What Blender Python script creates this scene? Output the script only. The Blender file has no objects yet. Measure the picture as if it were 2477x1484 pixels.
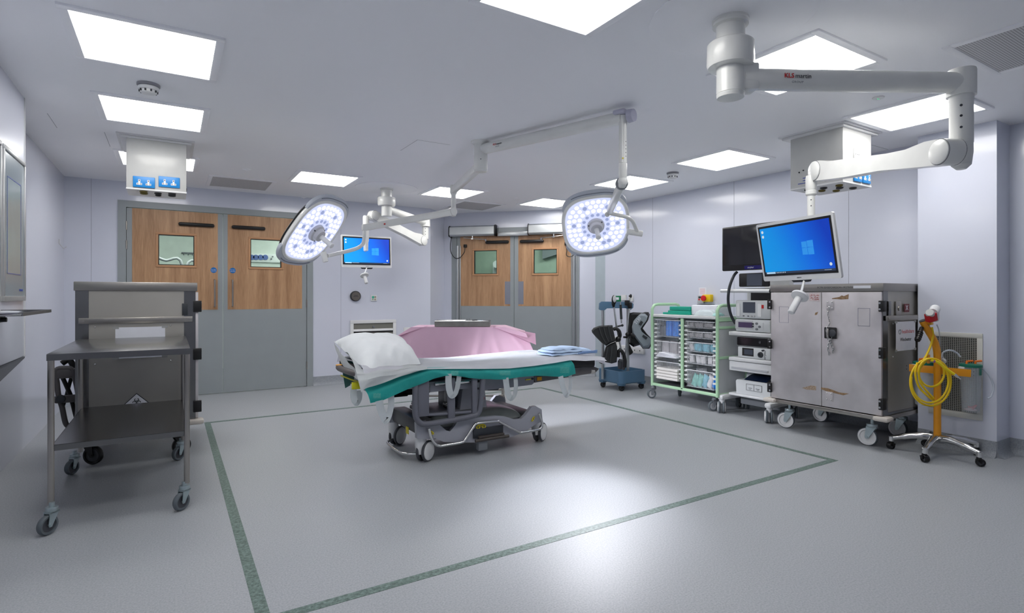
import bpy, bmesh, math, random
from mathutils import Vector, Matrix
from math import sin, cos, pi, radians
random.seed(7)
S = bpy.context.scene
COL = S.collection

# ---------------------------------------------------------------- camera
F_PX, HORIZON, YAW, EYE = 1343.0, 716.0, 0.5512, 1.2
cam_data = bpy.data.cameras.new('camera')
cam_data.sensor_width = 36.0
cam_data.lens = F_PX / 2477 * 36
cam_data.shift_y = -(742 - HORIZON) / 2477
cam_data.clip_start = 0.05
cam = bpy.data.objects.new('camera', cam_data)
COL.objects.link(cam)
cam.location = (0, 0, EYE)
cam.rotation_euler = (pi / 2, 0, -YAW)
S.camera = cam

# ---------------------------------------------------------------- world, exposure
w = bpy.data.worlds.new('world')
S.world = w
w.use_nodes = True
w.node_tree.nodes['Background'].inputs[0].default_value = (0.55, 0.58, 0.65, 1)
w.node_tree.nodes['Background'].inputs[1].default_value = 0.05
S.view_settings.view_transform = 'Standard'
S.view_settings.look = 'None'
S.view_settings.gamma = 1.0
S.view_settings.use_curve_mapping = False
S.view_settings.exposure = 0.0
PANEL_STRENGTH = 11.5
SPOT_RIGHT, SPOT_LEFT = 300.0, 380.0
CORRIDOR_STRENGTH = 14.0

# ---------------------------------------------------------------- measuring: photo pixel + a known plane -> point in the room
_F = Vector((sin(YAW), cos(YAW), 0))
_R = Vector((cos(YAW), -sin(YAW), 0))
_U = Vector((0, 0, 1))
def at(u, v, x=None, y=None, z=None, d=None):
    r = _F + _R * ((u - 1238.5) / F_PX) + _U * ((HORIZON - v) / F_PX)
    if d is None:
        if x is not None: d = x / r.x
        elif y is not None: d = y / r.y
        else: d = (z - EYE) / r.z
    return Vector((0, 0, EYE)) + r * d

# ---------------------------------------------------------------- materials
def lin(c):
    return tuple(((x / 255) / 12.92 if x / 255 <= 0.04045 else ((x / 255 + 0.055) / 1.055) ** 2.4) for x in c)
MATS = {}
def mat(name, col, rough=0.5, metal=0.0, spec=0.5, var=None, bump=None, emit=None, es=0.0, trans=0.0, ior=1.45, alpha=1.0, sheen=0.0, coat=0.0, rvar=None, stretch=(1, 1, 1), aniso=0.0):
    """procedural principled material: noise driven colour variation, roughness and bump"""
    if name in MATS: return MATS[name]
    m = bpy.data.materials.new(name)
    m.use_nodes = True
    nt = m.node_tree
    b = nt.nodes['Principled BSDF']
    c = lin(col)
    b.inputs['Base Color'].default_value = (*c, 1)
    b.inputs['Roughness'].default_value = rough
    b.inputs['Metallic'].default_value = metal
    b.inputs['Specular IOR Level'].default_value = spec
    b.inputs['IOR'].default_value = ior
    b.inputs['Transmission Weight'].default_value = trans
    b.inputs['Alpha'].default_value = alpha
    b.inputs['Sheen Weight'].default_value = sheen
    b.inputs['Coat Weight'].default_value = coat
    b.inputs['Coat Roughness'].default_value = 0.12
    if aniso: b.inputs['Anisotropic'].default_value = aniso
    if emit:
        b.inputs['Emission Color'].default_value = (*lin(emit), 1)
        b.inputs['Emission Strength'].default_value = es
    tc = nt.nodes.new('ShaderNodeTexCoord')
    mp = nt.nodes.new('ShaderNodeMapping')
    mp.inputs['Scale'].default_value = stretch
    nt.links.new(tc.outputs['Object'], mp.inputs['Vector'])
    def noise(scale, detail=3):
        n = nt.nodes.new('ShaderNodeTexNoise')
        n.inputs['Scale'].default_value = scale
        n.inputs['Detail'].default_value = detail
        nt.links.new(mp.outputs['Vector'], n.inputs['Vector'])
        return n
    var = var or (9.0, 0.03)
    n = noise(var[0])
    r = nt.nodes.new('ShaderNodeValToRGB')
    k = var[1]
    r.color_ramp.elements[0].position = 0.3
    r.color_ramp.elements[1].position = 0.7
    r.color_ramp.elements[0].color = (*[max(0, x * (1 - k)) for x in c], 1)
    r.color_ramp.elements[1].color = (*[min(1, x * (1 + k)) for x in c], 1)
    nt.links.new(n.outputs['Fac'], r.inputs['Fac'])
    nt.links.new(r.outputs['Color'], b.inputs['Base Color'])
    if rvar:
        n2 = noise(rvar[0])
        mr = nt.nodes.new('ShaderNodeMapRange')
        mr.inputs['To Min'].default_value = rvar[1]
        mr.inputs['To Max'].default_value = rvar[2]
        nt.links.new(n2.outputs['Fac'], mr.inputs['Value'])
        nt.links.new(mr.outputs['Result'], b.inputs['Roughness'])
    if bump:
        n3 = noise(bump[0])
        bp = nt.nodes.new('ShaderNodeBump')
        bp.inputs['Strength'].default_value = bump[1]
        bp.inputs['Distance'].default_value = 0.01
        nt.links.new(n3.outputs['Fac'], bp.inputs['Height'])
        nt.links.new(bp.outputs['Normal'], b.inputs['Normal'])
    MATS[name] = m
    return m

M_WALL = mat('wall_laminate', (211, 215, 229), 0.3, coat=0.6, spec=0.5, var=(1.2, 0.02))
M_CEIL = mat('ceiling_paint', (247, 248, 252), 0.55, var=(1.0, 0.015))
M_WALLGREY = mat('grey_door_frame', (150, 157, 160), 0.35, var=(5, 0.02))
M_WHITE = mat('white_enamel', (196, 197, 195), 0.3, coat=0.2)
M_WHITE2 = mat('white_plastic', (222, 223, 224), 0.45)
M_STEEL = mat('brushed_steel', (168, 164, 158), 0.3, metal=1.0, var=(3, 0.06), rvar=(4, 0.26, 0.34), stretch=(1, 1, 1))
M_STEELD = mat('steel_shelf', (128, 128, 128), 0.26, metal=1.0, var=(2, 0.02), rvar=(3, 0.24, 0.28))
M_CHROME = mat('polished_metal', (205, 205, 205), 0.15, metal=1.0)
M_ZINC = mat('zinc_plate', (172, 186, 190), 0.35, metal=0.8, var=(20, 0.06))
M_BLACK = mat('black_plastic', (22, 22, 24), 0.4)
M_RUBBER = mat('dark_rubber', (46, 50, 52), 0.6)
M_GREYRUB = mat('grey_rubber', (96, 104, 110), 0.6)
M_GREYPL = mat('grey_plastic', (118, 122, 128), 0.4)
M_DGREY = mat('dark_grey_plastic', (70, 72, 78), 0.38)
M_LGREY = mat('light_grey_plastic', (190, 192, 196), 0.4)
M_ALU = mat('anodised_aluminium', (186, 190, 192), 0.35, metal=0.9)
M_PAPER = mat('paper', (226, 228, 236), 0.7)
M_RED = mat('red_mark', (196, 40, 42), 0.4)
M_INK = mat('dark_ink', (48, 52, 58), 0.5)
M_BLUE = mat('blue_socket', (30, 132, 206), 0.35)
M_BLUESIGN = mat('blue_sign', (10, 104, 176), 0.4)
M_GLASS = mat('clear_glass', (235, 245, 240), 0.02, trans=1.0, ior=1.1, spec=0.5)
M_GREENTR = mat('pale_green_tube', (176, 214, 178), 0.35)

def wood_mat(name, c0, c1):
    m = bpy.data.materials.new(name); m.use_nodes = True; nt = m.node_tree; b = nt.nodes['Principled BSDF']
    tc = nt.nodes.new('ShaderNodeTexCoord'); mp = nt.nodes.new('ShaderNodeMapping')
    mp.inputs['Scale'].default_value = (9, 9, 0.55)
    nt.links.new(tc.outputs['Object'], mp.inputs['Vector'])
    n = nt.nodes.new('ShaderNodeTexNoise'); n.inputs['Scale'].default_value = 1.4; n.inputs['Detail'].default_value = 5; n.inputs['Distortion'].default_value = 0.6
    n2 = nt.nodes.new('ShaderNodeTexNoise'); n2.inputs['Scale'].default_value = 16; n2.inputs['Detail'].default_value = 3
    nt.links.new(mp.outputs['Vector'], n.inputs['Vector']); nt.links.new(mp.outputs['Vector'], n2.inputs['Vector'])
    mx = nt.nodes.new('ShaderNodeMath'); mx.operation = 'MULTIPLY_ADD'; mx.inputs[1].default_value = 0.35
    nt.links.new(n2.outputs['Fac'], mx.inputs[0]); 
    m2 = nt.nodes.new('ShaderNodeMath'); m2.operation = 'MULTIPLY'; m2.inputs[1].default_value = 0.65
    nt.links.new(n.outputs['Fac'], m2.inputs[0]); nt.links.new(m2.outputs[0], mx.inputs[2])
    r = nt.nodes.new('ShaderNodeValToRGB')
    r.color_ramp.elements[0].position = 0.36; r.color_ramp.elements[1].position = 0.64
    r.color_ramp.elements[0].color = (*lin(c0), 1); r.color_ramp.elements[1].color = (*lin(c1), 1)
    nt.links.new(mx.outputs[0], r.inputs['Fac']); nt.links.new(r.outputs['Color'], b.inputs['Base Color'])
    b.inputs['Roughness'].default_value = 0.45
    return m
M_WOOD = wood_mat('oak_veneer', (158, 118, 84), (196, 156, 118))
M_WOODT = mat('oak_beading', (188, 142, 104), 0.5)

def floor_mat(name, base, dark, light, scale):
    m = bpy.data.materials.new(name); m.use_nodes = True; nt = m.node_tree; b = nt.nodes['Principled BSDF']
    tc = nt.nodes.new('ShaderNodeTexCoord')
    n = nt.nodes.new('ShaderNodeTexNoise'); n.inputs['Scale'].default_value = scale; n.inputs['Detail'].default_value = 4; n.inputs['Roughness'].default_value = 0.7
    nt.links.new(tc.outputs['Object'], n.inputs['Vector'])
    r = nt.nodes.new('ShaderNodeValToRGB')
    e = r.color_ramp.elements
    e[0].position = 0.36; e[0].color = (*lin(dark), 1)
    e[1].position = 0.66; e[1].color = (*lin(light), 1)
    k = e.new(0.5); k.color = (*lin(base), 1)
    nt.links.new(n.outputs['Fac'], r.inputs['Fac']); nt.links.new(r.outputs['Color'], b.inputs['Base Color'])
    b.inputs['Roughness'].default_value = 0.42
    b.inputs['Specular IOR Level'].default_value = 0.4
    bp = nt.nodes.new('ShaderNodeBump'); bp.inputs['Strength'].default_value = 0.05; bp.inputs['Distance'].default_value = 0.002
    nt.links.new(n.outputs['Fac'], bp.inputs['Height']); nt.links.new(bp.outputs['Normal'], b.inputs['Normal'])
    return m
M_FLOOR = floor_mat('speckled_vinyl', (162, 166, 171), (147, 152, 157), (175, 178, 182), 130)
M_SKIRT = floor_mat('grey_skirting_vinyl', (150, 155, 162), (134, 140, 146), (162, 166, 172), 120)
M_LINE = floor_mat('green_inlay_vinyl', (98, 118, 112), (72, 88, 84), (124, 144, 138), 60)

def emit_mat(name, col, strength):
    m = bpy.data.materials.new(name); m.use_nodes = True; nt = m.node_tree
    b = nt.nodes['Principled BSDF']
    b.inputs['Base Color'].default_value = (0.02, 0.02, 0.02, 1)
    b.inputs['Emission Color'].default_value = (*lin(col), 1)
    b.inputs['Emission Strength'].default_value = strength
    return m
M_PANEL = emit_mat('lit_panel', (255, 253, 250), PANEL_STRENGTH)

def grid_mat(name, c_hole, c_bar, pitch, duty, axes=(0, 2)):
    """perforated sheet: dark square holes in a light plate"""
    m = bpy.data.materials.new(name); m.use_nodes = True; nt = m.node_tree; b = nt.nodes['Principled BSDF']
    tc = nt.nodes.new('ShaderNodeTexCoord'); sp = nt.nodes.new('ShaderNodeSeparateXYZ')
    nt.links.new(tc.outputs['Object'], sp.inputs[0])
    def band(i):
        a = nt.nodes.new('ShaderNodeMath'); a.operation = 'MULTIPLY'; a.inputs[1].default_value = 1 / pitch
        nt.links.new(sp.outputs[i], a.inputs[0])
        f = nt.nodes.new('ShaderNodeMath'); f.operation = 'FRACT'; nt.links.new(a.outputs[0], f.inputs[0])
        g = nt.nodes.new('ShaderNodeMath'); g.operation = 'LESS_THAN'; g.inputs[1].default_value = duty
        nt.links.new(f.outputs[0], g.inputs[0]); return g
    x, y = band(axes[0]), band(axes[1])
    mu = nt.nodes.new('ShaderNodeMath'); mu.operation = 'MULTIPLY'
    nt.links.new(x.outputs[0], mu.inputs[0]); nt.links.new(y.outputs[0], mu.inputs[1])
    mix = nt.nodes.new('ShaderNodeMix'); mix.data_type = 'RGBA'
    mix.inputs['A'].default_value = (*lin(c_bar), 1); mix.inputs['B'].default_value = (*lin(c_hole), 1)
    nt.links.new(mu.outputs[0], mix.inputs['Factor']); nt.links.new(mix.outputs['Result'], b.inputs['Base Color'])
    b.inputs['Roughness'].default_value = 0.5
    return m

# ---------------------------------------------------------------- geometry helpers
class MB:
    """collects shapes, in room coordinates, for ONE mesh object"""
    def __init__(s, T=None):
        s.bm = bmesh.new(); s.T = T or Matrix.Identity(4)
    def _add(s, verts, M=None):
        bmesh.ops.transform(s.bm, matrix=s.T @ (M or Matrix.Identity(4)), verts=verts)
    def box(s, c, size, bev=0.0, rot=None, seg=2):
        r = bmesh.ops.create_cube(s.bm, size=1.0)
        vs = r['verts']
        bmesh.ops.scale(s.bm, vec=size, verts=vs)
        if bev > 0:
            es = list({e for v in vs for e in v.link_edges})
            rb = bmesh.ops.bevel(s.bm, geom=es, offset=min(bev, min(size) * 0.49), segments=seg, affect='EDGES', profile=0.5)
            vs = list({v for f in rb['faces'] for v in f.verts} | {v for v in vs if v.is_valid})
        M = Matrix.Translation(c)
        if rot is not None: M = M @ (rot if isinstance(rot, Matrix) else Matrix.Rotation(rot, 4, 'Z'))
        s._add(vs, M); return s
    def b2(s, a, b, bev=0.0):
        a, b = Vector(a), Vector(b)
        return s.box((a + b) / 2, tuple(max(abs(x), 1e-4) for x in (b - a)), bev)
    def cyl(s, p0, p1, r0, r1=None, seg=24, cap=True, bev=0.0):
        p0, p1 = Vector(p0), Vector(p1); d = p1 - p0
        r1 = r0 if r1 is None else r1
        r = bmesh.ops.create_cone(s.bm, cap_ends=cap, cap_tris=False, segments=seg, radius1=r0, radius2=r1, depth=d.length)
        vs = r['verts']
        if bev > 0:
            es = [e for e in {e for v in vs for e in v.link_edges} if abs(e.verts[0].co.z - e.verts[1].co.z) < 1e-6]
            rb = bmesh.ops.bevel(s.bm, geom=es, offset=bev, segments=2, affect='EDGES', profile=0.5)
            vs = list({v for f in rb['faces'] for v in f.verts} | {v for v in vs if v.is_valid})
        q = d.to_track_quat('Z', 'Y').to_matrix().to_4x4()
        s._add(vs, Matrix.Translation((p0 + p1) / 2) @ q); return s
    def sph(s, c, r, seg=16, scale=(1, 1, 1), rot=None):
        x = bmesh.ops.create_uvsphere(s.bm, u_segments=seg, v_segments=max(6, seg // 2), radius=r)
        M = Matrix.Translation(c) @ (rot or Matrix.Identity(4)) @ Matrix.Diagonal((*scale, 1))
        s._add(x['verts'], M); return s
    def tube(s, pts, r, seg=10, closed=False, smooth=0, rs=None, flat=None):
        """pipe along points; flat=(w, t) gives a ribbon section instead"""
        pts = [Vector(p) for p in pts]
        if smooth: pts = catmull(pts, smooth, closed)
        n = len(pts); rings = []
        up = None
        for i, p in enumerate(pts):
            if closed: t = pts[(i + 1) % n] - pts[i - 1]
            else: t = pts[min(i + 1, n - 1)] - pts[max(i - 1, 0)]
            t.normalize()
            if up is None:
                up = Vector((0, 0, 1)) if abs(t.z) < 0.9 else Vector((1, 0, 0))
            a = t.cross(up)
            if a.length < 1e-5: a = t.orthogonal()
            a.normalize(); up = a.cross(t).normalized()
            rr = rs[int(i * (len(rs) - 1) / max(1, n - 1) + 0.5)] if rs else r
            ring = []
            for k in range(seg):
                th = 2 * pi * k / seg
                if flat: off = a * (cos(th) * flat[0]) + up * (sin(th) * flat[1])
                else: off = a * (cos(th) * rr) + up * (sin(th) * rr)
                ring.append(s.bm.verts.new(s.T @ (p + off)))
            rings.append(ring)
        m = n if closed else n - 1
        for i in range(m):
            A, B = rings[i], rings[(i + 1) % n]
            for k in range(seg):
                s.bm.faces.new((A[k], A[(k + 1) % seg], B[(k + 1) % seg], B[k]))
        if not closed:
            s.bm.faces.new(list(reversed(rings[0]))); s.bm.faces.new(rings[-1])
        return s
    def prism(s, poly, axis, a, b):
        """extrude a 2D polygon: axis 'x' -> poly is (y,z); 'y' -> (x,z); 'z' -> (x,y)"""
        def P(p, t):
            if axis == 'x': return Vector((t, p[0], p[1]))
            if axis == 'y': return Vector((p[0], t, p[1]))
            return Vector((p[0], p[1], t))
        A = [s.bm.verts.new(s.T @ P(p, a)) for p in poly]
        B = [s.bm.verts.new(s.T @ P(p, b)) for p in poly]
        n = len(poly)
        fs = [s.bm.faces.new(A), s.bm.faces.new(list(reversed(B)))]
        for i in range(n): fs.append(s.bm.faces.new((A[i], B[i], B[(i + 1) % n], A[(i + 1) % n])))
        return s
    def grid(s, fn, nu, nv, thick=0.0):
        V = [[s.bm.verts.new(s.T @ Vector(fn(i / nu, j / nv))) for j in range(nv + 1)] for i in range(nu + 1)]
        fs = []
        for i in range(nu):
            for j in range(nv):
                fs.append(s.bm.faces.new((V[i][j], V[i + 1][j], V[i + 1][j + 1], V[i][j + 1])))
        if thick: bmesh.ops.solidify(s.bm, geom=fs, thickness=thick)
        return s
    def lathe(s, prof, c, axis=None, seg=32):
        """prof: (r, h) pairs turned about an axis through c"""
        q = (Vector(axis).normalized().to_track_quat('Z', 'Y').to_matrix().to_4x4()) if axis else Matrix.Identity(4)
        M = s.T @ Matrix.Translation(c) @ q
        rings = []
        for (r, h) in prof:
            if r < 1e-6: rings.append([s.bm.verts.new(M @ Vector((0, 0, h)))])
            else: rings.append([s.bm.verts.new(M @ Vector((r * cos(2 * pi * k / seg), r * sin(2 * pi * k / seg), h))) for k in range(seg)])
        for A, B in zip(rings, rings[1:]):
            for k in range(seg):
                k2 = (k + 1) % seg
                if len(A) == 1 and len(B) == 1: break
                if len(A) == 1: s.bm.faces.new((A[0], B[k2], B[k]))
                elif len(B) == 1: s.bm.faces.new((A[k], A[k2], B[0]))
                else: s.bm.faces.new((A[k], A[k2], B[k2], B[k]))
        return s
    def build(s, name, m, parent=None, sharp=38, subsurf=0):
        bmesh.ops.recalc_face_normals(s.bm, faces=s.bm.faces[:])
        if parent is not None:
            bmesh.ops.transform(s.bm, matrix=wm(parent).inverted(), verts=s.bm.verts[:])
        lim = radians(sharp)
        for f in s.bm.faces: f.smooth = True
        for e in s.bm.edges:
            if len(e.link_faces) == 2:
                e.smooth = e.calc_face_angle(0) < lim
            else: e.smooth = False
        me = bpy.data.meshes.new(name)
        s.bm.to_mesh(me); s.bm.free()
        ms = m if isinstance(m, (list, tuple)) else [m]
        for k in ms: me.materials.append(k)
        o = bpy.data.objects.new(name, me)
        COL.objects.link(o)
        if parent is not None: o.parent = parent
        if subsurf:
            md = o.modifiers.new('smooth', 'SUBSURF'); md.levels = subsurf; md.render_levels = subsurf
        return o
def wm(o):
    M = o.matrix_basis.copy()
    return wm(o.parent) @ M if o.parent else M
def catmull(P, k, closed=False):
    n = len(P); out = []
    rng = range(n) if closed else range(n - 1)
    for i in rng:
        p0 = P[i - 1] if (closed or i > 0) else P[0] * 2 - P[1]
        p1, p2 = P[i], P[(i + 1) % n]
        p3 = P[(i + 2) % n] if (closed or i + 2 < n) else p2 * 2 - p1
        for j in range(k):
            t = j / k
            out.append(0.5 * ((2 * p1) + (p2 - p0) * t + (2 * p0 - 5 * p1 + 4 * p2 - p3) * t * t + (3 * p1 - p0 - 3 * p2 + p3) * t ** 3))
    if not closed: out.append(P[-1])
    return out
def lerp(a, b, t): return a + (b - a) * t
def interp(tab, x):
    if x <= tab[0][0]: return tab[0][1]
    for (a, b), (c, d) in zip(tab, tab[1:]):
        if x <= c: 
            t = (x - a) / (c - a); return b + (d - b) * t
    return tab[-1][1]
def rrect(w, h, r, seg=6):
    pts = []
    for cx, cy, a0 in ((w / 2 - r, h / 2 - r, 0), (-w / 2 + r, h / 2 - r, 90), (-w / 2 + r, -h / 2 + r, 180), (w / 2 - r, -h / 2 + r, 270)):
        for k in range(seg + 1):
            a = radians(a0 + 90 * k / seg); pts.append((cx + r * cos(a), cy + r * sin(a)))
    return pts
def tag(o, label=None, cat=None, group=None, kind=None):
    if label: o['label'] = label
    if cat: o['category'] = cat
    if group: o['group'] = group
    if kind: o['kind'] = kind
    return o
def thing(name, loc, label=None, cat=None, group=None, rz=0.0, kind=None):
    o = bpy.data.objects.new(name, None); COL.objects.link(o)
    o.empty_display_size = 0.1
    o.location = loc; o.rotation_euler = (0, 0, rz)
    return tag(o, label, cat, group, kind)
def copy_tree(o, parent=None):
    c = o.copy(); COL.objects.link(c)
    c.parent = parent
    for ch in o.children: copy_tree(ch, c)
    return c
def struct(mb, name, m, label=None, parent=None):
    o = mb.build(name, m, parent); o['kind'] = 'structure'
    if label: o['label'] = label
    return o
def frame3(origin, xdir, ydir):
    x = Vector(xdir).normalized(); y = Vector(ydir); y = (y - x * y.dot(x)).normalized(); z = x.cross(y)
    M = Matrix((( x.x, y.x, z.x, origin[0]), (x.y, y.y, z.y, origin[1]), (x.z, y.z, z.z, origin[2]), (0, 0, 0, 1)))
    return M
def text(body, size, M, m, name, parent, align='CENTER', extrude=0.0004, shear=0, spacing=1.0, bold=0.0):
    """lettering laid on a surface: M has x along the line, y up the letters, z out of the surface"""
    cu = bpy.data.curves.new('txt', 'FONT'); cu.body = body; cu.size = size; cu.extrude = extrude
    cu.align_x = align; cu.align_y = 'CENTER'; cu.shear = shear; cu.space_character = spacing; cu.offset = bold; cu.resolution_u = 3
    t = bpy.data.objects.new('txt', cu); COL.objects.link(t)
    dg = bpy.context.evaluated_depsgraph_get()
    me = bpy.data.meshes.new_from_object(t.evaluated_get(dg))
    bpy.data.objects.remove(t); bpy.data.curves.remove(cu)
    MM = (wm(parent).inverted() @ M) if parent is not None else M
    me.transform(MM); me.materials.clear(); me.materials.append(m)
    o = bpy.data.objects.new(name, me); COL.objects.link(o)
    if parent is not None: o.parent = parent
    return o
def sheet(M, w, h, m, name, parent, t=0.0015, off=0.0, r=0.0):
    """thin plate of size w x h lying on the surface frame M"""
    b = MB(M)
    if r > 0: b.prism(rrect(w, h, r), 'z', off, off + t)
    else: b.box((0, 0, off + t / 2), (w, h, t))
    return b.build(name, m, parent)

# castors: a fork part with its wheel as sub-part
def castor(parent, x, y, top, R, wd, ang, name='castor', style='zinc', stem=0.012, lag=None):
    """wheel contact centre at x,y; ang = direction in which the wheel trails from its swivel"""
    lag = R * 0.45 if lag is None else lag
    dx, dy = cos(ang), sin(ang)
    sx, sy = x - dx * lag, y - dy * lag
    T = Matrix.Translation((sx, sy, 0)) @ Matrix.Rotation(ang, 4, 'Z')
    fork, tyre, hubm = {'zinc': (M_ZINC, M_GREYRUB, M_DGREY), 'white': (M_ZINC, M_GREYRUB, M_WHITE2), 'black': (M_BLACK, M_BLACK, M_DGREY),
                        'greycar': (M_GREYPL, M_GREYRUB, M_LGREY), 'whitecar': (M_WHITE2, M_GREYRUB, M_WHITE2)}[style]
    f = MB(T)
    zt = min(top, 2 * R + 0.035)
    f.cyl((0, 0, zt - 0.022), (0, 0, zt), R * 0.55, seg=20, bev=0.003)
    f.cyl((0, 0, zt), (0, 0, top), stem)
    for s_ in (-1, 1):
        yy = s_ * (wd / 2 + 0.004)
        f.prism([(-R * 0.5, zt - 0.02), (R * 0.5, zt - 0.02), (lag + R * 0.20, R * 1.0), (lag + R * 0.14, R * 0.80), (lag - R * 0.14, R * 0.80)], 'y', yy - 0.002, yy + 0.002)
    f.box((0, 0, zt - 0.026), (R * 1.0, wd + 0.012, 0.008))
    f.cyl((lag, -wd / 2 - 0.009, R), (lag, wd / 2 + 0.009, R), R * 0.12, seg=10)
    fo = f.build(name, fork, parent)
    b = MB(T)
    b.lathe([(0.0, -wd / 2 * 0.5), (R * 0.7, -wd / 2 * 0.5), (R * 0.74, -wd / 2), (R * 0.92, -wd / 2), (R, -wd / 2 * 0.6), (R, wd / 2 * 0.6), (R * 0.92, wd / 2), (R * 0.74, wd / 2), (R * 0.7, wd / 2 * 0.5), (0, wd / 2 * 0.5)],
            (lag, 0, R), (0, 1, 0), 28)
    wh = b.build('wheel', [tyre, hubm], fo)
    # inner disc faces get the hub colour
    inv = (wm(fo).inverted() @ T)
    cc = inv @ Vector((lag, 0, R))
    for p in wh.data.polygons:
        d = (p.center - cc); d.rotate(inv.to_quaternion().inverted())
        if math.hypot(d.x, d.z) < R * (0.86 if style == 'white' else 0.66): p.material_index = 1
    return fo
# ================================================================ ROOM
H = 2.5
XL, XR, YB, YF = -0.985, 5.45, 7.684, -1.2
struct(MB().b2((-1.7, YF - 0.1, -0.1), (7.6, 11.3, 0.0)), 'floor', M_FLOOR, 'grey speckled vinyl floor')
struct(MB().b2((-1.7, YF - 0.1, H), (7.6, 11.3, H + 0.1)), 'ceiling', M_CEIL, 'pale grey flush ceiling')
# green inlay ring
xi0, xi1, yi0, yi1, iw = 0.270, 4.138, 2.197, 5.997, 0.05
b = MB()
for (x0, y0, x1, y1) in ((xi0, yi0, xi0 + iw, yi1), (xi1 - iw, yi0, xi1, yi1), (xi0 + iw, yi0, xi1 - iw, yi0 + iw), (xi0 + iw, yi1 - iw, xi1 - iw, yi1)):
    b.b2((x0, y0, -0.004), (x1, y1, 0.0012))
struct(b, 'trim_1', M_LINE, 'dark green inlaid line square in the floor')

struct(MB().b2((XL - 0.12, YF, 0), (XL, YB + 0.15, H)), 'wall_left', M_WALL)
struct(MB().b2((XL - 0.12, YF - 0.12, 0), (6.2, YF, H)), 'wall_front', M_WALL)
# back wall with the opening of door 1
DX0, DX1, DZ = -0.511, 1.613, 2.286
b = MB()
b.b2((XL, YB, 0), (DX0, YB + 0.15, H)); b.b2((DX1, YB, 0), (3.296, YB + 0.15, H)); b.b2((DX0, YB, DZ), (DX1, YB + 0.15, H))
struct(b, 'wall_back', M_WALL)
# return and diagonal wall
A0, A1 = Vector((3.296, YB, 0)), Vector((3.69, 8.06, 0))
dv = Vector((0.70711, -0.70711, 0)); nv = Vector((0.70711, 0.70711, 0))   # along the diagonal wall, and out of the room
def dg(s, n, z): return A1 + dv * s + nv * n + Vector((0, 0, z))
DG = Matrix(((dv.x, nv.x, 0, A1.x), (dv.y, nv.y, 0, A1.y), (0, 0, 1, 0), (0, 0, 0, 1)))   # local x along, y outwards
b = MB(); b.prism([(A0.x, A0.y), (A1.x, A1.y), (A1.x - 0.12, A1.y + 0.16), (A0.x - 0.12, A0.y + 0.14)], 'z', 0, H)
struct(b, 'wall_return', M_WALL)
D2A, D2B, D2Z = 0.131, 2.141, 2.25
b = MB(DG)
b.b2((-0.02, 0, 0), (D2A, 0.15, H)); b.b2((D2B, 0, 0), (2.38, 0.15, H)); b.b2((D2A, 0, D2Z), (D2B, 0.15, H))
struct(b, 'wall_diagonal', M_WALL)
C1 = dg(2.38, 0, 0)
b = MB(); b.prism([(C1.x, C1.y), (XR, 6.245), (XR + 0.12, 6.3), (C1.x + 0.1, C1.y + 0.12)], 'z', 0, H)
struct(b, 'trim_2', mat('blue_grey_corner', (172, 184, 192), 0.3), 'blue-grey vertical corner strip beside the far double doors')
struct(MB().b2((XR, YF, 0), (XR + 0.12, 6.26, H)), 'wall_right', M_WALL)
struct(MB().b2((5.2, YF, 0.0), (XR, 1.619, H)) if False else MB().b2((5.2, 1.619, 0), (XR, 2.128, H)), 'wall_pillar', M_WALL, 'boxed-out wall pillar with a return air grille')
# seams between the wall panels
b = MB()
for y in (5.3, 4.05, 2.8): b.box((XR - 0.0005, y, H / 2 + 0.06), (0.002, 0.003, H - 0.12))
for x in (1.98, ): b.box((x, YB - 0.0005, H / 2), (0.003, 0.002, H))
b.box((-0.75, YB - 0.0005, H / 2), (0.003, 0.002, H))
struct(b, 'trim_3', mat('panel_seam', (150, 154, 168), 0.4), 'thin vertical welds between the wall panels')
# coved skirting
def skirt(name, p, q, nrm):
    p, q, nrm = Vector(p), Vector(q), Vector(nrm)
    prof = [(0.0, 0.12), (0.004, 0.12), (0.005, 0.05), (0.012, 0.026), (0.03, 0.008), (0.05, 0.001), (0.0, 0.0)]
    b = MB()
    A = [b.bm.verts.new(p + nrm * a + Vector((0, 0, z))) for a, z in prof]
    B = [b.bm.verts.new(q + nrm * a + Vector((0, 0, z))) for a, z in prof]
    for i in range(len(prof)): b.bm.faces.new((A[i], B[i], B[(i + 1) % len(prof)], A[(i + 1) % len(prof)]))
    b.bm.faces.new(A); b.bm.faces.new(list(reversed(B)))
    return struct(b, name, M_SKIRT)
skirt('baseboard_back', (DX1, YB, 0), (3.296, YB, 0), (0, -1, 0))
skirt('baseboard_back_left', (XL, YB, 0), (DX0, YB, 0), (0, -1, 0))
skirt('baseboard_return', A0, A1, (0.7, -0.7, 0))
skirt('baseboard_diagonal', dg(0, 0, 0), dg(D2A, 0, 0), -nv)
skirt('baseboard_diagonal_right', dg(D2B, 0, 0), dg(2.38, 0, 0), -nv)
skirt('baseboard_right', (XR, 2.128, 0), (XR, 6.245, 0), (-1, 0, 0))
skirt('baseboard_pillar', (5.2, 1.619, 0), (5.2, 2.128, 0), (-1, 0, 0))
skirt('baseboard_pillar_side', (5.2, 1.619, 0), (XR, 1.619, 0), (0, -1, 0))
skirt('baseboard_right_near', (XR, YF, 0), (XR, 1.619, 0), (-1, 0, 0))
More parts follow.
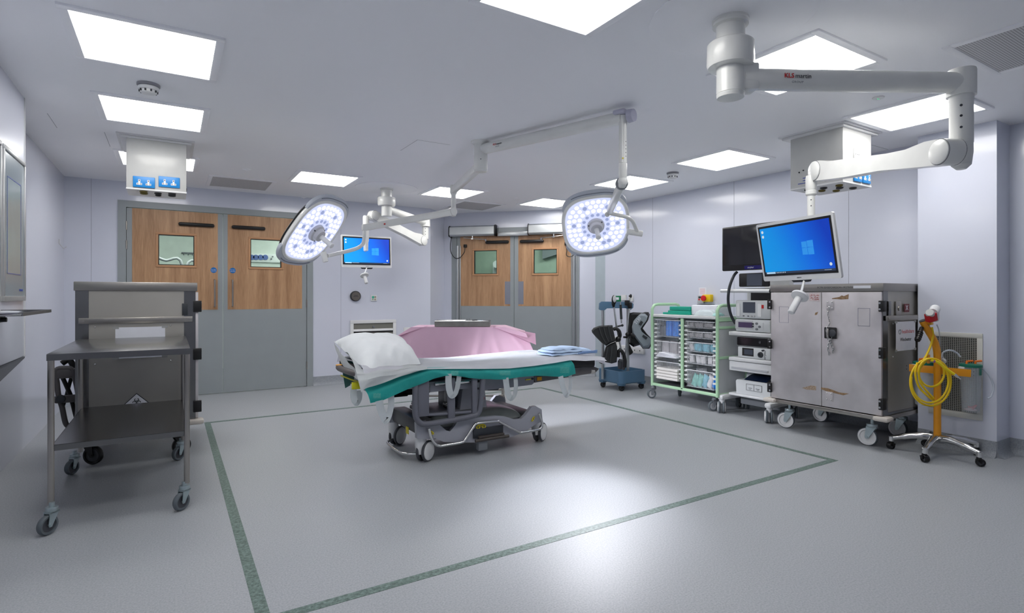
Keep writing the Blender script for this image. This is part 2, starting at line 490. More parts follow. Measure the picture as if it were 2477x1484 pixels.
# boxed bulkhead on the left wall, sloped underneath
XB = -0.82
b = MB(); b.prism([(XL, H), (XB, H), (XB, 0.805), (XL, 0.60)], 'y', YF, 4.79)
struct(b, 'wall_left_bulkhead', M_WALL, 'boxed-out wall unit with a sloping underside')
b = MB(); b.b2((XB - 0.006, 4.782, 0.80), (XB + 0.004, 4.796, H))
struct(b, 'trim_4', M_WHITE2, 'white corner trim of the boxed-out wall unit')
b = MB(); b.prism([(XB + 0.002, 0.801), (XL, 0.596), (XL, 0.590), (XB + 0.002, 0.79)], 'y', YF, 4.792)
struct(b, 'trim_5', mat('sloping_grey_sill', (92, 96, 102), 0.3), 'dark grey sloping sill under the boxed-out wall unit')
# ceiling hatches (thin joints)
b = MB()
for (x0, y0, x1, y1) in ((1.75, 4.35, 2.05, 4.353), (1.75, 4.35, 1.753, 4.75), (4.78, 2.45, 5.43, 2.453), (-0.75, 5.1, -0.747, 5.5), (-0.45, 5.45, -0.447, 5.95)):
    b.b2((x0, y0, H - 0.0008), (x1, y1, H + 0.002))
struct(b, 'trim_6', mat('ceiling_joint', (150, 154, 160), 0.6), 'fine joints of ceiling access hatches')

# ---------------------------------------------------------------- rooms seen through the door windows
M_COR = mat('corridor_wall', (214, 222, 214), 0.6)
b = MB(); b.b2((-1.6, 10.3, 0), (2.9, 10.42, H)); b.b2((-1.72, YB + 0.15, 0), (-1.6, 10.42, H)); b.b2((2.9, YB + 0.3, 0), (3.0, 10.42, H))
struct(b, 'wall_corridor', M_COR)
M_CORL = emit_mat('corridor_lamp', (250, 255, 250), CORRIDOR_STRENGTH)
cl = None
for i, (x, y) in enumerate(((0.0, 9.0), (1.3, 9.0), (2.2, 9.75))):
    t = thing('corridor_light', (x, y, H), 'flat ceiling lamp of the corridor behind the wooden double doors', 'ceiling light', 'lamps of the corridor beyond the doors')
    MB().box((x, y, H - 0.006), (0.62, 0.62, 0.012)).build('frame', M_WHITE2, t)
    MB().box((x, y, H - 0.014), (0.56, 0.56, 0.006)).build('diffuser', M_CORL, t)
# white strip board with four blue discs
t = thing('notice_board', (1.9, 10.28, 1.6), 'white board strip on the corridor wall seen through the right door window', 'board')
p0, p1 = at(604, 616, y=10.27), at(700, 634, y=10.27)
MB().b2((p0.x - 0.1, 10.27, p1.z - 0.02), (p1.x + 0.2, 10.3, p0.z + 0.02), 0.004).build('board', mat('board_white', (226, 230, 228), 0.4), t)
M_DISC = mat('blue_disc', (92, 112, 168), 0.5)
for i, u in enumerate((609, 619.2, 630.7, 642)):
    c = at(u, 623, y=10.25)
    o = MB().cyl((c.x, 10.268, c.z), (c.x, 10.258, c.z), 0.045, seg=28).build('blue_disc', M_DISC)
    tag(o, ('leftmost, half hidden', 'second from left', 'third from left', 'rightmost')[i] + ' of four blue discs on the white corridor board', 'disc', 'blue discs behind the door window')
for u, v in ((656.5, 627), (659.5, 621.5)):
    c = at(u, v, y=10.26)
    o = MB().cyl((c.x, 10.27, c.z), (c.x, 10.25, c.z), 0.012, seg=14).build('push_button', M_GREYPL)
    tag(o, 'small grey button on the corridor board, ' + ('lower' if v > 625 else 'upper') + ' of two', 'button', 'grey buttons on the corridor board')
# coat hooks and chair backs behind the left window
c = at(460, 614, y=10.27)
b = MB(); b.b2((c.x - 0.12, 10.27, c.z), (c.x + 0.12, 10.3, c.z + 0.02))
for k in range(4): b.tube([(c.x - 0.09 + 0.06 * k, 10.28, c.z), (c.x - 0.09 + 0.06 * k, 10.24, c.z - 0.03), (c.x - 0.09 + 0.06 * k, 10.22, c.z)], 0.005, 6)
tag(b.build('coat_rack', M_GREYPL), 'small coat hook rack on the wall seen through the left door window', 'coat rack')
for i, (u, v) in enumerate(((402, 634), (466, 640))):
    c = at(u, v, y=9.3) if i == 0 else at(u, v, y=9.3) + Vector((0.12, 0, 0))
    t = thing('corridor_chair', (c.x, 9.3, 0), ('grey curved chair back low in the left door window' if i == 0 else 'grey chair back at the right edge of the left door window'), 'chair', 'chairs behind the door window')
    b = MB(); b.tube([(c.x - 0.2, 9.3, 0.45), (c.x - 0.2, 9.3, c.z - 0.06), (c.x, 9.32, c.z + 0.02), (c.x + 0.2, 9.3, c.z - 0.06), (c.x + 0.2, 9.3, 0.45)], 0.02, 10, smooth=5)
    b.build('backrest', M_LGREY, t)
    MB().box((c.x, 9.52, 0.45), (0.44, 0.44, 0.05), 0.02).build('seat', M_GREYPL, t)
    for sx in (-0.18, 0.18):
        for y in (9.33, 9.7): MB().cyl((c.x + sx, y, 0), (c.x + sx, y, 0.44), 0.012).build('leg', M_GREYPL, t)
# scrub room behind the diagonal doors
b = MB(DG); b.b2((-0.3, 2.2, 0), (2.9, 2.32, H)); b.b2((-0.42, 0.25, 0), (-0.3, 2.32, H)); b.b2((2.9, 0.15, 0), (3.0, 2.32, H))
struct(b, 'wall_scrub', mat('scrub_wall', (150, 162, 152), 0.5))
t = thing('corridor_light', tuple(dg(1.9, 1.3, H)), 'flat lamp over the scrub room behind the far double doors, nearer its right end', 'ceiling light')
MB(DG).box((1.9, 1.3, H - 0.006), (0.62, 0.62, 0.012)).build('frame', M_WHITE2, t)
t3 = thing('corridor_light', tuple(dg(0.5, 1.2, H)), 'added fill lamp brightening the left end of the scrub room', 'ceiling light')  # extra lamp, added to brighten what the far left door window shows
MB(DG).box((0.5, 1.2, H - 0.006), (0.62, 0.62, 0.012)).build('frame', M_WHITE2, t3)
MB(DG).box((0.5, 1.2, H - 0.014), (0.56, 0.56, 0.006)).build('diffuser', emit_mat('scrub_fill_left', (240, 255, 245), 16.0), t3)
MB(DG).box((1.9, 1.3, H - 0.014), (0.56, 0.56, 0.006)).build('diffuser', emit_mat('scrub_lamp', (240, 255, 245), 22.0), t)
b = MB(DG); b.b2((-0.2, 2.0, 1.0), (1.4, 2.2, 1.55), 0.01)
tag(b.build('scrub_cabinet', mat('pale_green_cabinet', (176, 190, 184), 0.4)), 'pale cabinet in the room behind the far left door window', 'cabinet')
b = MB(DG); b.prism([(1.2, 1.9), (2.7, 2.35), (2.7, 2.5), (1.2, 2.1)], 'y', 2.1, 2.2)
tag(b.build('duct', M_GREYPL), 'grey slanting duct seen through the far right door window', 'duct')
b = MB(DG); b.cyl((0.35, 1.9, 1.80), (0.35, 1.98, 1.80), 0.07); b.box((0.35, 2.1, 1.72), (0.22, 0.18, 0.26), 0.02)
tag(b.build('soap_dispenser', M_LGREY), 'pale dispenser behind the far left door window', 'dispenser')

# ---------------------------------------------------------------- doors
def leaf(T, x0, x1, z1, wood_x0, wood_x1, wood_z0, win, parent, yf=-0.0):
    """door leaf from x0..x1 in the frame T (y = out of the room); win = (x0, x1, z0, z1) of the glass"""
    wx0, wx1, wz0, wz1 = win
    th = 0.044
    b = MB(T)
    b.b2((x0, yf, 0.008), (x1, yf + th, wz0)); b.b2((x0, yf, wz1), (x1, yf + th, z1))
    b.b2((x0, yf, wz0), (wx0, yf + th, wz1)); b.b2((wx1, yf, wz0), (x1, yf + th, wz1))
    lf = b.build('door_leaf', M_WALLGREY, parent)
    b = MB(T); e = 0.0018
    b.b2((wood_x0, yf - e, wood_z0), (wood_x1, yf + 0.001, wz0)); b.b2((wood_x0, yf - e, wz1), (wood_x1, yf + 0.001, z1))
    b.b2((wood_x0, yf - e, wz0), (wx0, yf + 0.001, wz1)); b.b2((wx1, yf - e, wz0), (wood_x1, yf + 0.001, wz1))
    b.build('wood_panel', M_WOOD, lf)
    b = MB(T); g = 0.026
    for (a, c, d, f) in ((wx0 - g, wx1 + g, wz1, wz1 + g), (wx0 - g, wx1 + g, wz0 - g, wz0), (wx0 - g, wx0, wz0, wz1), (wx1, wx1 + g, wz0, wz1)):
        b.b2((a, yf - 0.012, d), (c, yf + th + 0.01, f), 0.003)
    b.build('window_bead', M_WOODT, lf)
    b = MB(T); g = 0.008
    for (a, c, d, f) in ((wx0, wx1, wz1 - g, wz1), (wx0, wx1, wz0, wz0 + g), (wx0, wx0 + g, wz0, wz1), (wx1 - g, wx1, wz0, wz1)):
        b.b2((a, yf - 0.002, d), (c, yf + th, f))
    b.build('window_gasket', M_BLACK, lf)
    MB(T).b2((wx0 + 0.002, yf + 0.018, wz0 + 0.002), (wx1 - 0.002, yf + 0.024, wz1 - 0.002)).build('window_pane', M_GLASS, lf)
    return lf
def door_frame(T, x0, x1, z1, jx0, jx1, jz, parent):
    b = MB(T)
    b.b2((x0, -0.012, 0), (jx0, 0.15, z1)); b.b2((jx1, -0.012, 0), (x1, 0.15, z1)); b.b2((jx0, -0.012, jz), (jx1, 0.15, z1))
    b.b2((jx0, 0.05, 0), (jx0 + 0.02, 0.15, jz)); b.b2((jx1 - 0.02, 0.05, 0), (jx1, 0.15, jz))
    b.build('door_frame', M_WALLGREY, parent)
def closer(T, x0, x1, z0, z1, parent):
    MB(T).b2((x0, -0.045, z0), (x1, -0.001, z1), 0.02).build('closer_bar', M_BLACK, parent)
d1 = thing('door_1', (0.55, YB, 0), kind='structure'); d1['label'] = 'pair of oak and grey doors with two glass windows'
T1 = Matrix.Translation((0, YB, 0))
door_frame(T1, DX0, DX1, DZ, -0.432, 1.536, 2.212, d1)
L1 = leaf(T1, -0.428, 0.547, 2.205, -0.376, 0.492, 1.03, (-0.123, 0.241, 1.562, 1.918), d1)
L2 = leaf(T1, 0.553, 1.532, 2.205, 0.600, 1.475, 1.03, (0.856, 1.219, 1.562, 1.918), d1)
closer(T1, 0.076, 0.456, 2.030, 2.075, L1); closer(T1, 0.641, 1.028, 2.030, 2.075, L2)
for L, x in ((L1, 0.456), (L2, 0.651)):
    b = MB(); b.tube([(x, YB, 1.07), (x, YB - 0.06, 1.07), (x, YB - 0.06, 1.395), (x, YB, 1.395)], 0.010, 10)
    b.build('pull_handle', M_STEEL, L)
for L, x in ((L1, 0.447), (L2, 0.655)):
    MB().cyl((x, YB, 1.513), (x, YB - 0.004, 1.513), 0.034, seg=28).build('keep_shut_sign', M_BLUESIGN, L)
    text('Fire door', 0.014, frame3((x, YB - 0.0045, 1.521), (1, 0, 0), (0, 0, 1)), M_PAPER, 'sign_lettering', L)
    text('keep shut', 0.014, frame3((x, YB - 0.0045, 1.504), (1, 0, 0), (0, 0, 1)), M_PAPER, 'sign_lettering', L)
for L, x, zs in ((L1, -0.43, (2.0, 1.78, 0.28)), (L2, 1.534, (2.0, 1.1, 0.28))):
    for z in zs: MB().cyl((x, YB - 0.008, z - 0.05), (x, YB - 0.008, z + 0.05), 0.009, seg=12).build('hinge', M_STEEL, L)

d2 = thing('door_2', tuple(dg(1.14, 0, 0)), kind='structure'); d2['label'] = 'pair of oak doors in the diagonal corner wall with automatic openers'
door_frame(DG, D2A, D2B, D2Z, 0.215, 2.065, 2.18, d2)
K1 = leaf(DG, 0.219, 1.138, 2.175, 0.272, 1.080, 1.041, (0.500, 0.868, 1.539, 1.905), d2)
K2 = leaf(DG, 1.144, 2.060, 2.175, 1.208, 2.018, 1.041, (1.448, 1.804, 1.539, 1.905), d2)
closer(DG, 0.688, 1.065, 2.005, 2.055, K1); closer(DG, 1.235, 1.608, 2.005, 2.055, K2)
M_PUSH = mat('push_plate', (136, 140, 152), 0.4, metal=0.3)
MB(DG).b2((0.995, -0.004, 1.07), (1.080, 0, 1.42)).build('push_plate', M_PUSH, K1)
MB(DG).b2((1.208, -0.004, 1.07), (1.290, 0, 1.42)).build('push_plate', M_PUSH, K2)
for K, x in ((K1, 0.238), (K2, 2.062)):
    b = MB(DG); b.cyl((x, -0.03, 0.12), (x, -0.03, 1.985), 0.022, seg=16); b.b2((x + 0.03, -0.02, 0.12), (x + 0.045, -0.001, 1.985))
    b.build('finger_guard', M_ALU, K)
for K, (x0, x1) in ((K1, (0.131, 0.874)), (K2, (1.39, 2.14))):
    o = thing('door_opener', tuple(dg((x0 + x1) / 2, -0.02, 2.12)), 'silver automatic opener box over the far ' + ('left' if K is K1 else 'right') + ' door', 'door opener', 'automatic openers over the far doors')
    b = MB(DG); b.prism([(-0.012, 2.285), (-0.09, 2.285), (-0.12, 2.265), (-0.125, 2.15), (-0.10, 2.125), (-0.012, 2.125)], 'x', x0, x1 - 0.02)
    b.build('housing', M_ALU, o)
    for xe in ((x0 - 0.012, x0), (x1 - 0.02, x1)):
        b = MB(DG); b.prism([(-0.012, 2.292), (-0.095, 2.292), (-0.127, 2.27), (-0.132, 2.145), (-0.105, 2.118), (-0.012, 2.118)], 'x', xe[0], xe[1])
        b.build('end_cap', M_BLACK, o)
    s_ = 1 if K is K1 else -1
    xa = x0 + 0.37 if K is K1 else x1 - 0.37
    b = MB(DG); b.cyl((xa, -0.09, 2.13), (xa, -0.09, 2.085), 0.013, seg=12)
    b.box((xa, -0.09, 2.08), (0.03, 0.03, 0.02))
    b.tube([(xa - s_ * 0.14, -0.10, 2.10), (xa, -0.09, 2.085), (xa + s_ * 0.2, -0.05, 2.07)], 0.007, 8)
    b.cyl((xa + s_ * 0.2, -0.05, 2.08), (xa + s_ * 0.2, -0.04, 2.045), 0.014, seg=12)
    b.build('opener_arm', M_CHROME, o)
    # power lead
    xs = 0.145 if K is K1 else 2.10
    xe = 0.36 if K is K1 else 1.95
    pts = [dg(xs, -0.06, 2.12), dg(xs - 0.02 * s_, -0.05, 2.0), dg(xs - 0.01 * s_, -0.05, 1.88), dg(xs + 0.06 * s_, -0.05, 1.79), dg(xs + 0.14 * s_, -0.05, 1.80), dg(xe - 0.01 * s_, -0.04, 1.88), dg(xe, -0.03, 1.96)]
    b = MB(); b.tube(pts, 0.006, 8, smooth=5); b.cyl(dg(xs, -0.06, 2.13), dg(xs, -0.06, 2.10), 0.014, seg=10)
    b.build('power_lead', M_BLACK, o)
    MB(DG).box((xe, -0.02, 1.98), (0.05, 0.035, 0.05), 0.006).build('junction_box', M_BLACK, o)
b = MB(DG); b.b2((0.90, -0.03, 2.18), (1.37, -0.012, 2.25)); b.build('header_cover', M_WALLGREY, d2)
o = MB(DG).b2((0.894, -0.07, 2.115), (1.372, -0.012, 2.18), 0.004).build('door_sensor', M_ALU)
tag(o, 'long silver motion sensor between the two door openers', 'sensor')
# ================================================================ CEILING THINGS
WHERE = {(0, 0): 'out over the near left corner, past the frame', (0, 1): 'largest at the top left, nearest of the left row', (0, 2): 'second of the left row, just beyond the smoke detector',
         (0, 3): 'hidden partly behind the left socket pendant', (1, 3): 'over the double wooden doors, between vent and ceiling disc', (2, 3): 'behind the left surgical light arm',
         (3, 3): 'far one beside the round surgical light head', (3, 2): 'right beside the far smoke detector', (3, 1): 'alone before the right wall',
         (3, 0): 'crossed by the upright tube of the big monitor arm', (2, 0): 'crossed by the branded horizontal arm', (1, 0): 'cut off by the top edge of the photo'}
GX, GY = (-0.1, 1.45, 3.015, 4.5), (1.85, 3.475, 4.715, 6.34)
proto = None
for (i, j), txt in WHERE.items():
    x, y = GX[i], GY[j]
    if proto is None:
        proto = thing('ceiling_light', (x, y, H), None, 'ceiling light', 'square lit ceiling panels')
        b = MB()
        for (a, c, d, f) in ((-0.335, -0.335, 0.335, -0.295), (-0.335, 0.295, 0.335, 0.335), (-0.335, -0.295, -0.295, 0.295), (0.295, -0.295, 0.335, 0.295)):
            b.b2((x + a, y + c, H - 0.012), (x + d, y + f, H + 0.004), 0.003)
        b.build('frame', M_CEIL, proto)
        MB().box((x, y, H - 0.004), (0.59, 0.59, 0.006)).build('diffuser', M_PANEL, proto)
        o = proto
    else:
        o = copy_tree(proto); o.location = (x, y, H)
    o['label'] = 'bright square ceiling light panel, ' + txt

M_PERF = grid_mat('perforated_ceiling', (92, 92, 94), (206, 206, 208), 0.012, 0.5, (0, 1))
for x, y, s_, lab in ((0.69, 7.12, 0.3, 'perforated square ceiling vent above the wooden double doors'), (3.73, 7.12, 0.3, 'perforated ceiling vent before the far corner doors'), (3.78, 0.96, 0.3, 'large perforated ceiling vent at the top right corner')):
    t = thing('ceiling_vent', (x, y, H), lab, 'vent', 'perforated ceiling vents')
    b = MB()
    for (a, c, d, f) in ((-0.34, -0.34, 0.34, -0.3), (-0.34, 0.3, 0.34, 0.34), (-0.34, -0.3, -0.3, 0.3), (0.3, -0.3, 0.34, 0.3)):
        b.b2((x + a, y + c, H - 0.008), (x + d, y + f, H + 0.004), 0.003)
    b.build('frame', M_CEIL, t)
    MB().box((x, y, H - 0.002), (0.6, 0.6, 0.004)).build('grille', M_PERF, t)
for x, y, lab in ((-0.116, 4.075, 'white smoke detector between the two nearest left light panels'), (4.512, 4.103, 'white smoke detector between two right light panels')):
    t = thing('smoke_detector', (x, y, H), lab, 'smoke detector', 'smoke detectors')
    MB().lathe([(0, 0), (0.062, 0), (0.062, -0.012), (0.05, -0.016), (0, -0.016)], (x, y, H)).build('base', mat('detector_base', (150, 150, 156), 0.4), t)
    MB().lathe([(0.048, -0.014), (0.056, -0.02), (0.054, -0.036), (0.046, -0.04), (0.044, -0.052), (0.034, -0.060), (0, -0.062)], (x, y, H)).build('cover', M_WHITE2, t)
    b = MB()
    for k in range(10):
        a = 2 * pi * k / 10; b.box((x + 0.047 * cos(a), y + 0.047 * sin(a), H - 0.046), (0.008, 0.008, 0.012), rot=a)
    b.build('chamber_slots', M_INK, t)
p = at(2125, 236, z=H)
t = thing('ceiling_sensor', tuple(p), 'small round ceiling sensor with tiny green lights', 'sensor')
MB().lathe([(0, 0), (0.035, 0), (0.033, -0.006), (0, -0.01)], p).build('base', M_WHITE2, t)
b = MB()
for k in range(3): b.sph((p.x - 0.008 + 0.008 * k, p.y + 0.004 * (k % 2), p.z - 0.009), 0.0028, 8)
b.build('indicator', emit_mat('green_indicator', (60, 220, 150), 1.5), t)
for i, (u, v) in enumerate(((597, 410), (735, 477), (1250, 480))):
    p = at(u, v, z=H)
    o = MB().lathe([(0, 0), (0.04, 0), (0.038, -0.005), (0.012, -0.012), (0, -0.02)], p).build('ceiling_rose', M_CEIL)
    tag(o, ('small flat ceiling disc left of the far vent', 'small flat ceiling disc near the wooden doors', 'small flat ceiling disc before the far corner doors')[i], 'ceiling disc', 'tiny flat discs in the ceiling')

# ---------------------------------------------------------------- socket pendants
def socket_plate(M, parent, w=0.146, h=0.086):
    """blue double socket outlet on the surface frame M (x along, y up, z out)"""
    b = MB(M); b.box((0, 0, 0.006), (w, h, 0.012), 0.004); pl = b.build('socket_outlet', M_BLUE, parent)
    for sx in (-0.032, 0.03):
        b = MB(M); b.prism([(sx - 0.019, -0.0255), (sx + 0.019, -0.0255), (sx + 0.019, -0.010), (sx + 0.007, -0.010), (sx + 0.007, 0.019), (sx - 0.007, 0.019), (sx - 0.007, -0.010), (sx - 0.019, -0.010)], 'z', 0.0115, 0.0138)
        b.build('socket_face', M_WHITE2, pl)
    for sx in (-0.032, 0.03):
        b = MB(M); b.box((sx, 0.010, 0.0142), (0.006, 0.010, 0.001)); b.box((sx - 0.011, -0.018, 0.0140), (0.008, 0.005, 0.001)); b.box((sx + 0.011, -0.018, 0.0140), (0.008, 0.005, 0.001)); b.build('socket_hole', M_INK, pl)
    return pl
def pendant(x0, x1, y0, y1, z0, plate, label, face):
    cx, cy = (x0 + x1) / 2, (y0 + y1) / 2
    t = thing('socket_pendant', (cx, cy, H), label, 'socket pendant', 'white socket pendants')
    MB().b2((x0, y0, z0 + 0.002), (x1, y1, H - 0.028), 0.004).build('body', M_WHITE, t)
    px0, px1, py0, py1 = plate
    b = MB(); b.b2((px0, py0, H - 0.012), (px1, py1, H)); b.b2((px0 + 0.02, py0 + 0.02, H - 0.03), (px1 - 0.02, py1 - 0.02, H - 0.012), 0.004)
    b.build('ceiling_plate', M_WHITE2, t)
    MB().b2((x0 - 0.001, y0 - 0.001, z0), (x1 + 0.001, y1 + 0.001, z0 + 0.012)).build('bottom_plate', M_WHITE2, t)
    return t
lp = pendant(-0.304, 0.113, 5.41, 5.755, 2.06, (-0.37, 0.172, 5.375, 6.0), 'white ceiling socket pendant with two blue double sockets, on the left', 'y')
for u in (348.5, 409.5):
    p = at(u, 441.5, y=5.41)
    socket_plate(frame3(p, (1, 0, 0), (0, 0, 1)), lp, 0.15, 0.088)
def ports(t, pts, z, dark=True):
    for i, (x, y, r, m) in enumerate(pts):
        MB().lathe([(0, 0.001), (r, 0.001), (r, -0.010), (r * 0.8, -0.012), (r * 0.75, -0.004), (0, -0.004)], (x, y, z), seg=20).build('gas_port', m, t)
M_BRASS = mat('brass_port', (120, 108, 60), 0.35, metal=0.7)
M_PORTD = mat('dark_port', (60, 60, 62), 0.4)
ports(lp, [(-0.19, 5.47, 0.028, M_BRASS), (-0.19, 5.56, 0.028, M_BRASS), (-0.09, 5.50, 0.026, M_PORTD), (-0.09, 5.60, 0.022, M_BLACK), (0.01, 5.47, 0.028, M_PORTD), (0.01, 5.56, 0.028, M_PORTD)], 2.06)
MB().b2((0.113, 5.47, 2.09), (0.118, 5.50, 2.115)).build('side_catch', M_INK, lp)

rp = pendant(4.30, 4.715, 2.25, 2.665, 2.057, (4.25, 4.80, 2.21, 2.74), 'white ceiling socket pendant on the right, crossed by the sprung monitor arm', 'x')
for cx in (4.50, 4.63):
    socket_plate(frame3((cx, 2.25, 2.125), (1, 0, 0), (0, 0, 1)), rp, 0.115, 0.096)
o = MB().box((4.49, 2.245, 2.29), (0.086, 0.010, 0.086), 0.003).build('data_outlet', M_WHITE2, rp)
b = MB()
for k in range(3): b.cyl((4.465 + 0.022 * k, 2.2405, 2.285), (4.465 + 0.022 * k, 2.239, 2.285), 0.004, seg=10)
b.build('outlet_hole', M_INK, o)
ports(rp, [(x, y, 0.026, m) for x, y, m in ((4.40, 2.33, M_BRASS), (4.40, 2.45, M_PORTD), (4.50, 2.38, M_PORTD), (4.50, 2.52, M_BRASS), (4.60, 2.33, M_PORTD), (4.60, 2.46, M_BRASS), (4.37, 2.56, M_BLACK))], 2.057)
b = MB()
for z, y0 in ((2.135, 2.56), (2.115, 2.56), (2.095, 2.60)): b.b2((4.2985, y0, z), (4.30, y0 - 0.09, z + 0.006))
b.build('blue_label_lines', mat('label_blue', (70, 90, 170), 0.5), rp)
b = MB()
for y, z in ((2.59, 2.19), (2.555, 2.20), (2.51, 2.19)): b.cyl((4.30, y, z), (4.296, y, z), 0.006, seg=10)
b.build('screw', M_INK, rp)
MB().cyl((4.30, 2.50, 2.11), (4.285, 2.50, 2.11), 0.016, seg=16).build('cable_gland', M_BRASS, rp)

# ================================================================ ARMS
M_ARM = mat('arm_enamel', (226, 227, 224), 0.3, coat=0.3)
M_SEAM = mat('arm_joint_line', (120, 122, 126), 0.5)
def maker_mark(c, xdir, ydir, size, parent):
    """the maker's lettering seen on the arms: KLS martin GROUP"""
    M = frame3(c, xdir, ydir); x = Vector(xdir).normalized(); y = Vector(ydir).normalized()
    text('KLS', size, frame3(Vector(c) - x * size * 0.95, xdir, ydir), M_RED, 'brand_lettering', parent, 'CENTER', bold=size * 0.02)
    text('martin', size, frame3(Vector(c) + x * size * 1.35, xdir, ydir), M_INK, 'brand_lettering', parent, 'CENTER')
    text('GROUP', size * 0.5, frame3(Vector(c) - y * size * 0.95 + x * size * 0.4, xdir, ydir), M_GREYPL, 'brand_lettering', parent, 'CENTER', spacing=1.2)
def screws(parent, pts, r=0.004, d=None):
    for p, n in pts:
        p, n = Vector(p), Vector(n).normalized()
        MB().cyl(p - n * 0.002, p + n * 0.0015, r, seg=10).build('screw', M_INK, parent)
TOCAM = lambda p: (Vector((0, 0, EYE)) - Vector(p)).normalized()
def horiz(p):
    v = Vector((0, 0, 0)) - Vector((p[0], p[1], 0)); v.z = 0
    return v.normalized()
def flush_ring(c, r_out, parent, name='ceiling_cover'):
    b = MB(); b.lathe([(0, 0.0), (r_out, 0.0), (r_out, -0.006), (r_out - 0.01, -0.008), (0, -0.008)], (c[0], c[1], H), seg=64)
    return b.build(name, M_CEIL, parent)

def spring_arm(p, q, r0, r1, parent, name='spring_arm', belly=True):
    """tapering sprung arm with a round joint cap at both ends; p and q are the joint centres"""
    p, q = Vector(p), Vector(q); d = (q - p); L = d.length; d.normalize()
    side = d.cross(Vector((0, 0, 1))).normalized(); up = side.cross(d).normalized()
    M = frame3(p, d, up)        # x along the arm, y up, z sideways
    b = MB(M)
    prof = [(0, r0), (0.03 * L, r0), (0.10 * L, r0 * 0.98), (0.22 * L, r0 * 0.62), (0.35 * L, r0 * 0.56), (0.7 * L, r1 * 0.66), (0.86 * L, r1 * 0.72), (0.95 * L, r1 * 0.95), (L, r1)]
    low = [(L, -r1), (0.93 * L, -r1 * 0.98), (0.7 * L, -r1 * 0.98), (0.4 * L, -r0 * 0.85), (0.1 * L, -r0 * 0.98), (0, -r0)]
    ends0 = [(-r0 * cos(a), r0 * sin(a)) for a in [radians(k) for k in range(-80, 81, 16)]]
    ends1 = [(L + r1 * cos(a), r1 * sin(a)) for a in [radians(k) for k in range(80, -81, -16)]]
    poly = ends0 + prof[1:-1] + ends1 + low[1:-1]
    b.prism(poly, 'z', -r1 * 0.62, r1 * 0.62)
    es = [e for e in b.bm.edges if len(e.link_faces) == 2 and e.calc_face_angle(0) > 1.2]
    bmesh.ops.bevel(b.bm, geom=es, offset=r1 * 0.22, segments=3, affect='EDGES', profile=0.5)
    a = b.build(name, M_ARM, parent)
    for c, r in ((0, r0), (L, r1)):
        bb = MB(M)
        for s_ in (-1, 1):
            bb.lathe([(r * 0.97, 0), (r * 0.95, 0.006), (r * 0.8, 0.012), (0.0, 0.016)], (c, 0, s_ * r1 * 0.62), (0, 0, s_), 28)
        bb.build('joint_cap', M_ARM, a)
        bb = MB(M)
        for s_ in (-1, 1): bb.tube([(c + r * 0.99 * cos(2 * pi * k / 32), r * 0.99 * sin(2 * pi * k / 32), s_ * (r1 * 0.62 + 0.001)) for k in range(32)], 0.0016, 5, closed=True)
        bb.build('joint_line', M_SEAM, a)
    return a, M

# ---- big monitor arm, near right
c = Vector((2.233, 1.679, 0))
ma = thing('monitor_arm', (c.x, c.y, H), 'big white ceiling arm carrying the large blue-screened monitor at the right', 'monitor arm', 'ceiling monitor arms')
flush_ring(c, 0.37, ma)
b = MB(); b.lathe([(0, 0), (0.082, 0), (0.082, -0.012), (0.078, -0.016), (0.08, -0.03), (0.064, -0.034), (0.064, -0.13), (0, -0.13)], (c.x, c.y, H - 0.006), seg=48)
b.build('ceiling_flange', M_ARM, ma)
b = MB(); b.lathe([(0, 0), (0.095, 0), (0.104, -0.008), (0.106, -0.10), (0.10, -0.115), (0.07, -0.12), (0, -0.12)], (c.x, c.y, 2.385), seg=48)
b.build('bearing_collar', M_ARM, ma)
b = MB(); b.lathe([(0, 0), (0.062, 0), (0.063, -0.125), (0.061, -0.127), (0.063, -0.13), (0.06, -0.145), (0, -0.15)], (c.x, c.y, 2.272), seg=40)
b.build('swivel_housing', M_ARM, ma)
e1 = Vector((3.275, 1.156, 2.235))
s0 = Vector((c.x, c.y, 2.215))
ax = (e1 - s0); ax.z = 0; ax.normalize()
b = MB(); b.box(s0 + ax * 0.075 + Vector((0, 0, 0.005)), (0.09, 0.09, 0.125), 0.01, rot=math.atan2(ax.y, ax.x)); b.build('arm_socket', M_ARM, ma)
b = MB(); b.tube([s0 + ax * 0.05, lerp(s0, e1, 0.5), e1], 0.05, 20); ar = b.build('horizontal_arm', M_ARM, ma)
tc = horiz(lerp(s0, e1, 0.25)); 
_n = Vector((ax.y, -ax.x, 0)); _n = _n if _n.dot(horiz(e1)) > 0 else -_n
maker_mark(lerp(s0, e1, 0.245) + _n * 0.0525, ax, (0, 0, 1), 0.030, ar)
b = MB(); b.lathe([(0, 0.062), (0.058, 0.062), (0.06, 0.055), (0.06, -0.065), (0.0, -0.065)], e1, seg=40); b.build('elbow_housing', M_ARM, ma)
b = MB(); b.lathe([(0.05, 0), (0.05, -0.025), (0.048, -0.028), (0.048, -0.235), (0.0, -0.235)], (e1.x, e1.y, e1.z - 0.06), seg=36); dt = b.build('drop_tube', M_ARM, ma)
hz = horiz(e1)
sd = (hz + _R * -0.55).normalized()
screws(dt, [(Vector((e1.x, e1.y, z)) + hz * 0.0475, hz) for z in (2.115, 2.065, 2.01)], 0.006)
j0 = at(2292, 368, d=2.66); j1 = at(1984, 414, d=3.68)
b = MB(); b.lathe([(0, 0.0), (0.046, 0.0), (0.047, -0.07), (0.04, -0.13), (0.02, -0.15), (0, -0.15)], (e1.x, e1.y, 1.965), seg=32)
b.box(lerp(Vector((e1.x, e1.y, 1.88)), j0, 0.5), (0.09, 0.06, 0.12), 0.03, rot=math.atan2(j0.y - e1.y, j0.x - e1.x)); b.build('elbow_yoke', M_ARM, ma)
sa, SM = spring_arm(j0, j1, 0.062, 0.066, ma)
jd = at(1962, 440, d=3.72)
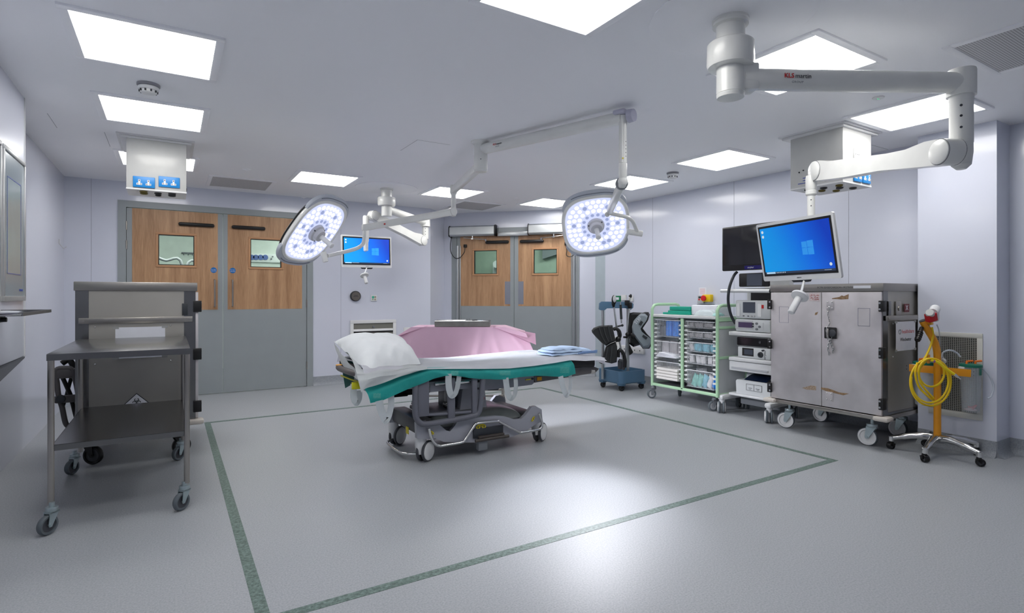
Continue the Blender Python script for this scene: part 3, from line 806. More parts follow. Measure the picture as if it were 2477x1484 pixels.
b = MB(); b.lathe([(0, 0.05), (0.03, 0.05), (0.034, 0.03), (0.034, -0.045), (0.032, -0.05), (0.034, -0.052), (0.034, -0.075), (0.026, -0.085), (0, -0.085)], (jd.x, jd.y, 1.955), seg=28)
b.box(lerp(Vector((jd.x, jd.y, 1.99)), j1, 0.5), (0.05, 0.04, 0.07), 0.015); b.build('end_swivel', M_ARM, ma)
b = MB(); b.cyl((jd.x, jd.y, 1.88), (jd.x, jd.y, 1.50), 0.024, seg=24); tb = b.build('monitor_tube', M_ARM, ma)
screws(tb, [(Vector((jd.x, jd.y, z)) + horiz(jd) * 0.0235, horiz(jd)) for z in (1.84, 1.80)], 0.004)

def windows_desktop(M, w, h, z, parent, strength):
    """a blue desktop with the lit window emblem and the taskbar"""
    m = bpy.data.materials.new('desktop_glow'); m.use_nodes = True; nt = m.node_tree; b = nt.nodes['Principled BSDF']
    tc = nt.nodes.new('ShaderNodeTexCoord'); mp = nt.nodes.new('ShaderNodeMapping')
    nt.links.new(tc.outputs['UV'], mp.inputs['Vector'])
    sp = nt.nodes.new('ShaderNodeSeparateXYZ'); nt.links.new(mp.outputs['Vector'], sp.inputs[0])
    def math_(op, a, b_):
        n = nt.nodes.new('ShaderNodeMath'); n.operation = op
        for k, v in ((0, a), (1, b_)):
            if isinstance(v, (int, float)): n.inputs[k].default_value = v
            elif v is not None: nt.links.new(v, n.inputs[k])
        return n.outputs[0]
    # distance from the emblem, stretched to the left
    dx = math_('MULTIPLY', math_('SUBTRACT', sp.outputs[0], 0.70), 0.55)
    dy = math_('MULTIPLY', math_('SUBTRACT', sp.outputs[1], 0.42), 0.55)
    g = math_('ADD', math_('MULTIPLY', sp.outputs[0], 0.9), math_('MULTIPLY', sp.outputs[1], 0.22))
    r = nt.nodes.new('ShaderNodeValToRGB'); e = r.color_ramp.elements
    e[0].position = 0.0; e[0].color = (*lin((0, 146, 222)), 1)
    e[1].position = 1.05 if False else 1.0; e[1].color = (*lin((0, 52, 178)), 1)
    k = e.new(0.35); k.color = (*lin((0, 134, 220)), 1)
    k = e.new(0.70); k.color = (*lin((0, 96, 214)), 1)
    nt.links.new(g, r.inputs['Fac'])
    n = nt.nodes.new('ShaderNodeTexNoise'); n.inputs['Scale'].default_value = 1.6; nt.links.new(mp.outputs['Vector'], n.inputs['Vector'])
    nt.links.new(r.outputs['Color'], b.inputs['Emission Color'])
    b.inputs['Base Color'].default_value = (0.0, 0.01, 0.03, 1); b.inputs['Roughness'].default_value = 0.25
    b.inputs['Emission Strength'].default_value = strength
    me = bpy.data.meshes.new('screen')
    inv = wm(parent).inverted() @ M
    vs = [inv @ Vector(p) for p in ((-w / 2, -h / 2, z), (w / 2, -h / 2, z), (w / 2, h / 2, z), (-w / 2, h / 2, z))]
    me.from_pydata(vs, [], [(0, 1, 2, 3)]); uv = me.uv_layers.new(name='UVMap')
    for i_, c_ in enumerate(((0, 0), (1, 0), (1, 1), (0, 1))): uv.data[i_].uv = c_
    me.materials.append(m)
    sc = bpy.data.objects.new('screen', me); COL.objects.link(sc); sc.parent = parent
    mw = emit_mat('emblem_glow', (22, 138, 224), strength)
    b = MB(M)
    for (a, c_, d_, f) in ((0.062, -0.050, 0.106, -0.004), (0.109, -0.052, 0.160, -0.004), (0.062, -0.001, 0.106, 0.039), (0.109, -0.001, 0.160, 0.043)):
        s_ = w / 0.62
        b.prism([(a * s_, c_ * s_), (d_ * s_, c_ * s_ - 0.001), (d_ * s_, f * s_ + 0.001), (a * s_, f * s_)], 'z', z + 0.0003, z + 0.0006)
    b.build('window_emblem', mw, sc)
    MB(M).b2((-w / 2, -h / 2, z + 0.0002), (w / 2, -h / 2 + 0.045 * h, z + 0.0004)).build('task_bar', emit_mat('taskbar_glow', (24, 42, 70), strength), sc)
    MB(M).b2((-w / 2 + 0.02 * w, -h / 2 + 0.004 * h, z + 0.0005), (-w / 2 + 0.16 * w, -h / 2 + 0.041 * h, z + 0.0007)).build('search_box', emit_mat('search_glow', (170, 205, 230), strength), sc)
    b = MB(M)
    for k in range(6): b.b2((-w / 2 + (0.18 + 0.025 * k) * w, -h / 2 + 0.012 * h, z + 0.0005), (-w / 2 + (0.19 + 0.025 * k) * w, -h / 2 + 0.034 * h, z + 0.0007))
    b.b2((w / 2 - 0.14 * w, -h / 2 + 0.02 * h, z + 0.0005), (w / 2 - 0.05 * w, -h / 2 + 0.026 * h, z + 0.0007))
    for px, py in ((-0.46, 0.42), (-0.46, 0.32), (0.45, -0.37)): b.cyl((px * w, py * h, z + 0.0004), (px * w, py * h, z + 0.0008), 0.011 * w / 0.62, seg=14)
    b.build('desktop_icon', emit_mat('icon_glow', (200, 214, 222), strength), sc)
    return sc
def monitor(M, w, h, parent, sx=0.92, strength=1.0, brand='BARCO'):
    b = MB(M); b.prism(rrect(w, h, 0.014), 'z', -0.016, 0.0); es = [e for e in b.bm.edges if len(e.link_faces) == 2 and e.calc_face_angle(0) > 1.2]
    bmesh.ops.bevel(b.bm, geom=es, offset=0.005, segments=2, affect='EDGES')
    b.box((0, 0.0, -0.035), (w * 0.84, h * 0.8, 0.045), 0.012)
    mo = b.build('monitor', M_WHITE2, parent)
    bz, bb = w * 0.025, h * 0.085
    MB(M).b2((-w / 2 + bz, -h / 2 + bb, 0.0), (w / 2 - bz, h / 2 - bz * 1.2, 0.0012)).build('bezel', M_BLACK, mo)
    off = (bb - bz * 1.2) / 2
    M2 = M @ Matrix.Translation((0, off, 0))
    sc = windows_desktop(M2, w - 2 * bz - 0.03, h - bb - bz * 1.2 - 0.03, 0.0018, mo, strength)
    text(brand, 0.011, M @ Matrix.Translation((0, -h / 2 + bb * 0.45, 0.0006)), M_INK, 'brand_lettering', mo)
    b = MB(M); b.prism([(-0.075, -h / 2), (0.075, -h / 2), (0.06, -h / 2 - 0.016), (-0.06, -h / 2 - 0.016)], 'z', -0.03, -0.005)
    b.build('underside_handle_mount', M_INK, mo)
    return mo
# big monitor: pose from the four corners of its case
P = [Vector(v) for v in ((3.561, 2.463, 1.705), (3.396, 1.834, 1.709), (3.463, 1.823, 1.307), (3.629, 2.452, 1.303))]
xd = (P[1] - P[0]).normalized(); yd = (P[0] - P[3]).normalized(); cen = sum(P, Vector()) / 4
MM = frame3(cen, xd, yd)
mo = monitor(MM, 0.65, 0.408, ma, strength=1.0)
b = MB(MM); b.box((0.0, 0.05, -0.065), (0.12, 0.2, 0.04), 0.01); b.build('monitor_bracket', M_ARM, ma)
tubebase = Vector((jd.x, jd.y, 1.50)); mc = MM @ Vector((0, 0.05, -0.08))
b = MB(); b.tube([tubebase + Vector((0, 0, 0.04)), tubebase, mc], 0.022, 14); b.build('tilt_link', M_ARM, ma)
hb = MM @ Vector((0.02, -0.408 / 2 - 0.004, -0.02)); h1 = at(1935, 716, d=3.55); h2 = at(1913, 757, d=3.5)
def sterile_handle(stem_from, hub, tip, parent, r=0.018, disc=0.05):
    d_ = (tip - hub).normalized()
    b = MB(); b.tube([stem_from, hub - d_ * 0.01], 0.008, 10)
    b.build('handle_stem', M_ARM, parent)
    b = MB(); b.lathe([(0, -0.015), (disc * 0.6, -0.012), (disc, -0.004), (disc, 0.008), (disc * 0.8, 0.013), (r, 0.018), (r, (tip - hub).length - 0.006), (r * 0.8, (tip - hub).length), (0, (tip - hub).length)], hub, d_, 28)
    return b.build('grip_handle', M_WHITE2, parent)
sterile_handle(hb, h1, h2, mo, 0.021, 0.052)

# ---- far monitor arm at the back wall
c = Vector((2.218, 6.495, 0))
mb_ = thing('monitor_arm', (c.x, c.y, H), 'distant white ceiling arm carrying a blue-screened monitor before the back wall', 'monitor arm', 'ceiling monitor arms')
flush_ring(c, 0.37, mb_)
b = MB(); b.lathe([(0, 0), (0.078, 0), (0.078, -0.02), (0.066, -0.024), (0.064, -0.12), (0, -0.12)], (c.x, c.y, H - 0.006), seg=40); b.build('ceiling_flange', M_ARM, mb_)
b = MB(); b.lathe([(0, 0), (0.10, 0), (0.106, -0.008), (0.106, -0.085), (0.098, -0.10), (0, -0.10)], (c.x, c.y, 2.385), seg=40); b.build('bearing_collar', M_ARM, mb_)
b = MB(); b.lathe([(0, 0), (0.06, 0), (0.062, -0.125), (0.058, -0.13), (0, -0.13)], (c.x, c.y, 2.288), seg=32); b.build('swivel_housing', M_ARM, mb_)
e1 = at(1034, 541, d=6.15); s0 = Vector((c.x, c.y, 2.245))
e1.z = 2.02
e1 = at(1033, 545, d=6.1); zz = 2.235
e1 = Vector((e1.x, e1.y, 2.20)) if False else at(1029, 541, d=7.55)
a_ = (e1 - s0); a_.z = 0
e1h = Vector((e1.x, e1.y, 2.10))
b = MB(); b.tube([s0, lerp(s0, Vector((e1.x, e1.y, 2.20)), 0.5), Vector((e1.x, e1.y, 2.20))], 0.045, 16); ar = b.build('horizontal_arm', M_ARM, mb_)
n_ = a_.normalized(); maker_mark(lerp(s0, Vector((e1.x, e1.y, 2.20)), 0.28) + horiz(s0) * 0.05, n_ + Vector((0, 0, -0.1)), (0, 0, 1), 0.024, ar)
b = MB(); b.lathe([(0, 0.055), (0.064, 0.055), (0.066, -0.055), (0, -0.055)], (e1.x, e1.y, 2.195), seg=32)
b.lathe([(0.044, 0), (0.042, -0.17), (0, -0.16)], (e1.x, e1.y, 2.14), seg=24); dt = b.build('drop_tube', M_ARM, mb_)
screws(dt, [(Vector((e1.x, e1.y, z)) + horiz(e1) * 0.0425, horiz(e1)) for z in (2.11, 2.07, 2.03)], 0.005)
j0 = at(1021, 583, d=7.5); j1 = at(903, 522, d=6.72)
b = MB(); b.box(lerp(Vector((e1.x, e1.y, 1.96)), j0, 0.4), (0.07, 0.05, 0.10), 0.02); b.build('elbow_yoke', M_ARM, mb_)
spring_arm(j0, j1, 0.066, 0.060, mb_)
jt = at(885, 525, d=6.66)
b = MB(); b.lathe([(0, 0.06), (0.03, 0.06), (0.036, 0.04), (0.036, -0.24), (0.03, -0.26), (0.028, -0.36), (0, -0.36)], (jt.x, jt.y, 2.10), seg=24)
b.box(lerp(Vector((jt.x, jt.y, 2.12)), j1, 0.5), (0.06, 0.05, 0.07), 0.02); b.build('end_swivel', M_ARM, mb_)
P = [Vector(v) for v in ((1.714, 6.612, 1.915), (2.36, 6.686, 1.924), (2.339, 6.681, 1.553), (1.694, 6.607, 1.544))]
xd = (P[1] - P[0]).normalized(); yd = (P[0] - P[3]).normalized(); cen = sum(P, Vector()) / 4
MM = frame3(cen, xd, yd)
mo = monitor(MM, 0.64, 0.385, mb_, strength=1.5)
b = MB(MM); b.box((0.0, 0.0, -0.07), (0.12, 0.14, 0.05), 0.01); b.build('monitor_bracket', M_ARM, mb_)
mc = MM @ Vector((0, 0, -0.09)); b = MB(); b.tube([Vector((jt.x, jt.y, 1.76)), mc], 0.022, 12); b.build('tilt_link', M_ARM, mb_)
hb = MM @ Vector((0.0, -0.195, -0.02)); sterile_handle(hb, at(881.5, 666, d=6.55), at(886.5, 686, d=6.5), mo, 0.02, 0.05)

# ---- surgical light on the central mount
c = Vector((2.227, 4.125, 0))
sl = thing('surgical_light', (c.x, c.y, H), 'white ceiling surgical light with two lit heads on long arms', 'surgical light')
b = MB(); b.lathe([(0, 0), (0.085, 0), (0.082, -0.01), (0.06, -0.022), (0.056, -0.03), (0.056, -0.115), (0.058, -0.118), (0.058, -0.232), (0.056, -0.236), (0.058, -0.24), (0.05, -0.256), (0, -0.26)], (c.x, c.y, H), seg=40)
col = b.build('column', M_ARM, sl)
screws(col, [(Vector((c.x, c.y, 2.34)) + horiz(c) * 0.058, horiz(c))], 0.004)
e1 = Vector((2.635, 2.838, 2.42)); s0 = Vector((c.x, c.y, 2.432)); ax = (e1 - s0).normalized()
b = MB(); b.tube([s0 + ax * 0.03, e1 - ax * 0.0], 0.044, 18); ar = b.build('upper_arm', M_ARM, sl)
sdv = ax.cross(Vector((0, 0, 1))).normalized()
if sdv.dot(horiz(s0)) < 0: sdv = -sdv
pm = s0 + ax * 0.22 + sdv * 0.0465
maker_mark(pm + Vector((0, 0, 0.002)), ax, (0, 0, 1), 0.022, ar)
b = MB(); b.box(e1 + Vector((0, 0, 0.028)) , (0.09, 0.13, 0.03), 0.01, rot=math.atan2(ax.y, ax.x)); b.cyl(e1 + ax * 0.045, e1 + ax * 0.085, 0.046, 0.042, seg=24)
b.build('end_cap', mat('lilac_plastic', (186, 186, 204), 0.3), sl)
b = MB(); b.lathe([(0, 0.03), (0.034, 0.03), (0.034, 0.0), (0.027, -0.03), (0.027, -0.29), (0.025, -0.292), (0.028, -0.295), (0.028, -0.40), (0.022, -0.41), (0, -0.41)], (e1.x, e1.y, 2.40), seg=28)
dt = b.build('drop_tube', M_ARM, sl)
hz_ = (horiz(e1) * 0.75 + _R * 0.66).normalized()
screws(dt, [(Vector((e1.x, e1.y, z)) + hz_ * 0.0265, hz_) for z in (2.25, 2.225, 2.20, 2.175, 2.15)], 0.003)
MB().cyl(Vector((e1.x, e1.y, 2.135)) + horiz(e1) * 0.0268, Vector((e1.x, e1.y, 2.135)) + horiz(e1) * 0.0275, 0.006, seg=12).build('yellow_dot', mat('yellow_mark', (214, 200, 60), 0.5), dt)
j0 = Vector((e1.x, e1.y, 1.985)) ; j1 = at(1475, 510, d=4.62)
def straight_arm(p, q, w0, h0, w1, h1, parent, name='spring_arm'):
    p, q = Vector(p), Vector(q); d = q - p; M = frame3(p, d, Vector((0, 0, 1))); L = d.length
    b = MB(M)
    secs = [(-0.02, 0.8), (0.0, 1.0), (0.5 * L, 1.0), (L, 1.0), (L + 0.015, 0.8)]
    rings = []
    for x, k in secs:
        t = max(0, min(1, x / L)); w_, h_ = lerp(w0, w1, t) * k, lerp(h0, h1, t) * k
        rings.append([b.bm.verts.new(M @ Vector((x, py, pz))) for (pz, py) in rrect(w_, h_, min(w_, h_) * 0.3, 3)])
    for A, B in zip(rings, rings[1:]):
        for k in range(len(A)): b.bm.faces.new((A[k], A[(k + 1) % len(A)], B[(k + 1) % len(A)], B[k]))
    b.bm.faces.new(rings[0]); b.bm.faces.new(list(reversed(rings[-1])))
    return b.build(name, M_ARM, parent)
straight_arm(j0, j1, 0.05, 0.07, 0.05, 0.055, sl)
MB().sph(j0, 0.034, 20).build('elbow_joint', M_ARM, sl)
b = MB(); b.cyl(lerp(j0, j1, 0.06), lerp(j0, j1, 0.085), 0.044, seg=24); b.build('joint_band', M_GREYPL, sl)

def light_head(center, normal, upd, R, parent, w=1.0, h=1.0, power=100, seed=1, target=None, slot=False, cone=36):
    """rounded square lamp head; frame: z = light direction, y = up"""
    n = Vector(normal).normalized(); u = Vector(upd); u = (u - n * u.dot(n)).normalized(); x = u.cross(n)
    M = Matrix(((x.x, u.x, n.x, center[0]), (x.y, u.y, n.y, center[1]), (x.z, u.z, n.z, center[2]), (0, 0, 0, 1)))
    def outline(k, r=1.0, z=0.0, N=72, p=2.9):
        out = []
        for i in range(N):
            a = 2 * pi * i / N; c_, s_ = cos(a), sin(a)
            q = (abs(c_) ** p + abs(s_) ** p) ** (-1 / p)
            out.append(Vector((c_ * q * R * k * w, s_ * q * R * k * h, z)))
        return out
    def loft(b, rings, cap0=True, cap1=True):
        V = [[b.bm.verts.new(M @ p) for p in r] for r in rings]
        for A, B in zip(V, V[1:]):
            for k in range(len(A)): b.bm.faces.new((A[k], A[(k + 1) % len(A)], B[(k + 1) % len(A)], B[k]))
        if cap0: b.bm.faces.new(V[0])
        if cap1: b.bm.faces.new(list(reversed(V[-1])))
    b = MB(); loft(b, [outline(0.5, z=-0.075), outline(0.8, z=-0.065), outline(0.97, z=-0.03), outline(1.0, z=0.0), outline(0.985, z=0.012), outline(0.93, z=0.018), outline(0.90, z=0.010)], True, False)
    hd = b.build('light_head', M_ARM, parent)
    b = MB(); loft(b, [outline(0.905, z=0.006), outline(0.905, z=0.010)])
    b.build('reflector', emit_mat('lamp_reflector', (206, 214, 250), 1.05), hd)
    # individual lamp lenses in clusters
    rnd = random.Random(seed)
    on = MB(); off = MB()
    pts = []
    for ring, (k, N) in enumerate(((0.36, 14), (0.50, 19), (0.645, 25), (0.79, 31))):
        o = outline(k, N=N, p=2.5)
        for i, p_ in enumerate(o): pts.append((p_, ring, i, N))
    for p_, ring, i, N in pts:
        a = math.atan2(p_.y, p_.x)
        clu = (cos(a * 6 + 0.5) > 0.55) and ring in (2,)
        tgt = off if (ring == 0 or clu) else on
        r_ = R * (0.068 if ring else 0.055)
        q = Matrix.Translation((p_.x, p_.y, 0.010))
        xx = bmesh.ops.create_uvsphere(tgt.bm, u_segments=12, v_segments=6, radius=r_)
        bmesh.ops.transform(tgt.bm, matrix=M @ q @ Matrix.Diagonal((1, 1, 0.45, 1)), verts=xx['verts'])
    o = on.build('lit_lens', emit_mat('lamp_lens_lit', (250, 251, 255), 1.5), hd)
    o['kind'] = 'stuff'
    o = off.build('dim_lens', emit_mat('lamp_lens_dim', (176, 190, 240), 0.72), hd)
    o['kind'] = 'stuff'
    b = MB(M); b.lathe([(0.0, 0.0), (R * 0.27, 0.0), (R * 0.25, 0.022), (R * 0.2, 0.032), (R * 0.17, 0.06), (R * 0.10, 0.066), (0, 0.068)], (0, 0, 0.01), seg=40)
    b.build('central_hub', mat('lamp_hub_grey', (204, 204, 210), 0.4), hd)
    b = MB(M); b.lathe([(0.022, 0), (0.02, 0.02), (0.021, 0.10), (0.023, 0.125), (0.018, 0.13), (0, 0.13)], (0, 0, 0.075), seg=28)
    b.build('grip_handle', M_WHITE2, hd)
    b = MB(M)
    for k in range(3):
        a = 2 * pi * k / 3 + 0.7; b.cyl((R * 0.235 * cos(a), R * 0.235 * sin(a), 0.02), (R * 0.235 * cos(a), R * 0.235 * sin(a), 0.038), 0.006, seg=10)
    b.build('hub_screw', M_INK, hd)
    # two outer grip rails, top and bottom, each with a slot
    for s_ in (1, -1):
        b = MB()
        N = 30
        rows = []
        for i in range(N + 1):
            a = s_ * pi / 2 + lerp(-1.02, 1.02, i / N); c_, q_ = cos(a), sin(a)
            q = (abs(c_) ** 2.9 + abs(q_) ** 2.9) ** (-1 / 2.9)
            bul = 1.0 + 0.135 * (sin(pi * i / N) ** 0.45)
            rows.append([Vector((c_ * q * R * k_ * w, q_ * q * R * k_ * h, z_)) for k_, z_ in ((0.965, -0.02), (bul, -0.024), (bul + 0.004, -0.006), (bul - 0.01, 0.004), (0.985, 0.006))])
        V = [[b.bm.verts.new(M @ p) for p in r] for r in rows]
        for A, B in zip(V, V[1:]):
            for k in range(5): b.bm.faces.new((A[k], A[(k + 1) % 5], B[(k + 1) % 5], B[k]))
        b.bm.faces.new(V[0]); b.bm.faces.new(list(reversed(V[-1])))
        gr = b.build('grip_rail', mat('lamp_rail_grey', (182, 188, 198), 0.35), hd)
        b = MB(); pts_ = []
        for i in range(13):
            a = s_ * pi / 2 + lerp(-0.6, 0.6, i / 12); c_, q_ = cos(a), sin(a)
            q = (abs(c_) ** 2.9 + abs(q_) ** 2.9) ** (-1 / 2.9)
            pts_.append(M @ Vector((c_ * q * R * 1.06 * w, q_ * q * R * 1.06 * h, 0.003)))
        b.tube(pts_, 0.005, 8); b.build('rail_slot', mat('rail_slot_grey', (120, 126, 138), 0.4), gr)
    if slot:
        b = MB(); pts_ = []
        for i in range(15):
            a = pi + lerp(-0.62, 0.62, i / 14); c_, q_ = cos(a), sin(a)
            q = (abs(c_) ** 2.9 + abs(q_) ** 2.9) ** (-1 / 2.9)
            pts_.append(M @ Vector((c_ * q * R * 0.985 * w, q_ * q * R * 0.985 * h, -0.028)))
        b.tube(pts_, 0.007, 8); b.build('vent_slot', M_BLACK, hd)
    # the lamp's own beam
    L = bpy.data.lights.new('surgical_beam', 'SPOT'); L.energy = power; L.spot_size = radians(cone); L.spot_blend = 1.0; L.shadow_soft_size = 0.16; L.color = (0.93, 0.93, 1.0)
    lo = bpy.data.objects.new('surgical_beam', L); COL.objects.link(lo); lo.parent = hd
    pos = M @ Vector((0, 0, 0.24))
    d_ = (Vector(target) - pos) if target is not None else n
    q = d_.to_track_quat('-Z', 'Y').to_matrix().to_4x4()
    lo.matrix_basis = wm(hd).inverted() @ Matrix.Translation(pos) @ q
    return hd, M
RC_ = at(1441, 545, d=4.95)
nr = (-_F * 0.76 - _U * 0.62)
hdR, MR = light_head(RC_, nr, _U * 1.0 - _R * 0.12, 0.29, sl, 1.03, 1.05, SPOT_RIGHT, 3, at(1395, 1215, z=0))
# yoke of the right head
b = MB(); b.sph(at(1469, 519, d=4.66), 0.022, 14)
yr = at(1538, 563, d=4.95); ye = at(1554, 566, d=4.95); yi = at(1515, 560, d=4.95)
b.tube([at(1473, 516, d=4.66), at(1496, 521, d=4.68), at(1517, 526, d=4.74), at(1530, 536, d=4.82), at(1541, 560, d=4.94)], 0.0165, 12, smooth=5)
b.cyl(yi, ye, 0.027, seg=20, bev=0.004)
b.build('yoke', M_ARM, sl)
# second arm
e2 = at(1097, 463, d=5.7); e2.z = 2.285; s0 = Vector((c.x, c.y, 2.30))
straight_arm(s0 + (e2 - s0).normalized() * 0.04, e2, 0.06, 0.085, 0.055, 0.075, sl, 'lower_arm')
b = MB(); b.lathe([(0, 0.05), (0.03, 0.05), (0.036, 0.03), (0.036, -0.03), (0.026, -0.05), (0.0255, -0.17), (0.027, -0.172), (0.027, -0.22), (0, -0.22)], (e2.x, e2.y, 2.285), seg=24); b.build('drop_tube', M_ARM, sl)
j0 = at(1094, 513, d=5.68); j1 = at(882, 551, d=5.0)
straight_arm(j0, j1, 0.05, 0.072, 0.045, 0.060, sl)
b = MB(); d_ = (j1 - j0).normalized(); sd_ = d_.cross(_U).normalized(); b.cyl(j0 - sd_ * 0.032, j0 + sd_ * 0.032, 0.042, seg=24, bev=0.004); b.box(lerp(j0, Vector((e2.x, e2.y, j0.z)), 0.8), (0.05, 0.05, 0.09), 0.012)
b.build('elbow_joint', M_ARM, sl)
pr = lerp(j0, j1, 0.81)
MB().cyl(pr - sd_ * 0.034, pr + sd_ * 0.034, 0.007, seg=12).build('red_pin', M_RED, sl)
LC_ = at(762, 561, d=4.6)
nl = (_R * 0.75 - _U * 0.60 - _F * 0.20)
longd = (_R * 0.72 + _U * 0.68)
upl = Vector(nl).normalized().cross(longd.normalized())
hdL, ML = light_head(LC_, nl, longd - _F * 0.15, 0.29, sl, 1.03, 1.05, SPOT_LEFT, 5, Vector((2.38, 4.42, 0.77)), slot=True, cone=48)
b = MB(); b.box(j1, (0.05, 0.045, 0.06), 0.012)
b.tube([j1 + Vector((0, 0, -0.02)), at(881, 575, d=4.98), at(878, 590, d=4.95), at(866, 600, d=4.9), at(845, 607, d=4.85), at(815, 614, d=4.75), at(793, 619, d=4.68)], 0.0165, 12, smooth=5)
b.cyl(at(782, 611, d=4.66), at(788, 634, d=4.66), 0.026, 0.022, seg=18)
b.build('yoke', M_ARM, sl)
# ================================================================ WALL FITTINGS
# control panels on the bulkhead
M_SPANEL = mat('satin_panel', (150, 162, 170), 0.25, metal=0.35, var=(2, 0.03))
M_SILV = mat('silver_frame', (190, 192, 192), 0.3, metal=0.6)
for k, (y0, y1) in enumerate(((4.195, 4.746), (3.60, 4.150))):
    t = thing('display_unit', (XB, (y0 + y1) / 2, 1.17), ('tall grey wall panel with a blue-lined glass display, in a silver frame' if k == 0 else 'silver framed wall panel cut off by the left edge of the photo'), 'control panel', 'framed panels on the boxed-out wall unit')
    z0, z1 = 1.168, 2.066
    b = MB()
    for (a, c, d, f) in ((y0, y1, z0, z0 + 0.03), (y0, y1, z1 - 0.025, z1), (y0, y0 + 0.02, z0 + 0.03, z1 - 0.025), (y1 - 0.02, y1, z0 + 0.03, z1 - 0.025)):
        b.b2((XB, a, d), (XB + 0.016, c, f), 0.002)
    b.build('frame', M_SILV, t)
    MB().b2((XB, y0 + 0.02, z0 + 0.03), (XB + 0.008, y1 - 0.02, z1 - 0.025)).build('panel_plate', M_SPANEL, t)
    ya, yb_ = y0 + 0.10, y1 - 0.11
    za, zb = 1.33, 1.90
    MB().b2((XB + 0.008, ya, za), (XB + 0.0095, yb_, zb)).build('display_glass', mat('display_glass', (146, 160, 164), 0.12, spec=0.7, var=(3, 0.08)), t)
    b = MB()
    for (a, c, d, f) in ((ya, yb_, zb - 0.004, zb), (ya, yb_, za, za + 0.004), (ya, ya + 0.003, za, zb), (yb_ - 0.003, yb_, za, zb)):
        b.b2((XB + 0.0095, a, d), (XB + 0.0105, c, f))
    b.build('blue_outline', mat('outline_blue', (72, 84, 160), 0.4), t)
    if k == 0:
        text('SURGEON', 0.02, frame3((XB + 0.009, y1 - 0.10, 1.235), (0, 1, 0), (0, 0, 1)), mat('label_blue', (70, 90, 170), 0.5), 'panel_lettering', t)
# fold-down shelf with papers
t = thing('folding_shelf', (-0.72, 3.75, 1.06), 'thin steel shelf folded out from the boxed-out wall unit at left', 'shelf')
b = MB(); b.b2((XB + 0.002, 3.453, 1.103), (-0.60, 4.19, 1.107)); b.b2((-0.602, 3.453, 1.103), (-0.596, 4.19, 1.120)); b.b2((XB + 0.002, 4.184, 1.107), (-0.602, 4.19, 1.120))
b.build('tray', M_STEELD, t)
b = MB(); b.b2((XB, 3.62, 1.066), (-0.72, 3.78, 1.102), 0.005); b.cyl((-0.74, 3.7, 1.08), (-0.70, 3.7, 1.08), 0.012); b.build('clamp', M_BLACK, t)
b = MB(); b.b2((XB, 3.66, 0.93), (XB + 0.03, 3.70, 1.06), 0.004); b.build('bracket', M_GREYPL, t)
for k in range(3):
    b = MB(); b.grid(lambda u, v, k=k: (-0.80 + 0.13 * u, 3.52 + 0.42 * v + 0.02 * k, 1.1085 + 0.005 * k + 0.003 * sin(5 * u) * sin(4 * v) ** 2), 8, 8, 0.001)
    tag(b.build('paper_sheet', M_PAPER), ('lowest', 'middle', 'topmost')[k] + ' white sheet of paper on the steel wall shelf', 'paper', 'papers on the wall shelf')
# fittings on the back wall
yw = YB
p = at(859, 717, y=yw)
t = thing('call_disc', tuple(p), 'round bronze wall disc below the distant monitor', 'wall disc')
MB().lathe([(0, 0.0), (0.072, 0.0), (0.072, 0.03), (0.066, 0.036), (0, 0.036)], p, (0, -1, 0), 36).build('rim', M_INK, t)
MB().lathe([(0, 0.034), (0.062, 0.034), (0.060, 0.042), (0, 0.043)], p, (0, -1, 0), 36).build('face', mat('bronze_disc', (120, 116, 110), 0.35, metal=0.8), t)
b = MB(); [b.box((p.x, p.y - 0.0435, p.z + dz), (0.05 if dz > 0 else 0.07, 0.001, 0.006)) for dz in (0.010, -0.006)]; b.build('raised_marking', M_INK, t)
p = at(904, 721.5, y=yw)
t = thing('light_switch', tuple(p), 'small square wall plate with green and brown marks beside the bronze disc', 'wall plate')
MB().box((p.x, p.y - 0.008, p.z), (0.085, 0.016, 0.085), 0.004).build('plate', M_WHITE2, t)
for dx, dz, m in ((-0.015, 0.012, mat('mark_green', (60, 180, 150), 0.4)), (0.016, 0.014, mat('mark_olive', (140, 130, 110), 0.4)), (-0.018, -0.018, mat('mark_sage', (140, 170, 150), 0.4)), (0.015, -0.018, mat('mark_tan', (170, 150, 130), 0.4))):
    MB().cyl((p.x + dx, p.y - 0.016, p.z + dz), (p.x + dx, p.y - 0.018, p.z + dz), 0.012 if dz < 0 or dx > 0 else 0.017, seg=14).build('mark', m, t)
# low recessed grille behind the pillow
vx0, vx1, vz1, vz0 = 2.104, 2.76, 0.86, 0.24
t = thing('air_vent', ((vx0 + vx1) / 2, yw, vz0), 'white framed low wall vent with open slats behind the pillow', 'wall vent')
b = MB(); g = 0.045
for (a, c, d, f) in ((vx0, vx1, vz1 - g, vz1), (vx0, vx1, vz0, vz0 + g), (vx0, vx0 + g, vz0 + g, vz1 - g), (vx1 - g, vx1, vz0 + g, vz1 - g)):
    b.b2((a, yw - 0.02, d), (c, yw, f), 0.003)
b.build('frame', M_WHITE2, t)
MB().b2((vx0 + g, yw - 0.004, vz0 + g), (vx1 - g, yw - 0.001, vz1 - g)).build('back_plate', mat('vent_back_grey', (120, 120, 112), 0.6), t)  # plain mid-grey plate behind the slats
for k in range(5):
    z = vz1 - 0.155 - 0.105 * k
    if z < vz0 + 0.05: break
    b = MB(); b.prism([(yw - 0.018, z), (yw - 0.018, z + 0.012), (yw - 0.004, z + 0.03), (yw - 0.004, z + 0.015)], 'x', vx0 + g, vx1 - g); b.build('slat', M_WHITE2, t)
    MB().b2((vx0 + g, yw - 0.010, z - 0.02), (vx1 - g, yw - 0.004, z)).build('slat_gap', M_BLACK, t)
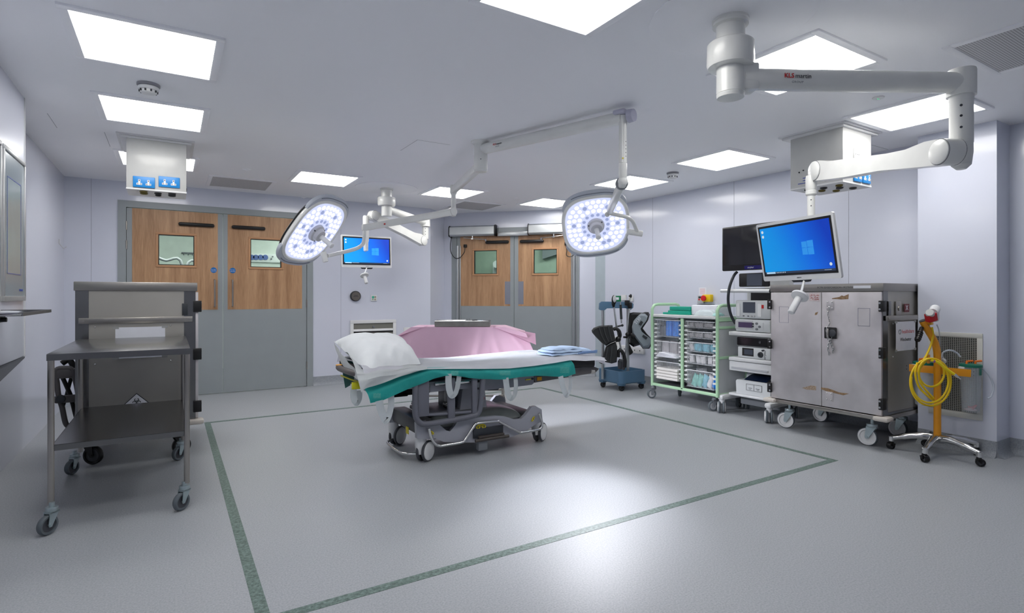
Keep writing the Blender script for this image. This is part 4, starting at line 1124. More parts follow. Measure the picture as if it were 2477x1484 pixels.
b = MB(); b.cyl(((vx0 + vx1) / 2, yw - 0.004, 0.765), ((vx0 + vx1) / 2, yw - 0.02, 0.765), 0.014); b.build('catch', M_GREYPL, t)
p = at(984, 795, y=yw)
t = thing('socket_plate', tuple(p), 'white socket plate half hidden behind the left end of the pink drape', 'socket')
MB().box((p.x, p.y - 0.006, p.z - 0.03), (0.10, 0.012, 0.09), 0.003).build('plate', M_WHITE2, t)
p = at(148, 594, y=YB - 0.5, ) if False else Vector((XL, 7.35, 1.74))
t = thing('coat_hook', tuple(p), 'tiny white hook high on the left wall', 'hook')
b = MB(); b.box((p.x + 0.004, p.y, p.z + 0.02), (0.008, 0.04, 0.05), 0.002); b.tube([(p.x + 0.004, p.y, p.z), (p.x + 0.04, p.y, p.z - 0.05), (p.x + 0.06, p.y, p.z - 0.03)], 0.004, 8); b.build('hook_plate', M_LGREY, t)

# right wall fittings
def wall_item(u0, v0, u1, v1, x=XR, dep=0.02):
    a, c = at(u0, v0, x=x), at(u1, v1, x=x)
    return (x - dep, c.y, c.z), (x, a.y, a.z)
lo, hi = wall_item(1691, 715, 1706, 735, dep=0.035)
t = thing('call_unit', (XR, (lo[1] + hi[1]) / 2, lo[2]), 'pale grey wall control unit with printed notice above, left of the yellow box', 'wall unit')
MB().b2(lo, hi, 0.006).build('body', M_LGREY, t)
MB().b2((lo[0] - 0.001, lo[1] + 0.02, hi[2] - 0.035), (lo[0] + 0.001, hi[1] - 0.02, hi[2] - 0.012)).build('display', M_INK, t)
MB().cyl((lo[0] - 0.003, lerp(lo[1], hi[1], 0.66), lerp(lo[2], hi[2], 0.5)), (lo[0], lerp(lo[1], hi[1], 0.66), lerp(lo[2], hi[2], 0.5)), 0.012, seg=16).build('red_button', M_RED, t)
MB().b2((lo[0] - 0.002, lerp(lo[1], hi[1], 0.15), lerp(lo[2], hi[2], 0.4)), (lo[0], lerp(lo[1], hi[1], 0.42), lerp(lo[2], hi[2], 0.65))).build('yellow_button', mat('yellow_green', (214, 214, 70), 0.5), t)
lo, hi = wall_item(1691, 696, 1708, 714, dep=0.002)
t = thing('printed_notice', (XR, (lo[1] + hi[1]) / 2, lo[2]), 'small white notice with red lines above the pale grey wall unit', 'notice')
MB().b2(lo, hi).build('paper', M_PAPER, t)
b = MB()
for k in range(5): b.b2((lo[0] - 0.0006, lo[1] + 0.015, hi[2] - 0.022 - 0.014 * k), (lo[0], hi[1] - 0.015, hi[2] - 0.018 - 0.014 * k))
b.build('printed_line', mat('pinkish_print', (214, 130, 140), 0.6), t)
lo, hi = wall_item(1706, 713, 1726, 731, dep=0.06)
t = thing('emergency_stop', (XR, (lo[1] + hi[1]) / 2, lo[2]), 'yellow box with a red emergency push button on the right wall', 'emergency button')
MB().b2(lo, hi, 0.01).build('box', mat('safety_yellow', (236, 200, 20), 0.35), t)
yy, zz_ = (lo[1] + hi[1]) / 2 + 0.02, (lo[2] + hi[2]) / 2
MB().lathe([(0, 0), (0.022, 0), (0.022, 0.012), (0.034, 0.016), (0.032, 0.03), (0, 0.034)], (lo[0], yy, zz_), (-1, 0, 0), 24).build('push_button', mat('button_red', (206, 30, 34), 0.3), t)
for (u0, v0, u1, v1, nm, lab, m) in ((1487, 716, 1502, 730, 'call_point', 'small green and white call point behind the blue trolley handle', mat('sign_green', (24, 120, 80), 0.4)),
                                   (1505, 714, 1516, 727, 'light_switch', 'blank white switch plate right of the green call point', M_WHITE2), (1523, 715, 1533, 730, 'light_switch', 'white switch plate with a black hanging cord clip near the blue trolley', M_WHITE2)):
    lo, hi = wall_item(u0, v0, u1, v1, dep=0.02)
    t = thing(nm, (XR, (lo[1] + hi[1]) / 2, lo[2]), lab, 'wall plate' if 'switch' in nm else 'call point')
    MB().b2(lo, hi, 0.003).build('plate', m, t)
    if nm == 'call_point': MB().b2((lo[0] - 0.001, lo[1] + 0.02, lo[2] + 0.025), (lo[0], hi[1] - 0.02, lo[2] + 0.06)).build('panel_label', M_PAPER, t)
    elif u0 > 1510: MB().lathe([(0, 0), (0.012, 0), (0.014, 0.02), (0.008, 0.03), (0, 0.032)], (lo[0], (lo[1] + hi[1]) / 2, hi[2] - 0.01), (-1, 0, 0), 16).build('clip', M_BLACK, t)
lo, hi = wall_item(1508, 836, 1546, 846, dep=0.03)
t = thing('trunking_sockets', (XR, (lo[1] + hi[1]) / 2, lo[2]), 'low white row of wall sockets behind the blue trolley', 'socket')
MB().b2((lo[0], hi[1] - 0.42, 0.41), (XR, hi[1] + 0.15, 0.50), 0.004).build('plate', M_WHITE2, t)
b = MB()
for k in range(5): b.b2((lo[0] - 0.001, hi[1] - 0.36 + 0.1 * k, 0.445), (lo[0], hi[1] - 0.345 + 0.1 * k, 0.462))
b.build('socket_hole', M_INK, t)
lo, hi = wall_item(1478, 820, 1502, 842, dep=0.03)
t = thing('socket_plate', (XR, (lo[1] + hi[1]) / 2, 0.5), 'white double socket on the wall between the posts of the blue trolley', 'socket')
MB().b2((XR - 0.012, lo[1], 0.5), (XR, hi[1], 0.62), 0.004).build('plate', M_WHITE2, t)
# return air grille in the pillar
gx = 5.2
t = thing('return_grille', (gx, 1.85, 0.26), 'white framed square mesh grille low in the wall pillar', 'grille')
ga, gb, gz0, gz1 = 1.70, 2.05, 0.258, 0.914
b = MB(); g = 0.035
for (a, c, d, f) in ((ga, gb, gz1 - g, gz1), (ga, gb, gz0, gz0 + g + 0.01), (ga, ga + g, gz0 + g + 0.01, gz1 - g), (gb - g, gb, gz0 + g + 0.01, gz1 - g)):
    b.b2((gx - 0.010, a, d), (gx, c, f), 0.002)
b.build('frame', mat('grille_frame', (206, 206, 200), 0.5), t)
MB().b2((gx - 0.0015, ga + g, gz0 + g), (gx - 0.0005, gb - g, gz1 - g)).build('dark_backing', M_BLACK, t)
b = MB(); y = ga + g
while y < gb - g: b.box((gx - 0.004, y, (gz0 + gz1) / 2), (0.005, 0.0042, gz1 - gz0 - 2 * g)); y += 0.0135
z = gz0 + g
while z < gz1 - g: b.box((gx - 0.004, (ga + gb) / 2, z), (0.005, gb - ga - 2 * g, 0.0042)); z += 0.0135
b.build('mesh', mat('mesh_grey', (170, 170, 164), 0.4, metal=0.3), t)

# ================================================================ LEFT: steel table trolley
t = thing('trolley_table', (-0.22, 4.2, 0), 'two-tier stainless steel table on castors, nearest thing at left', 'trolley')
X0, X1, Y0, Y1 = -0.522, 0.082, 3.625, 4.72
ZT = 0.905
b = MB(); b.b2((X0 - 0.012, Y0 - 0.012, ZT - 0.004), (X1 + 0.012, Y1 + 0.012, ZT), 0.0018)
for (a, c, d, f) in ((X0 - 0.012, Y0 - 0.012, X1 + 0.012, Y0 - 0.009), (X0 - 0.012, Y1 + 0.009, X1 + 0.012, Y1 + 0.012), (X0 - 0.012, Y0, X0 - 0.009, Y1), (X1 + 0.009, Y0, X1 + 0.012, Y1)):
    b.b2((a, c, ZT - 0.034), (d, f, ZT - 0.002))
b.build('top_shelf', M_STEELD, t)
b = MB(); b.b2((X0 + 0.01, Y0 + 0.0, 0.438), (X1 - 0.01, Y1, 0.441))
for (a, c, d, f) in ((X0 + 0.01, Y0, X1 - 0.01, Y0 + 0.003), (X0 + 0.01, Y1 - 0.003, X1 - 0.01, Y1), (X0 + 0.008, Y0, X0 + 0.011, Y1), (X1 - 0.011, Y0, X1 - 0.008, Y1)):
    b.b2((a, c, 0.41), (d, f, 0.441))
b.build('lower_shelf', M_STEELD, t)
for x, y in ((X0, Y0), (X1, Y0), (X0, Y1), (X1, Y1)):
    MB().cyl((x + (0.004 if x < 0 else -0.004), y + (0.004 if y < 4 else -0.004), 0.145), (x + (0.004 if x < 0 else -0.004), y + (0.004 if y < 4 else -0.004), ZT - 0.004), 0.0145, seg=20).build('leg', M_STEEL, t)
for x, y, a in ((-0.527, 3.595, -2.3), (0.050, 3.615, -2.4), (-0.565, 4.72, -2.2), (0.048, 4.725, -2.4)):
    castor(t, x, y, 0.155, 0.049, 0.028, a)

# ================================================================ LEFT and RIGHT: steel linen cabinets
M_DOOR = mat('worn_steel_door', (206, 202, 204), 0.45, metal=0.6, var=(4.5, 0.13), rvar=(5, 0.36, 0.55))
M_SIDE = mat('satin_steel_side', (178, 175, 168), 0.42, metal=0.9, var=(2.0, 0.08), rvar=(5, 0.42, 0.55))
M_GLUE = mat('glue_residue', (150, 122, 92), 0.7, var=(60, 0.3))
def cabinet(cx, cy, rz, label):
    """local frame: doors face -x, width along y"""
    t = thing('linen_cabinet', (cx, cy, 0), label, 'cabinet', 'steel linen cabinets on castors', rz)
    T = wm(t)
    D, W, Z0, Z1 = 0.72, 0.93, 0.27, 1.235
    hx, hy = D / 2, W / 2
    b = MB(T); b.b2((-hx + 0.02, -hy + 0.004, Z0), (hx, hy - 0.004, Z1))
    bd = b.build('body', M_SIDE, t)
    b = MB(T); b.b2((-hx - 0.012, -hy - 0.008, Z1), (hx + 0.008, hy + 0.008, 1.298), 0.004); b.build('lid', mat('satin_lid', (150, 147, 144), 0.36, metal=0.9, var=(3, 0.05)), t)
    for sy in (-1, 1):   # corner posts stand proud of the side panels
        b = MB(T)
        for x0, x1 in ((-hx, -hx + 0.075), (hx - 0.075, hx)): b.b2((x0, sy * (hy - 0.005), Z0), (x1, sy * hy, Z1))
        b.b2((-hx + 0.075, sy * (hy - 0.005), Z0), (hx - 0.075, sy * hy, Z0 + 0.02))
        b.build('corner_post', M_STEELD, t)
        b = MB(T); b.b2((-hx + 0.02, sy * (hy + 0.006), 1.005), (hx - 0.02, sy * (hy + 0.020), 1.045), 0.003)
        for x in (-hx + 0.045, hx - 0.045): b.cyl((x, sy * (hy - 0.002), 1.025), (x, sy * (hy + 0.025), 1.025), 0.007, seg=12)
        b.build('side_rail', M_STEEL, t)
        b = MB(T)
        for x, z in ((-0.2, 0.98), (0.25, 0.98), (-0.2, 0.72), (0.25, 0.72)): b.sph((x, sy * (hy - 0.003), z), 0.006, 10)
        b.build('rivet', M_CHROME, t)
    # doors
    for s_ in (-1, 1):
        b = MB(T); b.b2((-hx - 0.018, 0.002 if s_ > 0 else -hy + 0.004, Z0 + 0.005), (-hx + 0.018, hy - 0.004 if s_ > 0 else -0.002, Z1 - 0.006), 0.003)
        d = b.build('door', M_DOOR, t)
        for z in (1.12, 0.76, 0.365):
            b = MB(T); b.box((-hx - 0.012, s_ * (hy + 0.002), z), (0.055, 0.035, 0.085), 0.003); h = b.build('hinge', M_BLACK, d)
            for dz in (-0.024, 0.024): MB(T).cyl((-hx - 0.041, s_ * (hy - 0.006), z + dz), (-hx - 0.038, s_ * (hy - 0.006), z + dz), 0.008, seg=12).build('screw', M_CHROME, h)
        b = MB(T); yv = s_ * (hy - 0.13)
        for (a, c, dd, f) in ((yv - 0.045, 0.96, yv + 0.045, 0.963), (yv - 0.045, 1.10, yv + 0.045, 1.103), (yv - 0.045, 0.96, yv - 0.042, 1.10), (yv + 0.042, 0.96, yv + 0.045, 1.10)):
            b.b2((-hx - 0.0192, a, c), (-hx - 0.0178, dd, f))
        b.build('card_holder', mat('card_holder_grey', (150, 150, 166), 0.4), d)
    # base frame with rubber bumpers
    b = MB(T); b.b2((-hx - 0.02, -hy - 0.01, 0.235), (hx + 0.01, hy + 0.01, 0.268), 0.004); b.build('base_frame', M_STEEL, t)
    for sx in (-1, 1):
        for sy in (-1, 1):
            MB(T).box((sx * (hx + 0.0), sy * (hy + 0.0), 0.252), (0.11, 0.11, 0.036), 0.014).build('bumper', mat('bumper_cream', (206, 200, 192), 0.5), t)
    return t, T
rc, RT = cabinet(5.032, 2.61, 0.0, 'worn stainless steel linen cabinet with a chained latch, under the big monitor')
lc, LT = cabinet(-0.20, 5.29, pi, 'stainless steel linen cabinet behind the steel table at left')
def big_castor(t, T, x, y, ang, R=0.072):
    p = T @ Vector((x, y, 0)); 
    return castor(t, p.x, p.y, 0.24, R, 0.036, ang, style='white')
for t, T, lst in ((rc, RT, ((-0.27, 0.385, 1.9), (-0.27, -0.31, 1.7), (0.25, -0.30, 1.6), (0.25, 0.36, 1.6))), (lc, LT, ((-0.27, 0.385, 0.4), (-0.27, -0.36, 0.4), (0.27, 0.36, -0.5), (0.25, -0.36, 0.4)))):
    for x, y, a in lst:
        if t is rc: castor(t, (T @ Vector((x, y, 0))).x, (T @ Vector((x, y, 0))).y, 0.24, 0.072, 0.036, a, style='white')
        else: castor(t, (T @ Vector((x, y, 0))).x, (T @ Vector((x, y, 0))).y, 0.24, 0.065, 0.036, a, style='black')
# paper notices, marks and lettering on the cabinets
def heart_logo(M, s_, parent, m=None):
    m = m or mat('logo_teal', (70, 92, 96), 0.5)
    b = MB(M)
    pts = [(-0.9, -0.2), (-1.0, 0.25), (-0.8, 0.75), (-0.4, 0.85), (-0.05, 0.6)]
    b.tube([(x * s_, y * s_, 0) for x, y in pts], s_ * 0.09, 6, smooth=4)
    pts = [(-0.15, 0.65), (0.2, 0.9), (0.65, 0.8), (0.95, 0.35), (0.9, -0.15), (0.5, -0.75), (0.0, -0.95), (-0.5, -0.75), (-0.85, -0.35)]
    b.tube([(x * s_, y * s_, 0) for x, y in pts], s_ * 0.09, 6, smooth=4)
    b.build('sheet_logo', m, parent)
def notice(M, w_, h_, label, second, land=False):
    o = thing('paper_notice', tuple(M.translation), label, 'notice', 'printed notices taped to the steel cabinets')
    sheet(M, w_, h_, M_PAPER, 'paper', o, 0.0008)
    lz = 0.25 if not land else 0.12
    Ml = M @ Matrix.Translation((-w_ * 0.30, h_ * lz * 0.6, 0.0012))
    heart_logo(Ml, w_ * 0.06, o)
    text('healthshare', w_ * 0.135, M @ Matrix.Translation((w_ * 0.12, h_ * lz * 0.6, 0.0010)), M_RED, 'logo_lettering', o)
    if second: text(second, w_ * 0.12, M @ Matrix.Translation((0, -h_ * 0.12, 0.0010)), M_INK, 'printed_name', o, bold=0.0005)
    for sx in (-1, 1):
        for sy in (-1, 1): MB(M).box((sx * w_ * 0.49, sy * h_ * 0.49, 0.0012), (w_ * 0.12, h_ * 0.08, 0.0004)).build('sticky_tape', mat('clear_tape', (196, 198, 196), 0.25, alpha=0.5), o)
    return o
ys = 2.61 - 0.465
a, c_ = at(2159, 779, y=ys - 0.001), at(2206, 845, y=ys - 0.001)
Mn = frame3(((a.x + c_.x) / 2, ys - 0.024, (a.z + c_.z) / 2), (1, 0, 0), (0, 0, 1))
notice(Mn, abs(c_.x - a.x), abs(a.z - c_.z), 'white notice headed with a red logo and a town name, on the right cabinet side', 'Winchester')
b = MB(); 
yl = 5.29 - 0.465
a, c_ = at(279, 793, y=yl), at(399.5, 863, y=yl)
Mn = frame3(((a.x + c_.x) / 2, yl - 0.002, (a.z + c_.z) / 2), (1, 0, 0), (0, 0, 1))
notice(Mn, abs(c_.x - a.x), abs(a.z - c_.z), 'wide white notice with a red logo behind the steel table top', None, True)
# biohazard diamond on the left cabinet
p = at(330.5, 985, y=yl)
t = thing('hazard_sign', (p.x, yl, p.z), 'white biohazard diamond sign low on the left cabinet', 'sign')
Mh = frame3((p.x, yl - 0.0065, p.z), (1, 0, 0), (0, 0, 1)); r_ = 0.10
MB(Mh).prism([(0, r_), (-r_, 0), (0, -r_), (r_, 0)], 'z', 0, 0.0008).build('border', M_INK, t)
MB(Mh).prism([(0, r_ * 0.94), (-r_ * 0.94, 0), (0, -r_ * 0.94), (r_ * 0.94, 0)], 'z', 0.0008, 0.0012).build('plate', M_PAPER, t)
b = MB(Mh @ Matrix.Translation((0, 0.038, 0.0016)))
for k in range(3):
    a0 = pi / 2 + 2 * pi * k / 3; cx_, cy_ = 0.013 * cos(a0), 0.013 * sin(a0)
    pts = [(cx_ + 0.0125 * cos(a0 + q), cy_ + 0.0125 * sin(a0 + q), 0) for q in [radians(d) for d in range(32, 330, 14)]]
    b.tube(pts, 0.0022, 6)
b.tube([(0.010 * cos(2 * pi * k / 20), 0.010 * sin(2 * pi * k / 20), 0) for k in range(20)], 0.0012, 6, closed=True)
b.build('hazard_symbol', M_INK, t)
text('BIOHAZARD', 0.016, Mh @ Matrix.Translation((0, -0.004, 0.0013)), M_INK, 'sign_lettering', t)
# latch, chain, stickers on the right cabinet front
xf = 5.032 - 0.36 - 0.0185
def fr(u, v): return at(u, v, x=xf)
FM = lambda p: frame3(p, (0, -1, 0), (0, 0, 1))
p = fr(2010, 806)
b = MB(); b.box((xf - 0.008, p.y, p.z), (0.016, 0.10, 0.095), 0.01); la = b.build('latch', M_BLACK, rc)
MB().cyl((xf - 0.014, p.y - 0.02, p.z), (xf - 0.03, p.y - 0.02, p.z), 0.03, seg=24, bev=0.003).build('latch_knob', M_DGREY, la)
MB().box((xf - 0.034, p.y + 0.008, p.z), (0.014, 0.018, 0.075), 0.004).build('padlock', M_STEEL, la)
def link(b, c, tilt, s_=0.010):
    T = Matrix.Translation(c) @ Matrix.Rotation(tilt, 4, 'Z')
    pts = [T @ Vector((0, s_ * 0.55 * cos(2 * pi * k / 12), s_ * 1.35 * sin(2 * pi * k / 12))) for k in range(12)]
    b.tube(pts, s_ * 0.2, 6, closed=True)
b = MB(); top = fr(2008, 748); bot = fr(2006, 856)
for k in range(24):
    z = lerp(top.z, bot.z, k / 23.0)
    link(b, (xf - 0.012 - (0.024 if abs(z - p.z) < 0.05 else 0), top.y + 0.006 * sin(k * 0.7) + 0.004, z), 0 if k % 2 else pi / 2)
for k in range(12):
    z = lerp(p.z - 0.04, bot.z + 0.02, k / 11.0)
    link(b, (xf - 0.012, top.y - 0.022 + 0.012 * sin(k * 0.5), z), 0 if k % 2 else pi / 2)
b.build('chain', M_CHROME, rc)
for (u, v) in ((2008, 739), (2006, 960)):
    q = fr(u, v); pl = MB().box((xf - 0.002, q.y, q.z), (0.004, 0.06, 0.08), 0.002).build('riveted_plate', M_DOOR, rc)
    b = MB(); [b.sph((xf - 0.005, q.y + dy, q.z + dz), 0.006, 10) for dy in (-0.018, 0.018) for dz in (-0.025, 0.025)]; b.build('rivet', M_CHROME, pl)
b = MB(); b.tube([fr(2005, 745) + Vector((-0.008, 0, 0)), fr(2007, 741) + Vector((-0.02, 0, 0)), fr(2010, 745) + Vector((-0.02, 0, 0)), fr(2008, 750) + Vector((-0.01, 0, 0))], 0.003, 8, smooth=4, closed=True); b.build('chain_ring', M_CHROME, rc)
def blot(poly, m, name, off=0.0006):
    b = MB(); pts = [fr(u, v) for u, v in poly]
    A = [b.bm.verts.new(Vector((xf - off, q.y, q.z))) for q in pts]; B = [b.bm.verts.new(Vector((xf + 0.0005, q.y, q.z))) for q in pts]
    b.bm.faces.new(A); b.bm.faces.new(list(reversed(B)))
    for i in range(len(A)): b.bm.faces.new((A[i], B[i], B[(i + 1) % len(A)], A[(i + 1) % len(A)]))
    return b.build(name, m, rc)
blot([(2013, 722), (2030, 719), (2036, 715), (2041, 717), (2053, 712), (2052, 724), (2035, 725), (2024, 724), (2012, 724)], M_GLUE, 'tape_residue')
blot([(1986, 938), (2003, 940), (2014, 944), (2030, 950), (2054, 953), (2040, 957), (2028, 954), (2012, 950), (1999, 947), (1986, 942)], M_GLUE, 'tape_residue')
blot([(1940, 939), (1952, 936), (1962, 933), (1974, 935), (1974, 945), (1962, 944), (1950, 943)], mat('faded_glue', (172, 152, 132), 0.7, var=(90, 0.35)), 'tape_residue')
blot([(1972, 757), (1979, 755), (1976, 762), (1971, 763)], M_GLUE, 'tape_residue')
st = blot([(1958, 709), (1983, 708), (1983, 730), (1958, 728)], mat('torn_label', (214, 200, 200), 0.6, var=(80, 0.1)), 'torn_label', 0.0008)
b = MB(); rnd = random.Random(4)
for k in range(26):
    q = fr(1960 + rnd.random() * 20, 713 + rnd.random() * 14); b.box((xf - 0.0013, q.y, q.z), (0.001, 0.005 + rnd.random() * 0.014, 0.0028))
b.build('red_print', mat('red_print', (176, 66, 56), 0.6), rc)
q = fr(2040, 694); 
Ml = frame3((5.032 - 0.36 - 0.0125, fr(2026, 690).y, 1.268), (0, -1, 0), (0, 0, 1))
text('PCTR-22/GE/CARSSON-19/270/0436/001', 0.020, Ml, M_INK, 'stamped_lettering', rc)
q = fr(2100, 692)
sheet(frame3((5.032 - 0.36 - 0.0125, fr(2084, 690).y, 1.270), (0, -1, 0), (0, 0, 1)), 0.13, 0.022, M_PAPER, 'barcode_label', rc, 0.0006)
# near side of the right cabinet
p = at(2191, 745.5, y=ys)
sg = sheet(frame3((p.x, ys - 0.006, p.z), (1, 0, 0), (0, 0, 1)), 0.082, 0.066, mat('dark_red_square', (104, 20, 32), 0.4), 'red_square', rc, 0.002)
text('X', 0.055, frame3((p.x, ys - 0.0085, p.z), (1, 0, 0), (0, 0, 1)), M_PAPER, 'cross_lettering', sg, bold=0.001)
p = at(2171.5, 746.5, y=ys); b = MB(); b.box((p.x, ys - 0.004, p.z), (0.085, 0.010, 0.11), 0.003); b.cyl((p.x, ys - 0.008, p.z), (p.x, ys - 0.016, p.z), 0.018, seg=18); b.build('slot_plate', M_STEEL, rc)
p = at(2150, 747, y=ys); MB().box((p.x, ys - 0.006, p.z), (0.04, 0.006, 0.115), 0.002).build('catch_slot', M_STEELD, rc)
p = at(447, 749, y=yl); b = MB(); b.box((p.x, yl - 0.006, p.z), (0.036, 0.008, 0.09), 0.003); b.build('catch_slot', M_INK, lc)

# ================================================================ grey frame things between left cabinet and wall
M_FRM = mat('warm_grey_frame', (84, 82, 84), 0.45)
t = thing('folding_stand', (-0.80, 5.35, 0), 'grey plastic folding frame with black joints leaning behind the left cabinet', 'folding frame')
def lp_(pts, y): return [at(u, v, y=y) for u, v in pts]
b = MB(); b.tube(lp_([(136, 896), (160, 891), (174, 895), (181, 915), (190, 960), (188, 1000), (180, 1027), (168, 1033), (158, 1022), (150, 985), (142, 960), (138, 930)], 5.05), 0.017, 12, smooth=5, closed=True)
b.box(at(156, 904, y=5.05), (0.16, 0.03, 0.07), 0.01); b.box(at(168, 965, y=5.05) , (0.17, 0.03, 0.055), 0.012); fr1 = b.build('outer_frame', M_FRM, t)
b = MB(); b.tube(lp_([(150, 880), (165, 872), (176, 884), (188, 930), (192, 990)], 5.2), 0.02, 12, smooth=5); b.build('rear_frame', M_BLACK, t)
b = MB(); b.tube(lp_([(152, 915), (170, 955), (184, 1010)], 5.12), 0.014, 10); b.tube(lp_([(172, 915), (160, 960), (150, 990)], 5.14), 0.012, 10); b.build('cross_bar', M_BLACK, t)
b = MB(); q = at(147, 965, y=5.03); b.cyl(q, q - Vector((0, 0.02, 0)), 0.028, seg=20, bev=0.003); b.build('joint_disc', M_INK, t)
# ================================================================ PATIENT TROLLEY
YN, YFAR = 3.72, 4.29
t = thing('patient_trolley', (2.08, 4.02, 0), 'grey hospital patient trolley with white castors, in the middle of the room', 'hospital trolley')
M_CHAS = mat('chassis_grey', (152, 154, 163), 0.35)
M_RAIL = mat('side_rail_grey', (102, 104, 114), 0.4)
M_MATT = mat('mattress_black', (26, 26, 30), 0.55)
M_YEL = mat('yellow_label', (214, 196, 30), 0.5)
def yp(u, v, y=YN): 
    p = at(u, v, y=y); return (p.x, p.z)
# side cowls, near and far
top = [(1004, 1022), (1040, 1022), (1062, 1028), (1077, 1041), (1086, 1043), (1098, 1029), (1104, 1017), (1150, 1010), (1199, 1006), (1221, 1008), (1240, 1014), (1258, 1013), (1268, 1004), (1283, 984), (1292, 982), (1307, 990), (1309, 1018)]
bot = [(1290, 1028), (1278, 1036), (1262, 1046), (1235, 1056), (1200, 1062), (1150, 1070), (1108, 1070), (1070, 1068), (1050, 1060), (1036, 1062), (1006, 1060)]
poly = [yp(*p) for p in top + bot]
for k, (ya, yb_) in enumerate(((3.70, 3.735), (4.275, 4.31))):
    b = MB(); b.prism(poly, 'y', ya, yb_)
    es = [e for e in b.bm.edges if len(e.link_faces) == 2 and 1.2 < e.calc_face_angle(0)]
    bmesh.ops.bevel(b.bm, geom=es, offset=0.008, segments=2, affect='EDGES')
    b.build('side_cowl', M_CHAS, t)
b = MB(); b.b2((1.60, 3.735, 0.15), (2.46, 4.275, 0.235), 0.02); b.b2((1.50, 3.735, 0.20), (1.62, 4.275, 0.31), 0.02); b.b2((2.40, 3.735, 0.20), (2.53, 4.275, 0.26), 0.02)
b.build('chassis', mat('chassis_dark', (58, 60, 64), 0.4), t)
# domed base cover
def dome(u, v):
    x = lerp(1.62, 2.40, u); y = lerp(3.725, 4.285, v)
    k = (1 - abs(2 * u - 1) ** 5) ** 0.5 * (1 - abs(2 * v - 1) ** 4) ** 0.5
    return (x, y, 0.235 + 0.085 * k)
b = MB(); b.grid(dome, 24, 16); b.build('base_cover', mat('base_cover_grey', (92, 96, 96), 0.25), t)
# pedal recess with dark pedal and grey pedal box
b = MB(); b.box((2.06, 3.695, 0.165), (0.26, 0.012, 0.07), 0.004); b.build('pedal_recess', M_INK, t)
b = MB(); b.tube([(1.93, 3.66, 0.118), (2.07, 3.655, 0.122), (2.22, 3.66, 0.118)], 0.012, 10); b.box((2.07, 3.668, 0.14), (0.22, 0.03, 0.015), 0.004); b.build('foot_pedal', mat('pedal_brown', (70, 64, 60), 0.4), t)
b = MB(); b.box((2.00, 3.69, 0.075), (0.08, 0.05, 0.08), 0.01); b.build('pedal_block', M_GREYPL, t)
def oval_label(u, v, w_, h_, ang, name='warning_label'):
    p = at(u, v, y=3.697); M = frame3((p.x, 3.694, p.z), (cos(ang), 0, sin(ang)), (-sin(ang), 0, cos(ang)))
    o = MB(M).prism([(w_ / 2 * cos(2 * pi * k / 24), h_ / 2 * sin(2 * pi * k / 24)) for k in range(24)], 'z', 0, 0.002).build(name, M_YEL, t)
    b = MB(M); [b.box((dx * w_, dy * h_, 0.0025), (w_ * ww, h_ * hh, 0.001)) for dx, dy, ww, hh in ((-0.3, 0, 0.1, 0.35), (0.3, 0, 0.1, 0.35), (0, 0.12, 0.3, 0.1), (0, -0.15, 0.22, 0.2))]
    b.build('label_print', M_INK, o)
oval_label(1163, 1033, 0.085, 0.042, 0)
oval_label(1044, 1047, 0.042, 0.02, -0.7); oval_label(1289, 1014, 0.045, 0.02, 1.0)
p = at(1003, 1043, y=3.9); b = MB(); b.box((1.497, 3.92, 0.20), (0.004, 0.05, 0.05)); b.build('warning_label', M_YEL, t)
# bumper bars
def bar(y, sgn):
    px = [(1032, 1034), (1035, 1050), (1044, 1068), (1056, 1076), (1080, 1073), (1108, 1068), (1118, 1062), (1139, 1030), (1149, 1022), (1195, 1017), (1204, 1020), (1246, 1042), (1256, 1044), (1294, 1037), (1303, 1030), (1303, 1018), (1296, 998)]
    pts = [(at(u, v, y=YN).x, y, at(u, v, y=YN).z) for u, v in px]
    b = MB(); b.tube(pts, 0.0105, 12, smooth=3); return b.build('bumper_bar', M_CHROME, t)
bar(3.675, 1); bar(4.335, -1)
b = MB(); b.tube([(1.50, 4.25, 0.06), (1.44, 4.2, 0.055), (1.425, 4.02, 0.055), (1.44, 3.84, 0.055), (1.52, 3.76, 0.06)], 0.010, 10, smooth=4); b.build('end_bumper_bar', M_CHROME, t)
# castors: tall white housings with twin discs
for x, y in ((1.575, 3.765), (1.56, 4.30), (2.60, 3.79), (2.59, 4.30)):
    b = MB(); b.lathe([(0, 0.20), (0.040, 0.20), (0.042, 0.12), (0.036, 0.06), (0, 0.055)], (x - 0.035 if x < 2 else x - 0.035, y, 0), seg=24)
    b.build('castor_housing', M_WHITE2, t)
    if x < 2:
        MB().cyl((x - 0.035, y, 0.19), (x - 0.035, y, 0.30), 0.041, 0.040, seg=24).build('corner_post', M_CHAS, t)
    for k, s_ in enumerate((-1, 1)):
        cx_ = x + 0.012; cy = y + s_ * 0.028 
        # discs face the room diagonally
        ax_ = Vector((0.55, -0.835, 0)) * -s_
        cc = Vector((x, y, 0.076)) + Vector((0.55, -0.835, 0)) * (-s_ * 0.024)
        b = MB(); b.lathe([(0, -0.014), (0.060, -0.014), (0.072, -0.010), (0.076, -0.004), (0.076, 0.006), (0.070, 0.012), (0.066, 0.010), (0, 0.010)], cc, ax_, 32)
        w_ = b.build('castor_wheel', M_DGREY, t)
        b = MB(); b.lathe([(0, 0.010), (0.066, 0.0095), (0.064, 0.014), (0.05, 0.018), (0, 0.020)], cc, ax_, 32); b.build('wheel_disc', M_WHITE2, w_)
